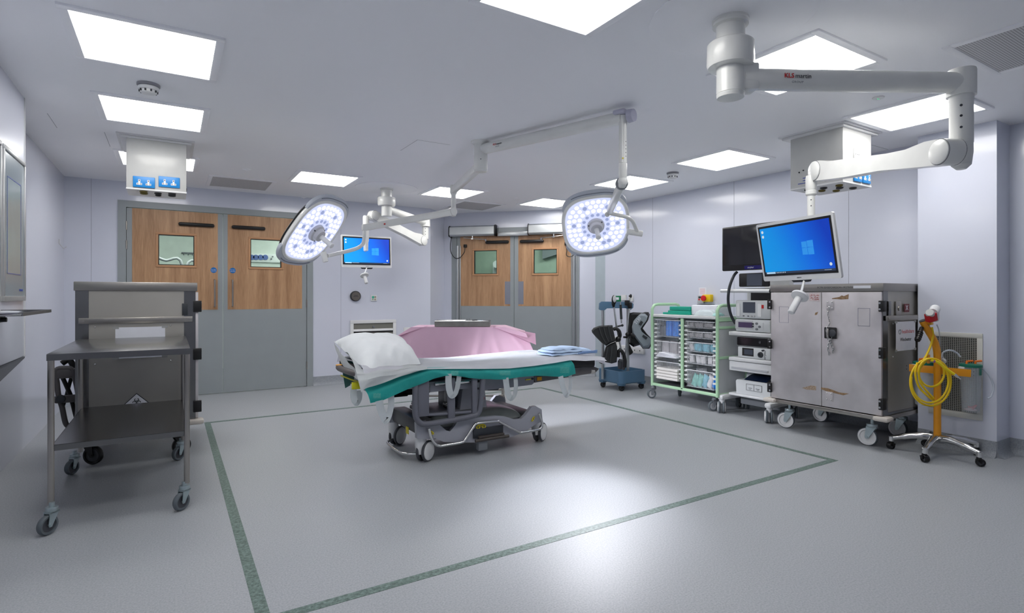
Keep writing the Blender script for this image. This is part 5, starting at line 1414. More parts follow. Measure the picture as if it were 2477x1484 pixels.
# column and under-frame
b = MB(); b.prism([(1.90, 0.30), (2.14, 0.30), (2.10, 0.60), (1.94, 0.60)], 'y', 3.86, 4.18); b.build('lift_column', M_CHAS, t)
pc = at(1164, 965, y=3.86); text('A10', 0.035, frame3((pc.x, 3.8585, pc.z), (1, 0, 0), (0, 0, 1)), M_RED, 'column_lettering', t)
b = MB(); b.b2((1.62, 3.84, 0.30), (1.90, 4.2, 0.33), 0.01); b.b2((1.83, 3.92, 0.32), (1.93, 4.12, 0.56), 0.015); b.build('rear_column', mat('rear_column_grey', (92, 94, 102), 0.4), t)  # rear column and its base box in dark grey
b = MB(); b.cyl((1.80, 3.88, 0.36), (1.80, 3.88, 0.50), 0.02); b.sph((1.80, 3.88, 0.37), 0.032, 14); b.build('gas_strut', M_STEELD, t)
b = MB(); b.b2((1.15, 3.74, 0.535), (2.02, 4.28, 0.575), 0.008); b.b2((1.60, 3.735, 0.50), (2.02, 3.76, 0.56), 0.004); b.build('under_frame', M_CHAS, t)
def ypoly(pts, y=YN): return [yp(u, v, y) for u, v in pts]
b = MB(); b.prism(ypoly([(1172, 905), (1293, 905), (1293, 928), (1288, 932), (1240, 938), (1166, 946)]), 'y', 3.73, 4.30); es = [e for e in b.bm.edges if e.calc_face_angle(0) > 0.8]; bmesh.ops.bevel(b.bm, geom=es, offset=0.006, segments=2, affect='EDGES'); b.build('seat_frame', mat('seat_frame_grey', (132, 132, 142), 0.4), t)
b = MB(); b.prism(ypoly([(1180, 940), (1219, 940), (1214, 947), (1190, 948)]), 'y', 3.78, 4.2); b.build('lower_plate', M_DGREY, t)
b = MB(); b.prism(ypoly([(1293, 896), (1440, 888), (1452, 893), (1446, 900), (1430, 905), (1296, 927)]), 'y', 3.735, 4.295); b.build('foot_frame', mat('foot_frame_grey', (92, 90, 92), 0.4), t)
p = at(1305, 917, y=3.73); MB().box((p.x, 3.732, p.z), (0.045, 0.004, 0.028)).build('orange_label', mat('orange_label', (214, 150, 20), 0.5), t)
p = at(1278, 919, y=3.725); MB().box((p.x, 3.7275, p.z), (0.05, 0.004, 0.008)).build('yellow_label_strip', M_YEL, t)
p = at(1289, 917, y=3.72); MB().cyl((p.x, 3.73, p.z), (p.x, 3.722, p.z), 0.009, seg=14).build('frame_bolt', M_INK, t)
b = MB(); q = at(1449, 898, y=3.80); b.tube([(3.10, 3.75, 0.545), (3.16, 3.78, 0.54), (3.175, 4.02, 0.54), (3.16, 4.26, 0.54), (3.10, 4.29, 0.545)], 0.022, 14, smooth=4); b.build('foot_bumper', mat('bumper_pale', (190, 188, 184), 0.5), t)
# mattress, slightly dished, in black; head section
MZ = [(1.05, 0.722), (1.30, 0.70), (1.50, 0.688), (2.0, 0.672), (2.5, 0.675), (2.85, 0.69), (3.12, 0.668)]
def mz(x): return interp(MZ, x)
def matt(u, v):
    # closed loop section v around, along u
    x = lerp(1.02, 3.10, u); zt = mz(x); sec = rrect(0.60, 0.085, 0.03, 4)
    k = int(round(v * len(sec))) % len(sec); p = sec[k]
    return (x, 4.01 + p[0], zt - 0.045 + p[1])
b = MB(); n = len(rrect(0.60, 0.085, 0.03, 4))
rings = []
for i in range(25):
    x = lerp(1.10, 3.12, i / 24); sec = rrect(0.60, 0.085, 0.03, 4)
    rings.append([b.bm.verts.new((x, 4.01 + p[0], mz(x) - 0.048 + p[1])) for p in sec])
for A, B in zip(rings, rings[1:]):
    for k in range(n): b.bm.faces.new((A[k], A[(k + 1) % n], B[(k + 1) % n], B[k]))
b.bm.faces.new(rings[0]); b.bm.faces.new(list(reversed(rings[-1])))
b.build('mattress', M_MATT, t)
# head end push handle
b = MB(); b.tube([(1.45, 3.75, 0.60), (1.20, 3.755, 0.65), (1.08, 3.80, 0.668), (1.05, 3.95, 0.672), (1.05, 4.12, 0.672), (1.09, 4.24, 0.665), (1.2, 4.28, 0.65), (1.45, 4.29, 0.60)], 0.022, 12, smooth=4); b.build('push_handle', mat('handle_taupe', (92, 88, 88), 0.4), t)
p = at(829, 888, y=4.1); b = MB(); b.sph((1.05, 4.13, 0.692), 0.018, 12, (1.4, 1.4, 0.4)); b.build('orange_button', mat('button_orange', (226, 160, 60), 0.4), t)
b = MB(); b.tube([(1.09, 4.22, 0.60), (1.10, 3.98, 0.60), (1.12, 3.80, 0.60)], 0.006, 8); b.box((1.10, 3.86, 0.575), (0.06, 0.02, 0.05), 0.004); b.build('yellow_release', mat('release_yellow', (216, 210, 40), 0.4), t)
# lowered side rail, near side (and its twin beyond)
def rail(y, name_parent):
    b = MB()
    out = [yp(u, v) for u, v in ((998, 916), (997, 985), (1000, 1008), (1009, 1020), (1022, 1023), (1060, 1018), (1100, 1011), (1137, 1003), (1149, 995), (1154, 975), (1160, 912))]
    b.tube([(x, y, z) for x, z in out], 0.021, 12, smooth=4)
    rl = b.build('side_rail', M_RAIL, name_parent)
    for (us, w_) in ((((1017, 914), (1016, 1005)), 0.088), (((1084, 912), (1084, 1010)), 0.058), (((1141, 912), (1138, 1000)), 0.045)):
        p0, p1 = yp(*us[0]), yp(*us[1])
        b = MB(); b.box(((p0[0] + p1[0]) / 2, y + 0.004, (p0[1] + p1[1]) / 2), (w_, 0.03, abs(p0[1] - p1[1])), 0.01); b.build('rail_post', M_RAIL, rl)
    p0, p1 = yp(1030, 998), yp(1132, 992)
    b = MB(); b.tube([(p0[0], y + 0.01, p0[1] - 0.01), ((p0[0] + p1[0]) / 2, y + 0.01, (p0[1] + p1[1]) / 2 - 0.01), (p1[0], y + 0.01, p1[1] - 0.008)], 0.012, 8); b.build('rail_lower_bar', M_RAIL, rl)
    return rl
rail(3.665, t)
b = MB(); b.tube([(1.62, 3.70, 0.562), (1.98, 3.70, 0.557)], 0.014, 10); b.build('chrome_strip', M_CHROME, t)
# black accessory frame hanging at the far side of the head end
b = MB(); q0, q1 = at(951, 971, y=4.33), at(1045, 971, y=4.33)
b.b2((1.36, 4.33, 0.375), (1.66, 4.36, 0.41), 0.004); b.b2((1.47, 4.33, 0.40), (1.52, 4.36, 0.62), 0.004); b.b2((1.60, 4.33, 0.38), (1.86, 4.36, 0.62), 0.03); b.build('rear_accessory', M_BLACK, t)

# ---- green slide sheet hanging along the near side, with white loops
M_GRN = mat('slide_sheet_teal', (52, 196, 190), 0.5, var=(14, 0.05), bump=(30, 0.25), sheen=0.2)
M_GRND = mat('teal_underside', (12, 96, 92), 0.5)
M_LOOP = mat('white_webbing', (236, 242, 245), 0.7)
UPP = [(882, 944), (910, 934), (944, 921), (975, 910), (1005, 899), (1025, 893), (1070, 892), (1119, 892), (1170, 892), (1232, 891), (1290, 885), (1340, 878), (1379, 871)]
LOW = [(896, 976), (925, 970), (950, 958), (985, 945), (1020, 930), (1051, 917), (1078, 909), (1105, 910), (1133, 915), (1165, 918), (1204, 919), (1230, 917), (1262, 913), (1300, 910), (1340, 912), (1368, 912), (1393, 905)]
ss = thing('slide_sheet', (2.0, 3.68, 0.6), 'teal slide sheet with white loops hanging along the near side of the patient trolley', 'slide sheet')
def pl_(tab, s):
    k = s * (len(tab) - 1); i = min(int(k), len(tab) - 2); f = k - i
    return (lerp(tab[i][0], tab[i + 1][0], f), lerp(tab[i][1], tab[i + 1][1], f))
YH = 3.64
def gsheet(s, q):
    a, c_ = pl_(UPP, s), pl_(LOW, s)
    yy = YH - 0.012 * sin(q * 2.6) - 0.010 * sin(s * 21) * q - 0.006 * sin(s * 47 + 2 * q) * q
    pa = at(a[0], a[1] - 3, y=3.668); pc = at(c_[0], c_[1], y=YH - 0.012)
    p = pa.lerp(pc, q); p.y = lerp(3.672, yy, min(1, q * 3))
    return p
b = MB(); b.grid(gsheet, 110, 10, 0.0015); b.build('hanging_edge', M_GRN, ss)
# tucked part over the mattress and head end
b = MB(); b.grid(lambda s, q: (lerp(1.12, 2.95, s), lerp(3.69, 4.33, q), mz(lerp(1.12, 2.95, s)) - 0.003), 40, 8, 0.001); b.build('top_layer', M_GRN, ss)
def endflap(s, q):
    p = at(lerp(823, 862, s) + q * lerp(12, -6, s), lerp(868, 876, s) + q * lerp(72, 52, s) * (1 if s < 0.6 else 0.9), y=lerp(4.30, 4.02, s)); return p
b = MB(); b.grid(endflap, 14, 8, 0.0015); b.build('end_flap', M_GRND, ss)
def stitch(u, v, w_, h_):
    b = MB()
    for k in range(5):
        b.tube([at(u - w_ / 2 + w_ * j / 8, v - h_ / 2 + h_ * k / 4 + 0.6 * sin(j * 2.1 + k), y=YH - 0.036) for j in range(9)], 0.0011, 5)
    b.build('loop_stitching', mat('stitch_mint', (130, 210, 196), 0.6), ss)
stitch(1100, 903, 18, 8); stitch(1222, 903, 26, 9); stitch(1366, 896, 22, 12); stitch(912, 958, 18, 10)
def loop(pts, w_, y=YH - 0.02, ybow=0.03):
    P_ = []
    n = len(pts)
    for i, (u, v) in enumerate(pts):
        p = at(u, v, y=y + ybow * (1 if i > n / 2 else 0)); P_.append(p)
    cat_ = catmull([Vector(p) for p in P_], 6)
    b = MB(); V = []
    for i, p in enumerate(cat_):
        tg = (cat_[min(i + 1, len(cat_) - 1)] - cat_[max(i - 1, 0)]).normalized()
        sd2 = Vector((tg.z, 0.25, -tg.x)).normalized() * w_ / 2
        V.append([b.bm.verts.new(p - sd2), b.bm.verts.new(p + sd2)])
    fs = [b.bm.faces.new((A[0], A[1], B[1], B[0])) for A, B in zip(V, V[1:])]
    bmesh.ops.solidify(b.bm, geom=fs, thickness=0.002)
    b.build('lifting_loop', M_LOOP, ss)
loop([(1085, 905), (1085, 928), (1088, 948), (1094, 958), (1101, 953), (1107, 935), (1111, 908)], 0.046)
loop([(1223, 915), (1226, 938), (1231, 958), (1238, 964), (1245, 955), (1248, 935), (1247, 915)], 0.046)
loop([(1356, 911), (1360, 930), (1366, 948), (1372, 957), (1378, 945), (1380, 928), (1379, 906)], 0.044)
loop([(917, 970), (921, 990), (928, 1008), (935, 1018), (941, 1005), (946, 980), (946, 958)], 0.05)
loop([(857, 930), (855, 950), (857, 968), (864, 976), (869, 965), (870, 945)], 0.044, y=3.9)

# ---- white sheet on top
M_SHEET = mat('white_cotton', (232, 233, 240), 0.75, bump=(9, 0.25), sheen=0.2)
M_SHEET2 = mat('white_pillowcase', (226, 230, 232), 0.75, bump=(11, 0.35), sheen=0.2)
bs = thing('bed_sheet', (2.0, 4.0, 0.68), 'white cotton sheet spread over the patient trolley', 'sheet')
EDGE = sorted((at(u, v + 1, y=3.632).x, at(u, v + 1, y=3.632).z) for u, v in UPP[4:]) + [(2.95, 0.655), (3.3, 0.65)]
def bsheet(s, q):
    x = lerp(1.09, 3.19, s)
    z = mz(min(x, 3.12)) + 0.012
    y = lerp(3.655, 4.345, q)
    z += 0.006 * sin(x * 5 + 2) * (0.4 + q) + 0.007 * math.exp(-((q - 0.62) / 0.07) ** 2) * (1 - abs(2 * s - 1) ** 2) + 0.004 * sin(13 * q + 2.2 * x) + 0.003 * sin(7 * x - 5 * q)
    if q < 0.08: z = lerp(z, interp(EDGE, x), ((0.08 - q) / 0.08) ** 1.5); y = lerp(3.632, 3.71, q / 0.08)
    if q > 0.94: z -= (q - 0.94) / 0.06 * 0.05
    if s > 0.96: z -= (s - 0.96) / 0.04 * 0.012
    return (x, y, z)
b = MB(); b.grid(bsheet, 90, 48, 0.002); b.build('sheet_top', M_SHEET, bs)
# head end fold hanging down over the near corner
TOPE = [(848, 870), (862, 868), (880, 880), (900, 895), (930, 905), (960, 900), (1000, 890), (1026, 888)]
LOWE = [(873, 949), (880, 944), (895, 938), (915, 930), (944, 921), (975, 910), (1005, 899), (1027, 893)]
HROW = [(at(846, 862, y=4.06), Vector((1.50, 4.06, 0.704))), (at(850, 868, y=3.95), Vector((1.50, 3.95, 0.705))), (at(857, 886, y=3.78), Vector((1.50, 3.78, 0.705))), (at(863, 905, y=3.64), Vector((1.53, 3.645, 0.703))), (at(867, 922, y=3.60), Vector((1.54, 3.625, 0.690)))]
def hang(s, q):
    c_ = pl_(LOWE, s)
    rows = [r[0].lerp(r[1], s) for r in HROW] + [at(c_[0], c_[1], y=3.585 + 0.045 * s)]
    k = q * (len(rows) - 1); i = min(int(k), len(rows) - 2)
    p = rows[i].lerp(rows[i + 1], k - i)
    p.z += 0.004 * sin(14 * s + 5 * q); p.y -= 0.006 * sin(9 * s + 8 * q) * (q > 0.6)
    return p
b = MB(); b.grid(hang, 44, 30, 0.002); b.build('hanging_corner', M_SHEET2, bs)
b = MB(); b.grid(lambda s, q: at(lerp(824, 846, s), lerp(867, 862, s) + q * 5, y=lerp(4.33, 4.06, s)).lerp(Vector((1.3, lerp(4.33, 4.06, s), 0.715)), q * 0.9), 10, 8, 0.002)
b.build('far_corner', M_SHEET2, bs)
def toe(s, q):
    x = 3.19 + 0.012 * sin(5 * q) ; return (x + 0.004 * s, lerp(3.66, 4.1, q), mz(3.12) - 0.002 - 0.055 * s * (0.5 + 0.5 * cos(3 * q)))
b = MB(); b.grid(toe, 6, 14, 0.002); b.build('foot_overhang', M_SHEET, bs)

# ---- pillow
pw = thing('pillow', (1.28, 3.98, 0.78), 'plump white pillow at the head end of the patient trolley', 'pillow')
NL, FL, NR, FRr = at(884, 918, y=3.62), at(808, 828, y=4.28), at(1019, 880, y=3.78), at(985, 838, y=4.34)
def pil(sign):
    def f(s, q):
        a, c_ = 2 * s - 1, 2 * q - 1
        # s along the trolley, q across
        # pinch edges inwards between the corners
        sx = a * (1 - 0.10 * (1 - c_ ** 2) * abs(a)); sq = c_ * (1 - 0.07 * (1 - a ** 2) * abs(c_))
        u_, v_ = (sx + 1) / 2, (sq + 1) / 2
        base = NL * (1 - u_) * (1 - v_) + NR * u_ * (1 - v_) + FL * (1 - u_) * v_ + FRr * u_ * v_
        th = (max(0, 1 - a ** 4) * max(0, 1 - c_ ** 4)) ** 0.62
        w1 = 0.007 * sin(9 * c_ * c_ + 11 * a + 2) * (1 - a ** 2) * 0.5 + 0.006 * sin(16 * c_ + 3 * a) * abs(a) ** 3 * (1 - c_ ** 2) + 0.006 * sin(19 * a + 1) * abs(c_) ** 3 * (1 - a ** 2) + 0.004 * sin(7 * a + 9 * c_)
        up = 0.135 * th if sign > 0 else -0.045 * th
        zz2 = base.z + up + w1 * (1 if sign > 0 else 0.3)
        if sign < 0: zz2 = max(zz2, min(base.z, 0.702))
        return Vector((base.x, base.y, zz2))
    return f
b = MB(); b.grid(pil(1), 56, 56); b.grid(pil(-1), 56, 56); bmesh.ops.remove_doubles(b.bm, verts=b.bm.verts[:], dist=0.0004)
b.build('pillowcase', M_SHEET2, pw, sharp=80)
# open hem of the pillowcase at the head end
b = MB()
b.grid(lambda s, q: FL.lerp(NL, s) + Vector((-0.018 * sin(pi * s), 0, -0.075 * q * sin(pi * s) ** 0.6 - 0.004 * sin(24 * s))), 40, 4, 0.002); b.build('open_hem', M_SHEET2, pw)

# ---- folded blue gown
fb = thing('folded_gown', tuple(at(1370, 858, z=0.70)), 'folded pale blue gown on the foot end of the white sheet', 'folded cloth')
M_GOWN = mat('gown_blue', (170, 192, 220), 0.8, bump=(26, 0.35))
gc = at(1372, 852, z=0.715); ga_ = -0.05
def fold(k, sx, sy, dx, th, zb):
    def f(s, q):
        a, c_ = 2 * s - 1, 2 * q - 1
        x = gc.x + dx + a * sx; y = gc.y + c_ * sy
        z = zb + th * (max(0, 1 - a ** 6) * max(0, 1 - c_ ** 6)) ** 0.5 + 0.003 * sin(9 * a + 4 * c_ + k)
        return (x, y, z)
    return f
z0 = 0.704
for k, (sx, sy, dx, th) in enumerate(((0.245, 0.12, 0.0, 0.026), (0.215, 0.115, -0.03, 0.024), (0.15, 0.10, -0.07, 0.018))):
    b = MB(); b.grid(fold(k, sx, sy, dx, th, z0), 26, 18); b.grid(lambda s, q, k=k, sx=sx, sy=sy, dx=dx, z0=z0: (gc.x + dx + (2 * s - 1) * sx, gc.y + (2 * q - 1) * sy, z0), 26, 18)
    bmesh.ops.remove_doubles(b.bm, verts=b.bm.verts[:], dist=0.0005)
    b.build('fold', M_GOWN, fb, sharp=80); z0 += th * 0.85
b = MB()
for k in range(5): b.tube([(gc.x + 0.02 + 0.02 * k, gc.y - 0.125 - 0.004 * (k % 2), 0.712 + 0.005 * (k % 3)), (gc.x + 0.14, gc.y - 0.13, 0.714 + 0.006 * (k % 3)), (gc.x + 0.24, gc.y - 0.11, 0.712 + 0.004 * k)], 0.004, 8, smooth=4)
b.build('bunched_edge', mat('gown_blue_dark', (120, 150, 196), 0.8), fb)

# ================================================================ DRAPED INSTRUMENT TABLE
TC = at(1113, 792, d=5.95); TC.z = 0
RR, FF = _R.copy(), _F.copy()
TZ = 0.868
it = thing('instrument_table', tuple(TC), 'instrument table on castors covered by a pink surgical drape', 'table')
TM = Matrix(((RR.x, FF.x, 0, TC.x), (RR.y, FF.y, 0, TC.y), (0, 0, 1, 0), (0, 0, 0, 1)))
b = MB(TM); b.box((0, 0, TZ - 0.022), (0.94, 0.37, 0.03), 0.004); b.build('table_top', M_STEEL, it)
for sx in (-0.46, 0.46):
    for sy in (-0.165, 0.165):
        MB(TM).cyl((sx, sy, 0.11), (sx, sy, TZ - 0.03), 0.014, seg=14).build('leg', M_STEEL, it)
        p = TM @ Vector((sx, sy, 0)); castor(it, p.x, p.y, 0.12, 0.037, 0.022, 0.6, style='black', stem=0.01)
b = MB(TM)
for sy in (-0.19, 0.19): b.cyl((-0.46, sy, 0.16), (0.46, sy, 0.16), 0.011, seg=12)
for sx in (-0.46, 0.46): b.cyl((sx, -0.19, 0.16), (sx, 0.19, 0.16), 0.011, seg=12)
b.build('lower_frame', M_STEEL, it)
M_PINK = mat('pink_drape', (222, 184, 206), 0.6, var=(3, 0.04))
dr = thing('surgical_drape', tuple(TC + Vector((0, 0, TZ))), 'pink surgical drape flaring over the instrument table behind the patient trolley', 'drape')
def drape(s, q):
    """q 0..1 rows: 0 = near hem, ~0.45 near table edge, ~0.75 far edge, 1 = far hem"""
    x = lerp(-0.62, 0.70, s)
    tw = 0.485
    ox = max(0, abs(x) - tw) * (1 if x > 0 else -1)
    zz3 = TZ; xx, yy = x, 0
    side = abs(ox)
    if q < 0.4:
        k = (0.4 - q) / 0.4; yy = -0.225 - 0.07 * k - 0.012 * sin(x * 9) * k - 0.010 * sin(12 * x + 6 * q) * k; zz3 = TZ - 0.36 * k; flare = 1.0 + 0.22 * k
    elif q < 0.75:
        k = (q - 0.4) / 0.35; yy = -0.225 + 0.45 * k; flare = 1.0
    else:
        k = (q - 0.75) / 0.25; yy = 0.225 + 0.05 * k; zz3 = TZ - 0.25 * k; flare = 1 + 0.1 * k
    xx = x * flare if abs(x) < 0.3 else x * (1 + (flare - 1) * min(1, (abs(x) - 0.0) / 0.45))
    if side > 0: zz3 -= side * (0.62 if x < 0 else 0.30); 
    if q < 0.4:
        for x0_, sl, wd_, am in ((0.24, -0.10, 0.035, 0.022), (0.33, 0.06, 0.025, 0.016), (-0.22, 0.14, 0.04, 0.016), (-0.42, -0.05, 0.03, 0.018), (0.02, 0.05, 0.05, 0.010), (0.5, 0.2, 0.03, 0.014)):
            yy -= am * k ** 0.7 * math.exp(-((x - x0_ - sl * k) / wd_) ** 2)
    return (xx, yy, zz3 + 0.008)
b = MB(TM); b.grid(drape, 90, 60); b.build('drape_sheet', M_PINK, dr, sharp=60)
# stiff standing folds
b = MB(TM)
b.grid(lambda s, q: (lerp(0.36, 0.80, s), lerp(-0.236, -0.06, q) - 0.08 * s, TZ + 0.014 - 0.02 * s - 0.16 * s * (1 - q) - 0.055 * s * q), 16, 8, 0.002)
b.build('right_flap', M_PINK, dr)
b = MB(TM); b.prism([(0.755, 0.74), (0.80, 0.80), (0.80, 0.755)], 'y', -0.12, -0.115); b.build('purple_lining', mat('purple_lining', (74, 60, 130), 0.6), dr)
b = MB(TM); b.grid(lambda s, q: (lerp(-0.34, -0.67, s), lerp(-0.232, 0.0, q) - 0.05 * s, TZ + 0.014 - 0.015 * s - 0.10 * s * (1 - q) - 0.09 * s * q), 16, 8, 0.002); b.build('left_flap', M_PINK, dr)
# steel instrument tray with instruments
tr = thing('instrument_tray', tuple(TC + Vector((0, 0, TZ))), 'rectangular steel instrument tray on the pink drape', 'tray')
p0 = -0.245; p1 = 0.325
TM2 = TM @ Matrix.Translation((0.04, -0.07, TZ + 0.012))
M_TRAY = mat('tray_steel', (150, 146, 140), 0.35, metal=0.95, var=(20, 0.1))
b = MB(TM2)
w2, d2_, hh = 0.285, 0.125, 0.055
b.box((0, 0, 0.002), (2 * w2, 2 * d2_, 0.003))
for (x, y, sx, sy) in ((0, -d2_, 2 * w2, 0.003), (0, d2_, 2 * w2, 0.003), (-w2, 0, 0.003, 2 * d2_), (w2, 0, 0.003, 2 * d2_)): b.box((x, y, hh / 2), (sx, sy, hh))
b.build('tray', M_TRAY, tr)
b = MB(TM2); b.tube([(-w2, -d2_, hh), (w2, -d2_, hh), (w2, d2_, hh), (-w2, d2_, hh)], 0.0035, 8, closed=True); b.build('rim', M_CHROME, tr)
def instr(k, x, y, L, ang, lab, kind='scissors'):
    o = thing('surgical_instrument', tuple(TM2 @ Vector((x, y, 0.05))), lab, 'surgical instrument', 'instruments in the steel tray')
    T = TM2 @ Matrix.Translation((x, y, 0.056)) @ Matrix.Rotation(ang, 4, 'Z')
    b = MB(T)
    for s_ in (-1, 1):
        b.tube([(-L / 2, 0.006 * s_, 0), (0, 0.002 * s_, 0.002), (L * 0.3, 0.010 * s_, 0.0)], 0.003, 8)
    b.build('blade', M_CHROME, o)
    for s_ in (-1, 1):
        b = MB(T); b.tube([(L * 0.3 + 0.014 + 0.014 * cos(2 * pi * i / 14), 0.014 * s_ + 0.012 * sin(2 * pi * i / 14), 0) for i in range(14)], 0.0028, 6, closed=True); b.build('finger_ring', M_CHROME, o)
    return o
instr(0, -0.16, -0.08, 0.16, 0.1, 'steel scissors at the left end of the instrument tray')
instr(1, 0.20, -0.085, 0.14, 3.0, 'steel clamp at the right end of the instrument tray')
instr(2, -0.02, -0.02, 0.18, 0.05, 'slim steel forceps lying along the middle of the instrument tray')
o = thing('syringe_rack', tuple(TM2 @ Vector((0.06, 0, 0.05))), 'small ribbed grey holder in the middle of the instrument tray', 'instrument holder')
b = MB(TM2); [b.cyl((0.035 + 0.014 * k, -0.03, 0.05), (0.035 + 0.014 * k, -0.03, 0.078), 0.006, seg=10) for k in range(5)]; b.box((0.063, -0.03, 0.055), (0.08, 0.02, 0.01)); b.build('holder', M_ALU, o)
tag(MB(TM2).box((0.125, -0.04, 0.06), (0.055, 0.03, 0.014), 0.004).build('cable_plug', mat('plug_dark', (50, 50, 60), 0.4)), 'dark plastic connector in the instrument tray', 'connector')
tag(MB(TM2).box((0.185, -0.04, 0.057), (0.05, 0.04, 0.008), 0.003).build('gauze_swab', mat('swab_blue', (150, 196, 220), 0.8)), 'pale blue swab near the right end of the instrument tray', 'swab')
# thin rod standing behind the tray (drip pole foot)
p = at(1111, 785, d=6.9)
# ================================================================ papers on a low box behind the patient trolley
t = thing('document_tray', (2.60, 4.75, 0), 'white paper-filled grey tray standing low behind the patient trolley', 'tray')
q = at(1200, 992, z=0.12)
cxx, cyy = q.x, q.y
b = MB(); b.prism([(cyy - 0.14, 0.0), (cyy + 0.14, 0.0), (cyy + 0.10, 0.17), (cyy - 0.02, 0.17)], 'x', cxx + 0.07, cxx + 0.12); b.build('tray_side', M_DGREY, t)
b = MB(); b.prism([(cyy - 0.12, 0.02), (cyy + 0.12, 0.02), (cyy + 0.10, 0.165), (cyy - 0.02, 0.165)], 'x', cxx - 0.10, cxx + 0.07); b.build('white_pad', M_PAPER, t)

# ================================================================ BLUE STIRRUP TROLLEY
M_BLU = mat('petrol_blue_plastic', (84, 118, 146), 0.4, bump=(120, 0.15))
M_PAD = mat('black_padding', (40, 42, 44), 0.7, bump=(40, 0.3))
M_SHELL = mat('boot_shell_grey', (138, 148, 156), 0.35)
bt = thing('stirrup_trolley', (5.02, 5.42, 0), 'petrol blue plastic trolley holding black leg boots, before the right wall', 'trolley')
bx0, bx1, by0, by1 = 4.80, 5.24, 5.20, 5.66
b = MB()
sec = rrect(bx1 - bx0, by1 - by0, 0.06, 6); cx_, cy_ = (bx0 + bx1) / 2, (by0 + by1) / 2
def ring(k, z): return [b.bm.verts.new((cx_ + p[0] * k, cy_ + p[1] * k, z)) for p in sec]
R_ = [ring(0.94, 0.085), ring(1.0, 0.10), ring(1.0, 0.245), ring(0.92, 0.245), ring(0.90, 0.13)]
for A, B in zip(R_, R_[1:]):
    for k in range(len(sec)): b.bm.faces.new((A[k], A[(k + 1) % len(sec)], B[(k + 1) % len(sec)], B[k]))
b.bm.faces.new(R_[0]); b.bm.faces.new(list(reversed(R_[-1])))
b.build('tub', M_BLU, bt)
for x, y in ((bx0 + 0.05, by0 + 0.05), (bx0 + 0.05, by1 - 0.06), (bx1 - 0.05, by0 + 0.05), (bx1 - 0.05, by1 - 0.06)):
    b = MB(); b.cyl((x, y, 0.065), (x, y, 0.10), 0.05, 0.06, seg=20); b.build('foot', M_BLU, bt)
    castor(bt, x - 0.01, y - 0.01, 0.075, 0.034, 0.045, 2.6, style='black', stem=0.01)
pA, pB = Vector((4.845, 5.60, 0)), Vector((5.10, 5.40, 0))
pA = at(1458, 890, d=7.2); pB = at(1519, 886, d=7.18); pA.z = pB.z = 0
for p in (pA, pB): MB().cyl((p.x, p.y, 0.12), (p.x, p.y, 1.04), 0.019, seg=16).build('post', M_ALU, bt)
hx_ = (pB - pA).normalized(); hy_ = Vector((-hx_.y, hx_.x, 0))
HM = frame3((pA + pB) / 2 + Vector((0, 0, 1.075)), hx_, (0, 0, 1))
Lh = (pB - pA).length
b = MB(HM)
b.prism([(-Lh / 2 - 0.05, -0.05), (-Lh / 2 - 0.045, 0.03), (-Lh / 2 - 0.02, 0.05), (Lh / 2 + 0.03, 0.045), (Lh / 2 + 0.065, 0.02), (Lh / 2 + 0.06, -0.03), (Lh / 2 + 0.03, -0.055), (Lh / 2 - 0.04, -0.035), (-Lh / 2 + 0.05, -0.038), (-Lh / 2 + 0.02, -0.062), (-Lh / 2 - 0.03, -0.062)], 'z', -0.05, 0.05)
es = [e for e in b.bm.edges if e.calc_face_angle(0) > 1.2]; bmesh.ops.bevel(b.bm, geom=es, offset=0.012, segments=3, affect='EDGES')
b.build('handle', M_BLU, bt)
# leg boots hung on the trolley: each is a thing of its own
def padded(b, pts2, d0, d1, M=None):
    """soft slab from an outline given in photo pixels at depth d0..d1"""
    A = [at(u, v, d=d0) for u, v in pts2]; c0 = sum(A, Vector()) / len(A)
    B = [at(u, v, d=d1) for u, v in pts2]; c1 = sum(B, Vector()) / len(B)
    rows = [[p.lerp(c0, 0.14) + (c0 - c1).normalized() * 0.0 for p in A], [p for p in [a.lerp(q_, 0.3) for a, q_ in zip(A, B)]], [p for p in [a.lerp(q_, 0.7) for a, q_ in zip(A, B)]], [p.lerp(c1, 0.14) for p in B]]
    V = [[b.bm.verts.new(p) for p in r] for r in rows]
    n = len(A)
    for P_, Q_ in zip(V, V[1:]):
        for k in range(n): b.bm.faces.new((P_[k], P_[(k + 1) % n], Q_[(k + 1) % n], Q_[k]))
    b.bm.faces.new(V[0]); b.bm.faces.new(list(reversed(V[-1])))
def cropA(pts): return [(1420 + x / 5.706, 700 + y / 5.706) for x, y in pts]
lb = thing('leg_boot', tuple(at(1480, 835, d=6.95)), 'black padded leg boot drooping over the front of the blue trolley', 'leg boot', 'padded boots on the blue trolley')
b = MB(); padded(b, cropA([(62, 570), (90, 535), (170, 505), (350, 495), (362, 560), (390, 690), (395, 720), (330, 745), (265, 785), (200, 740), (120, 660), (70, 600)]), 6.88, 7.05); b.build('calf_pad', M_PAD, lb)
b = MB(); padded(b, cropA([(262, 790), (330, 750), (395, 725), (415, 790), (418, 900), (410, 1010), (340, 1028), (240, 1005), (205, 1035), (165, 1018), (215, 925)]), 6.90, 7.03); b.build('foot_pad', M_PAD, lb)
b = MB()
for k, pts in enumerate((((165, 520), (200, 640), (255, 740)), ((225, 510), (255, 630), (300, 730)), ((290, 503), (310, 610), (340, 715)), ((290, 800), (270, 900), (250, 990)), ((345, 790), (335, 900), (320, 1010)))):
    b.tube([at(*cropA([p])[0], d=6.872) for p in pts], 0.006, 6, smooth=4)
b.build('seam_rib', mat('seam_grey', (58, 60, 62), 0.7), lb)
b = MB(); b.sph(at(*cropA([(430, 690)])[0], d=6.95), 0.036, 14); b.tube([at(*cropA([q_])[0], d=6.95) for q_ in ((395, 715), (430, 692), (455, 640), (440, 575), (390, 545), (362, 560))], 0.022, 10, smooth=4)
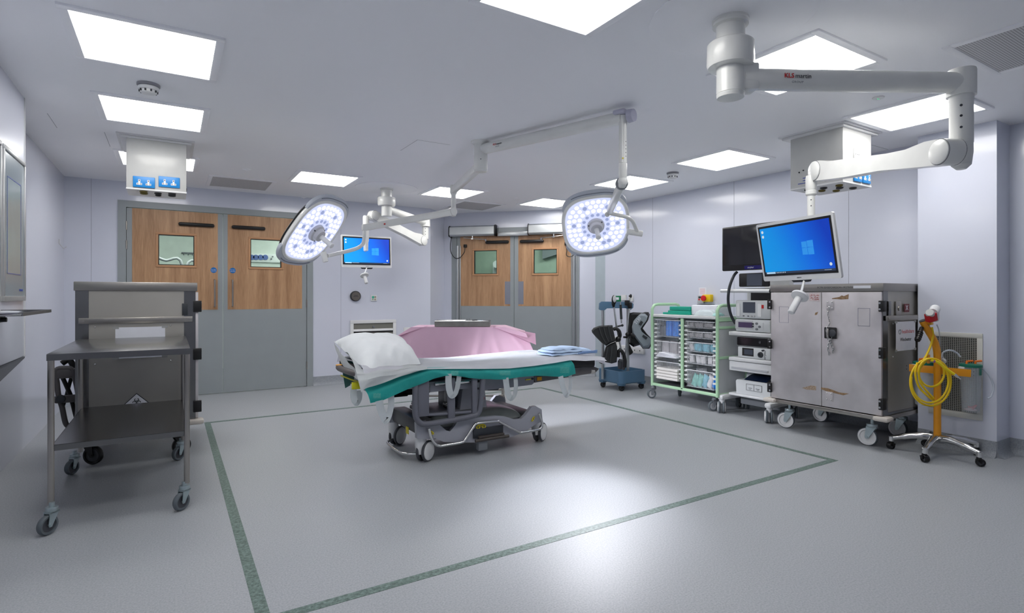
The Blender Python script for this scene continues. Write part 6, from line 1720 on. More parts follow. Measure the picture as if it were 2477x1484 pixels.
b.tube([at(*cropA([q_])[0], d=6.98) for q_ in ((430, 940), (435, 860), (470, 850), (505, 900), (525, 985), (520, 1080))], 0.022, 10, smooth=4); b.build('strap', M_BLACK, lb)
# steel support rods with oval grip
rd = thing('stirrup_rod', tuple(at(1490, 850, d=7.0)), 'long steel stirrup rod with an oval grip, standing in the blue trolley', 'support rod')
b = MB(); b.tube([at(*cropA([(368, 220)])[0], d=7.0), at(*cropA([(400, 470)])[0], d=7.0), at(*cropA([(495, 970)])[0], d=7.02)], 0.011, 10); b.build('rod', M_CHROME, rd)
b = MB(); b.sph(at(*cropA([(372, 150)])[0], d=6.98), 0.05, 20, (0.75, 0.35, 1.25)); b.cyl(at(*cropA([(364, 190)])[0], d=6.98), at(*cropA([(366, 245)])[0], d=7.0), 0.026, 0.014); b.build('oval_grip', M_BLACK, rd)
q = at(*cropA([(380, 135)])[0], d=6.95); b = MB(); b.sph(q, 0.037, 18, (0.75, 0.25, 1.2)); b.build('grip_badge', M_LGREY, rd)
b = MB(); b.tube([at(*cropA([q_])[0], d=7.0) for q_ in ((440, 985), (490, 1000), (505, 1060), (495, 1110))], 0.022, 10, smooth=3); b.box(at(*cropA([(470, 1040)])[0], d=7.02), (0.09, 0.05, 0.12), 0.02); b.build('rail_clamp', M_DGREY, rd)
rd2 = thing('stirrup_rod', tuple(at(1502, 800, d=7.1)), 'short dark-gripped rod hooked on the middle of the blue handle', 'support rod')
b = MB(); b.cyl(at(*cropA([(460, 180)])[0], d=7.05), at(*cropA([(475, 470)])[0], d=7.05), 0.009); b.build('rod', M_CHROME, rd2)
b = MB(); b.cyl(at(*cropA([(463, 215)])[0], d=7.05), at(*cropA([(473, 415)])[0], d=7.05), 0.016, seg=14); b.build('dark_grip', M_RUBBER, rd2)
b = MB(); b.tube([at(*cropA([q_])[0], d=7.05) for q_ in ((395, 520), (440, 510), (485, 500))], 0.011, 8); b.sph(at(*cropA([(487, 500)])[0], d=7.03), 0.017, 12); b.build('cross_link', M_INK, rd2)
rd3 = thing('stirrup_rod', tuple(at(1520, 850, d=7.1)), 'steel stirrup rod with black clamps leaning beside the right post of the blue trolley', 'support rod')
b = MB(); b.cyl(at(*cropA([(590, 210)])[0], d=7.12), at(*cropA([(525, 960)])[0], d=7.08), 0.011, seg=12); b.tube([at(*cropA([q_])[0], d=7.1) for q_ in ((580, 190), (600, 110), (604, 85))], 0.009, 8); b.build('rod', M_CHROME, rd3)
b = MB(); b.box(at(*cropA([(555, 190)])[0], d=7.08), (0.06, 0.05, 0.07), 0.015); b.box(at(*cropA([(590, 225)])[0], d=7.08), (0.05, 0.05, 0.08), 0.015); b.sph(at(*cropA([(603, 95)])[0], d=7.1), 0.017, 12, (1, 1, 1.5)); b.cyl(at(*cropA([(500, 663)])[0], d=7.06), at(*cropA([(560, 665)])[0], d=7.06), 0.013); b.build('clamp_knob', M_BLACK, rd3)
lb2 = thing('leg_boot', tuple(at(1550, 800, d=7.1)), 'grey-shelled leg boot with black pads, hung at the right of the blue trolley', 'leg boot', 'padded boots on the blue trolley')
b = MB(); padded(b, cropA([(620, 520), (640, 440), (700, 370), (745, 335), (800, 340), (838, 370), (825, 420), (770, 490), (735, 545), (755, 590), (820, 645), (885, 690), (880, 750), (850, 810), (780, 822), (735, 760), (680, 690), (625, 610)]), 7.0, 7.12); b.build('boot_shell', M_SHELL, lb2)
b = MB(); padded(b, cropA([(590, 330), (640, 318), (770, 325), (800, 315), (850, 318), (868, 350), (850, 420), (770, 540), (830, 620), (888, 680), (888, 780), (860, 822), (770, 825), (730, 770), (640, 800), (585, 760), (590, 690), (560, 600), (580, 480)]), 7.08, 7.22); b.build('inner_pad', M_BLACK, lb2)
b = MB(); padded(b, cropA([(580, 760), (600, 790), (638, 870), (620, 895), (582, 915), (575, 850)]), 7.1, 7.14); b.build('strap_tail', M_BLACK, lb2)
b = MB()
for pts in (((745, 435), (775, 455), (745, 508), (710, 485)), ((775, 628), (838, 668), (815, 698), (762, 655))):
    A = [b.bm.verts.new(at(*p, d=6.992)) for p in cropA(pts)]; B = [b.bm.verts.new(at(*p, d=7.01)) for p in cropA(pts)]
    b.bm.faces.new(A); b.bm.faces.new(list(reversed(B))); [b.bm.faces.new((A[i], B[i], B[(i + 1) % 4], A[(i + 1) % 4])) for i in range(4)]
b.build('hook_patch', M_INK, lb2)
qa, qb = at(*cropA([(640, 500)])[0], d=6.985), at(*cropA([(760, 370)])[0], d=6.985)
text('2130', 0.05, frame3((qa + qb) / 2, qb - qa, _U * 0.7 - _R * 0.7), M_PAPER, 'shell_lettering', lb2)
b = MB(); b.cyl(at(*cropA([(600, 625)])[0], d=7.0), at(*cropA([(655, 660)])[0], d=7.0), 0.022, seg=16); b.sph(at(*cropA([(560, 625)])[0], d=7.02), 0.03, 12); b.build('pivot_knob', M_BLACK, lb2)

# ================================================================ GREEN SUPPLY TROLLEY
gt = thing('supply_trolley', (5.02, 4.19, 0), 'pale green tubular supply trolley with wire baskets against the right wall', 'trolley')
gx0, gx1, gy0, gy1 = 4.76, 5.22, 3.735, 4.635
rt = 0.017
for y in (gy0, gy1):
    b = MB(); b.tube([(gx0, y, 0.16), (gx0, y, 0.98), (gx0, y, 1.05), (gx0 + 0.03, y, 1.09), (gx0 + 0.08, y, 1.10), (gx1 - 0.08, y, 1.10), (gx1 - 0.03, y, 1.09), (gx1, y, 1.05), (gx1, y, 0.98), (gx1, y, 0.16)], rt, 12)
    for z in (0.18, 0.56, 0.87): b.b2((gx0, y - 0.01, z - 0.014), (gx1, y + 0.01, z + 0.014), 0.003)
    b.b2((gx0, y - 0.012, 0.935), (gx1, y + 0.012, 0.975))
    b.build('end_frame', M_GREENTR, gt)
    MB().b2((gx0 + 0.01, y - 0.003, 0.19), (gx1 - 0.01, y + 0.003, 0.93)).build('side_sheet', mat('frosted_side', (222, 226, 228), 0.4, alpha=0.6), gt)
b = MB(); b.b2((gx0 - 0.012, gy0, 0.165), (gx0 + 0.012, gy1, 0.195), 0.003); b.b2((gx1 - 0.012, gy0, 0.165), (gx1 + 0.012, gy1, 0.195), 0.003)
b.b2((gx0 - 0.012, 4.176, 0.18), (gx0 + 0.012, 4.206, 0.95), 0.003); b.build('front_frame', M_GREENTR, gt)
# handle bar at the left end runs away to the right wall; worktop
MB().b2((gx0 - 0.005, gy0 + 0.02, 0.956), (gx1, gy1 - 0.018, 0.988), 0.004).build('worktop', M_WHITE2, gt)
b = MB(); b.b2((gx1 - 0.012, gy0 + 0.02, 0.19), (gx1 - 0.006, gy1 - 0.02, 0.95)); b.build('back_sheet', mat('pale_back', (232, 236, 240), 0.5), gt)
b = MB(); b.b2((gx0 + 0.03, gy0 + 0.02, 0.186), (gx1 - 0.02, gy1 - 0.02, 0.192)); b.build('floor_sheet', mat('dark_tray_base', (88, 88, 92), 0.5), gt)
# runners with rows of pegs (each rail one part)
for ci, (ya, yb_) in enumerate(((4.208, 4.615), (3.758, 4.174))):
    for si, y in enumerate((ya, yb_)):
        sgn = 1 if si == 0 else -1
        b = MB(); b.b2((gx0 + 0.03, y - 0.003 if sgn < 0 else y, 0.25), (gx0 + 0.20, y if sgn < 0 else y + 0.003, 0.93))
        for k in range(13):
            z = 0.29 + 0.0485 * k
            b.box((gx0 + 0.055, y + sgn * 0.022, z), (0.10, 0.044, 0.021), 0.009)
        b.build('runner_rail', M_WHITE2, gt)
for x, y, a_ in ((4.80, 4.685, 2.6), (4.81, 3.83, 2.75), (5.18, 4.60, 0.6), (5.19, 3.80, 0.3)):
    castor(gt, x, y, 0.165, 0.052, 0.03, a_, style='greycar', stem=0.02)
M_BASK = mat('basket_clear', (222, 228, 236), 0.3, alpha=0.5)
M_WIRE = mat('basket_wire', (236, 240, 244), 0.35)
def basket(ya, yb_, z0, z1, lab, drop=0.0):
    o = thing('wire_basket', (5.0, (ya + yb_) / 2, z0), lab, 'basket', 'wire baskets in the green trolley')
    x0, x1 = gx0 + 0.015, gx1 - 0.03
    b = MB(); b.b2((x0, ya, z0), (x1, yb_, z0 + 0.003)); b.build('basket_floor', M_BASK, o)
    b = MB(); b.tube([(x0, ya, z1 - drop), (x0, yb_, z1 - drop), (x1, yb_, z1), (x1, ya, z1)], 0.004, 6, closed=True)
    y = ya
    n_ = int((yb_ - ya) / 0.016)
    for k in range(n_ + 1):
        y = lerp(ya, yb_, k / n_); b.box((x0, y, (z0 + z1 - drop) / 2), (0.002, 0.002, z1 - drop - z0)); b.box((x1, y, (z0 + z1) / 2), (0.002, 0.002, z1 - z0))
    for k in range(22):
        x = lerp(x0, x1, k / 21)
        for yy2 in (ya, yb_): b.box((x, yy2, (z0 + z1 - drop) / 2), (0.002, 0.002, z1 - drop - z0))
    b.build('basket_wires', M_WIRE, o)
    return o
BL, BR_ = (4.232, 4.592), (3.782, 4.150)
basket(*BL, 0.735, 0.925, 'top left wire basket of the green trolley, holding blue packs')
basket(*BL, 0.50, 0.72, 'middle left wire basket of the green trolley, holding papers', 0.04)
basket(*BL, 0.25, 0.45, 'bottom left wire basket of the green trolley, holding folded white cloths')
basket(*BR_, 0.855, 0.925, 'shallow topmost basket in the right column of the green trolley')
basket(*BR_, 0.745, 0.815, 'second shallow basket in the right column of the green trolley')
basket(*BR_, 0.60, 0.70, 'third basket down in the right column, holding blue packets')
basket(*BR_, 0.47, 0.57, 'fourth basket down in the right column, holding white packets')
basket(*BR_, 0.22, 0.40, 'bottom right basket of the green trolley, holding teal packets')
# contents
def pack(x, y, z, sz, m, name, lab, cat, grp, rot=0.0, puff=0.0, seed=0):
    R4 = Matrix.Rotation(rot, 4, 'X')
    b = MB()
    if puff:
        rnd = random.Random(seed)
        ph = rnd.random() * 6
        T = Matrix.Translation((x, y, z)) @ R4
        def f(sg):
            def g_(s, q):
                a, c_ = 2 * s - 1, 2 * q - 1
                th = (max(0, 1 - a ** 4) * max(0, 1 - c_ ** 4)) ** 0.5
                return T @ Vector((sg * sz[0] / 2 * th * (1 + 0.2 * sin(6 * a + ph) * sin(5 * c_)), a * sz[1] / 2, c_ * sz[2] / 2))
            return g_
        b.grid(f(1), 12, 12); b.grid(f(-1), 12, 12); bmesh.ops.remove_doubles(b.bm, verts=b.bm.verts[:], dist=0.0004)
        return tag(b.build(name, m, None, sharp=80), lab, cat, grp)
    b.box((x, y, z), sz, min(sz) * 0.12, rot=R4)
    return tag(b.build(name, m), lab, cat, grp)
M_PKB = mat('pack_blue', (30, 136, 240), 0.4, var=(30, 0.2)); M_PKC = mat('packet_cyan', (120, 190, 210), 0.4, var=(25, 0.2)); M_PKT = mat('packet_teal', (120, 190, 180), 0.4, var=(25, 0.2)); M_PKW = mat('packet_white', (224, 222, 224), 0.5, var=(25, 0.08)); M_PKG = mat('packet_greyish', (176, 172, 176), 0.5, var=(25, 0.12))
for k in range(2): pack(4.86, 4.42 - 0.10 * k, 0.83, (0.13, 0.085, 0.17), M_PKB, 'blue_pack', ('left' if k == 0 else 'right') + ' one of the two bright blue packs in the top left basket', 'pack', 'bright blue packs')
pack(4.88, 4.53, 0.80, (0.12, 0.10, 0.11), mat('packet_grey', (110, 116, 122), 0.5), 'grey_pack', 'grey pack left of the bright blue packs', 'pack', None)
for k in range(3): pack(4.84 + 0.02 * k, 4.50 - 0.10 * k, 0.60, (0.02, 0.10, 0.17), M_PKG, 'sterile_pouch', ('left', 'middle', 'right')[k] + ' upright greyish pouch in the middle left basket', 'pouch', 'upright greyish pouches', 0.1 * k)
for k in range(4): pack(4.84, 4.40, 0.513 + 0.011 * k, (0.22, 0.30 - 0.03 * k, 0.009), M_PAPER, 'paper_pad', ('lowest', 'second', 'third', 'topmost')[k] + ' of four white pads in the middle left basket', 'paper pad', 'white pads in the basket', 0.03 * k)
for k in range(4): pack(4.87, 4.40, 0.27 + 0.033 * k, (0.26, 0.31, 0.028), mat('white_towel', (226, 224, 220), 0.9, bump=(60, 0.4)), 'folded_cloth', ('lowest', 'second lowest', 'second', 'topmost')[k] + ' of the folded white cloths in the bottom left basket', 'cloth', 'folded white cloths')
for row, (z, m, n_, nm) in enumerate(((0.885, M_PKG, 6, 'clear wrapped packet in the shallow topmost basket'), (0.775, M_PKG, 6, 'clear wrapped packet in the second shallow basket'), (0.645, M_PKC, 7, 'blue-tinted packet in the third basket down'), (0.515, M_PKW, 5, 'white packet in the fourth basket down'))):
    for k in range(n_):
        y = lerp(4.12, 3.81, k / (n_ - 1)); hgt = (0.05, 0.05, 0.085, 0.085)[row]
        pack(4.83 + 0.02 * (k % 2), y, z, (0.035, 0.06, hgt), M_PKW if (row == 2 and k == 0) else m, 'sterile_packet', nm + ', place ' + ('first from left', 'second', 'third', 'fourth', 'fifth', 'sixth', 'last')[k], 'packet', 'packets in basket row ' + ('one', 'two', 'three', 'four')[row], (k - 3) * 0.08, 1, k + row * 10)
for k in range(5): pack(4.82 + 0.012 * k, 4.06 - 0.055 * k, 0.29, (0.04, 0.075, 0.14), (M_PKT, M_PKT, M_PKC, M_PKW, M_PKB)[k], 'sterile_packet', ('pale teal packet, leftmost', 'teal packet, second', 'cyan packet, third', 'white packet, fourth', 'blue packet, rightmost')[k] + ' in the bottom right basket', 'packet', 'packets in the bottom right basket', 0.35, 1, k + 60)
# on the worktop
M_TEAL = mat('teal_box', (20, 162, 138), 0.45)
pack(4.90, 4.30, 1.012, (0.17, 0.30, 0.045), M_TEAL, 'glove_box', 'lower teal box at the left end of the green trolley top', 'box', 'teal boxes')
pack(4.90, 4.29, 1.058, (0.17, 0.27, 0.042), M_TEAL, 'glove_box', 'upper teal box stacked on the other on the green trolley top', 'box', 'teal boxes')
pack(4.90, 4.49, 1.000, (0.15, 0.09, 0.022), M_TEAL, 'flat_teal_box', 'small flat teal box at the far left of the green trolley top', 'box', None)
pack(4.97, 3.98, 1.045, (0.24, 0.34, 0.11), M_PAPER, 'white_carton', 'open white carton in the middle of the green trolley top', 'box', None)
pack(4.97, 4.05, 1.104, (0.12, 0.14, 0.004), M_INK, 'carton_opening', 'dark open flap of the white carton', 'flap', None)
def bag(y, z, sx, sy, sz, m, lab, seed):
    b = MB(); 
    def f(sg):
        def g_(s, q):
            a, c_ = 2 * s - 1, 2 * q - 1; th = (max(0, 1 - a ** 4) * max(0, 1 - c_ ** 4)) ** 0.5
            return (4.85 + a * sx / 2, y + c_ * sy / 2, z + (sg * sz / 2 * th if sg > 0 else 0) + 0.004 * sin(9 * a + seed) * sin(8 * c_) * th)
        return g_
    b.grid(f(1), 18, 18); b.grid(f(-1), 18, 18); bmesh.ops.remove_doubles(b.bm, verts=b.bm.verts[:], dist=0.0004)
    return tag(b.build('plastic_bag', m, None, sharp=80), lab, 'bag', 'clear bags on the green trolley')
M_BAG = mat('clear_bag', (214, 226, 230), 0.2, alpha=0.75)
bag(3.93, 0.990, 0.14, 0.26, 0.12, M_BAG, 'larger crumpled clear bag before the white carton', 1)
bag(3.80, 0.991, 0.14, 0.07, 0.06, mat('mint_bag', (170, 216, 216), 0.25, alpha=0.85), 'small mint-tinted bag at the right end of the green trolley top', 4)

# ================================================================ ENDOSCOPY TOWER
et = thing('equipment_tower', (5.06, 3.43, 0), 'white equipment tower on castors between the green trolley and the steel cabinet', 'equipment trolley')
tx, ty0, ty1 = 4.83, 3.19, 3.655
M_TOW = mat('tower_white', (216, 218, 220), 0.4)
b = MB(); b.b2((tx + 0.33, ty0 + 0.02, 0.15), (tx + 0.41, ty1 - 0.18, 1.60), 0.01); b.build('spine', M_TOW, et)
for z0_, z1_, nm in ((0.195, 0.22, 'bottom_shelf'), (0.545, 0.582, 'drawer_top_shelf'), (0.80, 0.84, 'middle_shelf')):
    MB().b2((tx, ty0 - 0.005, z0_), (tx + 0.42, ty1, z1_), 0.008).build(nm, M_TOW, et)
b = MB(); b.b2((tx + 0.01, ty0, 0.445), (tx + 0.38, ty1, 0.540), 0.006); dw = b.build('drawer', M_TOW, et)
MB().b2((tx + 0.002, ty0 + 0.03, 0.465), (tx + 0.012, ty1 - 0.03, 0.485), 0.003).build('drawer_grip', mat('grip_grey', (176, 178, 184), 0.5), dw)  # grip strip a little greyer than the drawer
b = MB(); b.b2((tx + 0.10, ty0, 1.255), (tx + 0.38, ty1 - 0.05, 1.275), 0.004); b.build('top_shelf', M_TOW, et)
b = MB(); b.cyl((tx, ty0 + 0.005, 1.245), (tx, ty1 + 0.09, 1.25), 0.0175, seg=18); hb_ = b.build('front_handle', M_TOW, et)
MB().cyl((tx, ty0 - 0.006, 1.245), (tx, ty0 + 0.005, 1.245), 0.0185, seg=18).build('handle_plug', M_BLACK, hb_)
for y in (ty0 + 0.03, ty1 + 0.0): MB().cyl((tx, y, 1.248), (tx + 0.12, y, 1.262), 0.012, seg=10).build('handle_bracket', M_TOW, et)
b = MB(); b.b2((tx + 0.12, ty0 + 0.02, 1.08), (tx + 0.30, ty0 + 0.30, 1.24), 0.01); b.build('dark_cable_bay', M_BLACK, et)
b = MB(); b.b2((tx + 0.26, ty1 - 0.20, 1.02), (tx + 0.30, ty1 - 0.03, 1.25)); b.build('back_panel', M_TOW, et)
# base feet and double castors
for y in (ty0 + 0.0, ty1 + 0.065):
    b = MB(); b.b2((tx - 0.06, y - 0.04, 0.135), (tx + 0.44, y + 0.035, 0.19), 0.025); b.build('base_foot', M_TOW, et)
    for x in (tx - 0.015, tx + 0.38):
        b = MB(); b.cyl((x, y, 0.10), (x, y, 0.15), 0.028, seg=18); b.build('castor_stem', M_TOW, et)
        for s_ in (-1, 1):
            axv = Vector((0.62, -0.78, 0)) * s_; cc = Vector((x - 0.01, y, 0.062)) + axv * 0.022
            w_ = MB().lathe([(0, -0.012), (0.05, -0.012), (0.060, -0.006), (0.062, 0.004), (0.056, 0.010), (0, 0.010)], cc, axv, 28).build('castor_wheel', M_GREYRUB, et)
            MB().lathe([(0, 0.010), (0.049, 0.0098), (0.046, 0.016), (0, 0.018)], cc, axv, 28).build('wheel_disc', M_WHITE2, w_)
b = MB(); b.b2((tx + 0.12, ty0 - 0.02, 0.10), (tx + 0.3, ty1 - 0.05, 0.19), 0.01); b.build('mains_box', M_GREYPL, et)
# devices on it: each a thing of its own
M_DEV = mat('device_white', (206, 210, 212), 0.4); M_SCRN = mat('dark_screen', (74, 80, 92), 0.15)
def device(y0, y1, z0, z1, name, lab, m=None, x0=tx + 0.015, dep=0.33, bev=0.012):
    o = thing(name, (x0, (y0 + y1) / 2, z0), lab, 'medical device', 'boxed devices on the equipment tower')
    MB().b2((x0, y0, z0), (x0 + dep, y1, z1), bev).build('case', m or M_DEV, o)
    return o
def plate(o, x0, yc, zc, w_, h_, m, name, t_=0.003, r=0.0):
    return sheet(frame3((x0, yc, zc), (0, -1, 0), (0, 0, 1)), w_, h_, m, name, o, t_, 0, r)
dy0, dy1 = ty0 + 0.012, 3.585
fx = tx + 0.015
def yv(u): return at(u, 800, x=fx).y
o = device(dy0, dy1, 0.975, 1.155, 'shaver_console', 'white console with a square dark screen, upper of two on the middle shelf')
plate(o, fx, yv(1812), 1.085, 0.135, 0.105, M_SCRN, 'display')
for u, m in ((1784, M_BLUE), (1845, M_RED)): plate(o, fx, yv(u), 1.095, 0.022, 0.034, m, 'side_marker', 0.004)
b = MB(); [b.cyl((fx, yv(u), 1.0), (fx - 0.012, yv(u), 1.0), 0.009, seg=14) for u in (1818, 1825)]; b.build('control_knob', M_LGREY, o)
b = MB(); [b.box((fx - 0.002, yv(u), 1.0), (0.004, 0.016, 0.008)) for u in (1799, 1810)]; b.build('port', M_INK, o)
for u in (1786, 1838): plate(o, fx, yv(u), 1.06, 0.038, 0.125, mat('grip_white', (224, 226, 228), 0.3), 'grip_bar', 0.006)
o = device(dy0, dy1, 0.845, 0.968, 'insufflator', 'white device with a long purple display, just above the middle shelf')
plate(o, fx, yv(1800), 0.912, 0.20, 0.085, M_LGREY, 'display_surround', 0.002); plate(o, fx, yv(1803), 0.912, 0.155, 0.052, mat('purple_display', (78, 66, 98), 0.2), 'display', 0.004)
b = MB(); [b.cyl((fx, yv(u), z), (fx - 0.012, yv(u), z), 0.011, seg=14) for u, z in ((1831, 0.93), (1838, 0.90), (1831, 0.875))]; b.build('control_knob', M_GREYPL, o)
b = MB(); [b.box((fx - 0.003, yv(1822), z), (0.004, 0.014, 0.016)) for z in (0.925, 0.9)]; b.build('push_key', M_INK, o)
plate(o, fx, yv(1846), 0.905, 0.012, 0.07, M_LGREY, 'side_lettering_strip', 0.001)
o = device(dy0 + 0.01, 3.57, 0.70, 0.795, 'camera_console', 'black-fronted camera box under the middle shelf', M_LGREY)
plate(o, fx, (dy0 + 3.58) / 2, 0.748, 0.345, 0.083, mat('gloss_black', (14, 14, 16), 0.1), 'black_front', 0.003, 0.012)
MB().cyl((fx - 0.003, yv(1839), 0.75), (fx - 0.008, yv(1839), 0.75), 0.012, seg=18).build('camera_socket', M_DGREY, o)
o = device(dy0, 3.56, 0.584, 0.697, 'light_source', 'white light source with a small dark screen and round port, above the drawer')
plate(o, fx, yv(1809), 0.645, 0.125, 0.078, M_BLACK, 'screen_surround', 0.002); plate(o, fx, yv(1811), 0.645, 0.095, 0.05, M_SCRN, 'display', 0.004)
MB().lathe([(0, 0), (0.028, 0), (0.026, 0.012), (0.014, 0.014), (0.012, 0.006), (0, 0.006)], (fx, yv(1840), 0.63), (-1, 0, 0), 24).build('light_port', M_INK, o)
text('stryker', 0.032, frame3((fx - 0.001, yv(1850), 0.635), (0, 0, 1), (0, 1, 0)), M_INK, 'brand_lettering', o)
b = MB(); q = Vector((fx - 0.001, yv(1845), 0.672)); b.sph(q, 0.012, 12, (0.1, 1.2, 0.8)); b.sph(q + Vector((0, -0.012, 0.006)), 0.008, 10, (0.1, 1, 0.8)); b.build('leaf_mark', M_INK, o)
# printer
o = thing('printer', (fx, 3.39, 0.22), 'white printer with a dark blue lid on the bottom shelf of the tower', 'printer')
b = MB(); b.prism([(dy0, 0.222), (3.575, 0.222), (3.58, 0.345), (3.565, 0.362), (dy0, 0.362)], 'x', fx, fx + 0.34)
b.prism([(dy0, 0.36), (3.575, 0.36), (3.57, 0.41), (dy0, 0.41)], 'x', fx + 0.16, fx + 0.34)
es = [e for e in b.bm.edges if len(e.link_faces) == 2 and e.calc_face_angle(0) > 1.0]; bmesh.ops.bevel(b.bm, geom=es, offset=0.006, segments=2, affect='EDGES'); b.build('case', M_DEV, o)
b = MB(); b.grid(lambda s, q: (fx + 0.02 + 0.16 * s, lerp(3.26, 3.50, q), 0.365 + 0.05 * s + 0.008 * sin(pi * s)), 8, 4, 0.006); b.build('lid', mat('navy_gloss', (26, 42, 76), 0.1), o)
pl = plate(o, fx, yv(1824), 0.30, 0.165, 0.062, M_DEV, 'label', 0.002)
b = MB(); yc = yv(1824)
for (ya, za, yb2, zb) in ((yc - 0.085, 0.329, yc + 0.085, 0.332), (yc - 0.085, 0.268, yc + 0.085, 0.271), (yc - 0.085, 0.268, yc - 0.082, 0.332), (yc + 0.082, 0.268, yc + 0.085, 0.332), (yc - 0.0015, 0.268, yc + 0.0015, 0.332), (yc - 0.06, 0.292, yc - 0.02, 0.296), (yc - 0.055, 0.28, yc - 0.03, 0.283), (yc + 0.02, 0.292, yc + 0.06, 0.296), (yc + 0.03, 0.28, yc + 0.055, 0.283)):
    b.b2((fx - 0.0035, ya, za), (fx - 0.002, yb2, zb))
b.build('label_print', M_INK, pl)
# tablet-like small monitor on top
o = thing('control_tablet', (tx, 3.39, 1.28), 'small black touch screen on top of the equipment tower', 'touch screen')
xs = tx + 0.02
MB().b2((xs, 3.222, 1.288), (xs + 0.03, 3.552, 1.424), 0.012).build('case', M_BLACK, o)
plate(o, xs, 3.375, 1.356, 0.165, 0.118, M_SCRN, 'display', 0.002)
# the endoscopy monitor above
o = thing('endoscopy_monitor', (tx, 3.43, 1.44), 'wide black switched-off monitor on the equipment tower, behind the big blue screen', 'monitor')
my0, my1, mz0, mz1 = 3.00, 3.735, 1.452, 1.90
b = MB(); b.b2((tx, my0, mz0), (tx + 0.045, my1, mz1), 0.012); b.build('case', M_BLACK, o)
plate(o, tx, (my0 + my1) / 2, (mz0 + mz1) / 2 + 0.02, 0.70, 0.375, mat('black_glass', (30, 30, 34), 0.06, spec=0.8), 'screen', 0.002)
plate(o, tx, 3.36, 1.478, 0.22, 0.035, mat('indigo_strip', (26, 20, 92), 0.2), 'indigo_band', 0.002)  # plain indigo strip behind the maker's name, no emission
text('stryker', 0.024, frame3((tx - 0.003, 3.40, 1.478), (0, -1, 0), (0, 0, 1)), M_LGREY, 'brand_lettering', o)
b = MB(); b.b2((tx + 0.045, 3.32, 1.50), (tx + 0.36, 3.42, 1.62), 0.01); b.build('mount', M_TOW, o)
# thick black cable
o = MB(); o.tube([at(1783, 658, x=tx + 0.06), at(1775, 668, x=tx + 0.03), at(1766, 690, x=tx - 0.01), at(1762, 712, x=tx - 0.025), at(1762, 735, x=tx - 0.01), at(1768, 762, x=tx + 0.02), at(1779, 784, x=tx + 0.05)], 0.014, 12, smooth=5)
tag(o.build('equipment_cable', mat('cable_black', (44, 48, 54), 0.5)), 'thick black cable looping down beside the equipment tower', 'cable')

# ================================================================ YELLOW SUCTION STAND
M_ORG = mat('amber_enamel', (226, 150, 10), 0.3, coat=0.3)
M_HOSE = mat('yellow_hose', (232, 196, 16), 0.35)
sc = Vector((4.915, 1.883, 0))
st = thing('suction_stand', tuple(sc), 'amber suction stand on a five-legged chrome base before the wall grille', 'suction stand')
for k, a_ in enumerate((187, 257, 113, 38, 327)):
    a_ = radians(a_); d_ = Vector((cos(a_), sin(a_), 0)); Rl = 0.285 if k not in (3,) else 0.25
    b = MB(); b.tube([sc + Vector((0, 0, 0.125)) + d_ * 0.02, sc + Vector((0, 0, 0.135)) + d_ * 0.08, sc + Vector((0, 0, 0.118)) + d_ * 0.18, sc + Vector((0, 0, 0.088)) + d_ * Rl], 0.02, 12, smooth=4, rs=[0.032, 0.029, 0.024, 0.019]); b.cyl(sc + d_ * Rl + Vector((0, 0, 0.064)), sc + d_ * Rl + Vector((0, 0, 0.1)), 0.021, seg=16)
    b.build('base_leg', M_CHROME, st)
    p = sc + d_ * (Rl + 0.005)
    castor(st, p.x, p.y, 0.066, 0.028, 0.034, a_ + 0.9, style='black', stem=0.009, lag=0.008)
def sp_(u, v, d=4.18): return at(u, v, d=d)
b = MB(); b.cyl(sc + Vector((0, 0, 0.10)), sc + Vector((0, 0, 0.145)), 0.03, seg=24); b.build('hub', M_CHROME, st)
pts = [sc + Vector((0, 0, 0.14)), sc + Vector((0, 0, 0.5)), sc + Vector((0, 0, 0.74)), sp_(2264, 838), sp_(2258, 822), sp_(2246, 802), sp_(2236, 785), sp_(2232, 777)]
pts[3:] = [Vector((p.x, p.y, p.z)) for p in pts[3:]]
b = MB(); b.tube(pts, 0.024, 18, smooth=4); po = b.build('pole', M_ORG, st)
MB().cyl(pts[-1] , pts[-1] + (pts[-1] - pts[-2]).normalized() * 0.006, 0.0235, seg=20).build('pole_cap', M_DGREY, st)
b = MB(); b.cyl(sp_(2230, 793), sp_(2219, 824, 4.12), 0.014, 0.019, seg=16, bev=0.003); [b.cyl(lerp(sp_(2230, 793), sp_(2219, 824, 4.12), f_), lerp(sp_(2230, 793), sp_(2219, 824, 4.12), f_ + 0.04), 0.021, seg=16) for f_ in (0.4, 0.55, 0.7, 0.85)]; b.build('grip_handle', M_BLACK, st)
ba, bb_ = at(2199, 890, d=4.30), at(2349, 904, d=4.06)
bd_ = (bb_ - ba).normalized(); BMx = frame3((ba + bb_) / 2, bd_, _U)
b = MB(BMx); b.box((0, 0, 0), ((bb_ - ba).length, 0.055, 0.006), 0.001); b.build('cross_bar', M_ORG, st)
b = MB(BMx); [b.cyl((x, y, 0.003), (x, y, 0.006), 0.003, seg=8) for x in (-0.2, 0.2) for y in (-0.012, 0.014)]; b.build('bolt', M_INK, st)
b = MB(); b.box(at(2246, 869, d=4.10), (0.03, 0.012, 0.065), 0.003); b.build('hose_hook', M_ORG, st)
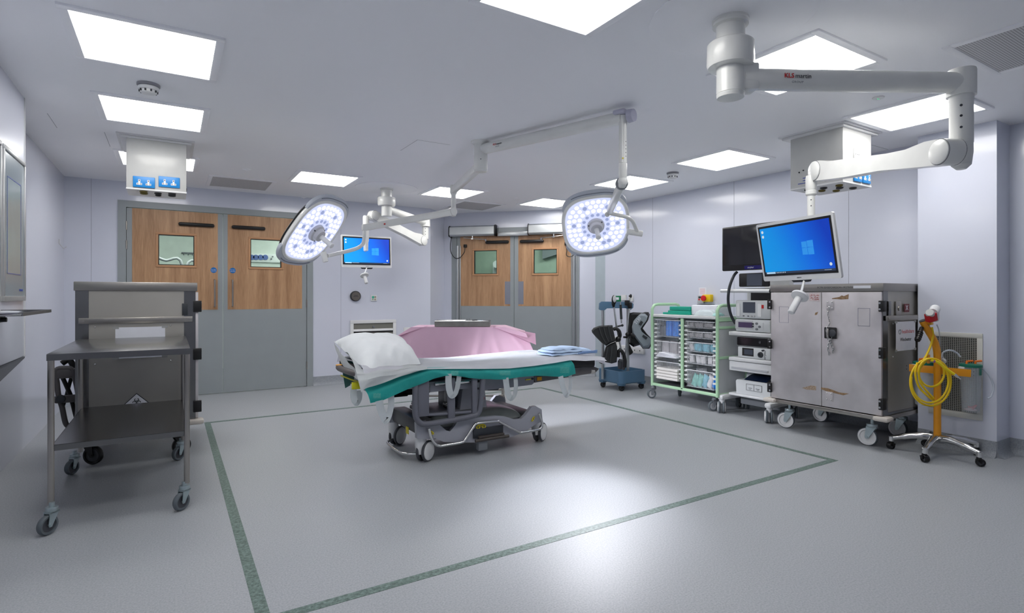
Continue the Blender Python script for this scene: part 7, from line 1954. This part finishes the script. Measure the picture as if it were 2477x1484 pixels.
# vacuum gauge on top
vg = thing('vacuum_regulator', tuple(sp_(2253, 775)), 'white and red vacuum regulator at the top of the amber stand', 'regulator')
b = MB(); b.box(sp_(2259, 763, 4.2), (0.07, 0.06, 0.10), 0.02); b.cyl(sp_(2262, 748, 4.2), sp_(2256, 757, 4.14), 0.034, 0.03, seg=24); b.build('body', M_WHITE2, vg)
b = MB(); b.box(sp_(2252, 768, 4.12), (0.065, 0.05, 0.062), 0.006, rot=Matrix.Rotation(-0.35, 4, 'Y') @ Matrix.Rotation(-0.5, 4, 'Z')); b.build('red_housing', mat('regulator_red', (196, 24, 34), 0.35), vg)
b = MB(); b.lathe([(0, 0), (0.027, 0), (0.030, 0.006), (0.028, 0.03), (0.024, 0.036), (0, 0.037)], sp_(2250, 761, 4.12), (at(2246, 747, d=4.05) - sp_(2250, 761, 4.12)), 24); b.build('dial', M_WHITE, vg)
b = MB(); b.cyl(sp_(2251, 777, 4.15), sp_(2247, 787, 4.15), 0.008); b.box(sp_(2250, 783, 4.16), (0.04, 0.03, 0.02), 0.004); b.build('brass_fitting', mat('brass', (200, 150, 50), 0.3, metal=0.8), vg)
# coiled yellow hose
hz2 = thing('yellow_hose', tuple(at(2251, 925, d=4.05)), 'coiled yellow hose hung on the amber stand', 'hose')
def hp(u, v, d): return at(u, v, d=d)
def coil(cu, cv, rx, ry, d, a0, a1, n=40, dd=0.0): return [hp(cu + rx * cos(lerp(a0, a1, i / n)), cv + ry * sin(lerp(a0, a1, i / n)), d + dd * i / n) for i in range(n + 1)]
b = MB()
path = [hp(2254, 792, 4.16), hp(2257, 815, 4.16), hp(2250, 840, 4.13), hp(2240, 862, 4.08)]
path += coil(2251, 925, 49, 57, 4.06, radians(-110), radians(-110 + 360), 36, -0.03)
path += coil(2249, 922, 45, 53, 4.02, radians(-110), radians(-110 + 300), 30, -0.02)
b.tube(path, 0.0075, 10, smooth=2); b.build('outer_coil', M_HOSE, hz2)
b = MB(); b.tube(coil(2253, 902, 31, 34, 4.03, radians(-120), radians(300), 40, -0.03), 0.0075, 10, smooth=2)
b.tube([hp(2219, 878, 4.03), hp(2214, 905, 4.02), hp(2222, 935, 4.02), hp(2240, 955, 4.02), hp(2258, 970, 4.04)], 0.0075, 10, smooth=6)
b.tube([hp(2240, 873, 4.02), hp(2224, 895, 4.01), hp(2226, 925, 4.01), hp(2245, 950, 4.02), hp(2258, 964, 4.03)], 0.0075, 10, smooth=6); b.build('inner_coil', M_HOSE, hz2)
b = MB(); b.tube([hp(2252, 872, 4.0), hp(2268, 877, 3.99), hp(2285, 890, 3.98), hp(2308, 906, 3.97)], 0.009, 12, smooth=5); b.build('hose_tail', mat('hose_bright', (240, 216, 20), 0.35), hz2)
b = MB(); b.cyl(hp(2308, 906, 3.97), hp(2317, 913, 3.965), 0.011, 0.010, seg=16); b.cyl(hp(2317, 913, 3.965), hp(2324, 918, 3.96), 0.0045, seg=10); b.build('probe_plug', M_CHROME, hz2)
b = MB(); b.cyl(hp(2257, 874, 3.995), hp(2261, 875.5, 3.993), 0.0105, seg=14); b.build('lilac_band', mat('lilac_band', (150, 96, 140), 0.5), hz2)
# canisters
def canister(u, v0, v1, d, lab, tubes):
    top_ = at(u, v0, d=d); bot_ = at(u - 2, v1, d=d); bot_.x, bot_.y = top_.x, top_.y
    o = thing('suction_canister', tuple(bot_), lab, 'canister', 'clear suction canisters')
    M_CAN = mat('clear_canister', (214, 222, 228), 0.12, alpha=0.25, spec=0.6)
    b = MB(); b.lathe([(0, 0.003), (0.052, 0.003), (0.055, 0.012), (0.066, top_.z - bot_.z), (0.070, top_.z - bot_.z + 0.004), (0.064, top_.z - bot_.z), (0.052, 0.014), (0, 0.006)], bot_, seg=32); b.build('jar', M_CAN, o)
    b = MB(); b.lathe([(0, 0), (0.071, 0), (0.070, 0.018), (0.06, 0.022), (0, 0.024)], top_, seg=32); b.box(top_ + Vector((0, 0, -0.03)) + _R * 0.02 - _F * 0.066, (0.03, 0.008, 0.05), 0.003); b.build('lid', mat('lid_green', (20, 112, 92), 0.4), o)
    b = MB()
    for dx in (-0.03, 0.035):
        c0 = top_ + _R * dx + Vector((0, 0, 0.022)); b.tube([c0, c0 + Vector((0, 0, 0.018)), c0 + _R * 0.045 + Vector((0, 0, 0.022))], 0.008, 10)
    b.build('orange_connector', mat('connector_orange', (240, 122, 40), 0.4), o)
    b = MB(); b.box(top_ + _R * -0.06 + Vector((0, 0, -0.008)), (0.05, 0.04, 0.02), 0.003); b.build('mount_clip', M_WHITE2, o)
    return o, top_, bot_
o, tp, bp = canister(2348, 888, 998, 4.16, 'right-hand clear suction canister with a little pink residue, on the amber stand', None)
b = MB(); b.sph(bp + Vector((0, 0, 0.02)), 0.04, 14, (1, 1, 0.22)); b.build('residue_pale', mat('residue_pale', (220, 200, 205), 0.6), o)
b = MB(); b.tube([bp + Vector((-0.02, -0.02, 0.03)), bp + Vector((0.01, -0.03, 0.055)), bp + Vector((0.02, 0, 0.035)), bp + Vector((-0.01, 0.01, 0.04))], 0.006, 8, smooth=4); b.build('residue_pink', mat('residue_pink', (214, 130, 140), 0.6), o)
canister(2234, 882, 981, 4.30, 'left-hand clear suction canister behind the yellow hose on the amber stand', None)
M_TUBE = mat('clear_tubing', (196, 204, 216), 0.15, alpha=0.6)
b = MB(); b.tube([at(2355, 886, d=4.14), at(2372, 889, d=4.13), at(2392, 908, d=4.1), at(2403, 935, d=4.08), at(2398, 958, d=4.06), at(2390, 965, d=4.05)], 0.0065, 10, smooth=6)
tag(b.build('suction_tube', M_TUBE), 'clear tube arching off the right of the right-hand canister', 'tube', None)
b = MB(); b.tube([at(2278, 866, d=4.16), at(2282, 853, d=4.15), at(2298, 848, d=4.13), at(2314, 854, d=4.12), at(2323, 864, d=4.11)], 0.007, 10, smooth=6)
tag(b.build('suction_tube', M_TUBE), 'short clear tube curving right from the middle of the amber pole', 'tube', None)
b = MB(); b.tube([at(2266, 786, d=4.19), at(2271, 800, d=4.19), at(2273, 830, d=4.19), at(2271, 862, d=4.18)], 0.0045, 10, smooth=6)
tag(b.build('suction_tube', M_TUBE), 'thin clear tube dropping straight from the vacuum regulator', 'tube', None)
b = MB(); b.sph(at(2281, 874, d=4.2), 0.022, 16); b.cyl(at(2270, 858, d=4.18), at(2280, 866, d=4.18), 0.01, seg=12); b.build('float_valve', M_WHITE2, st)
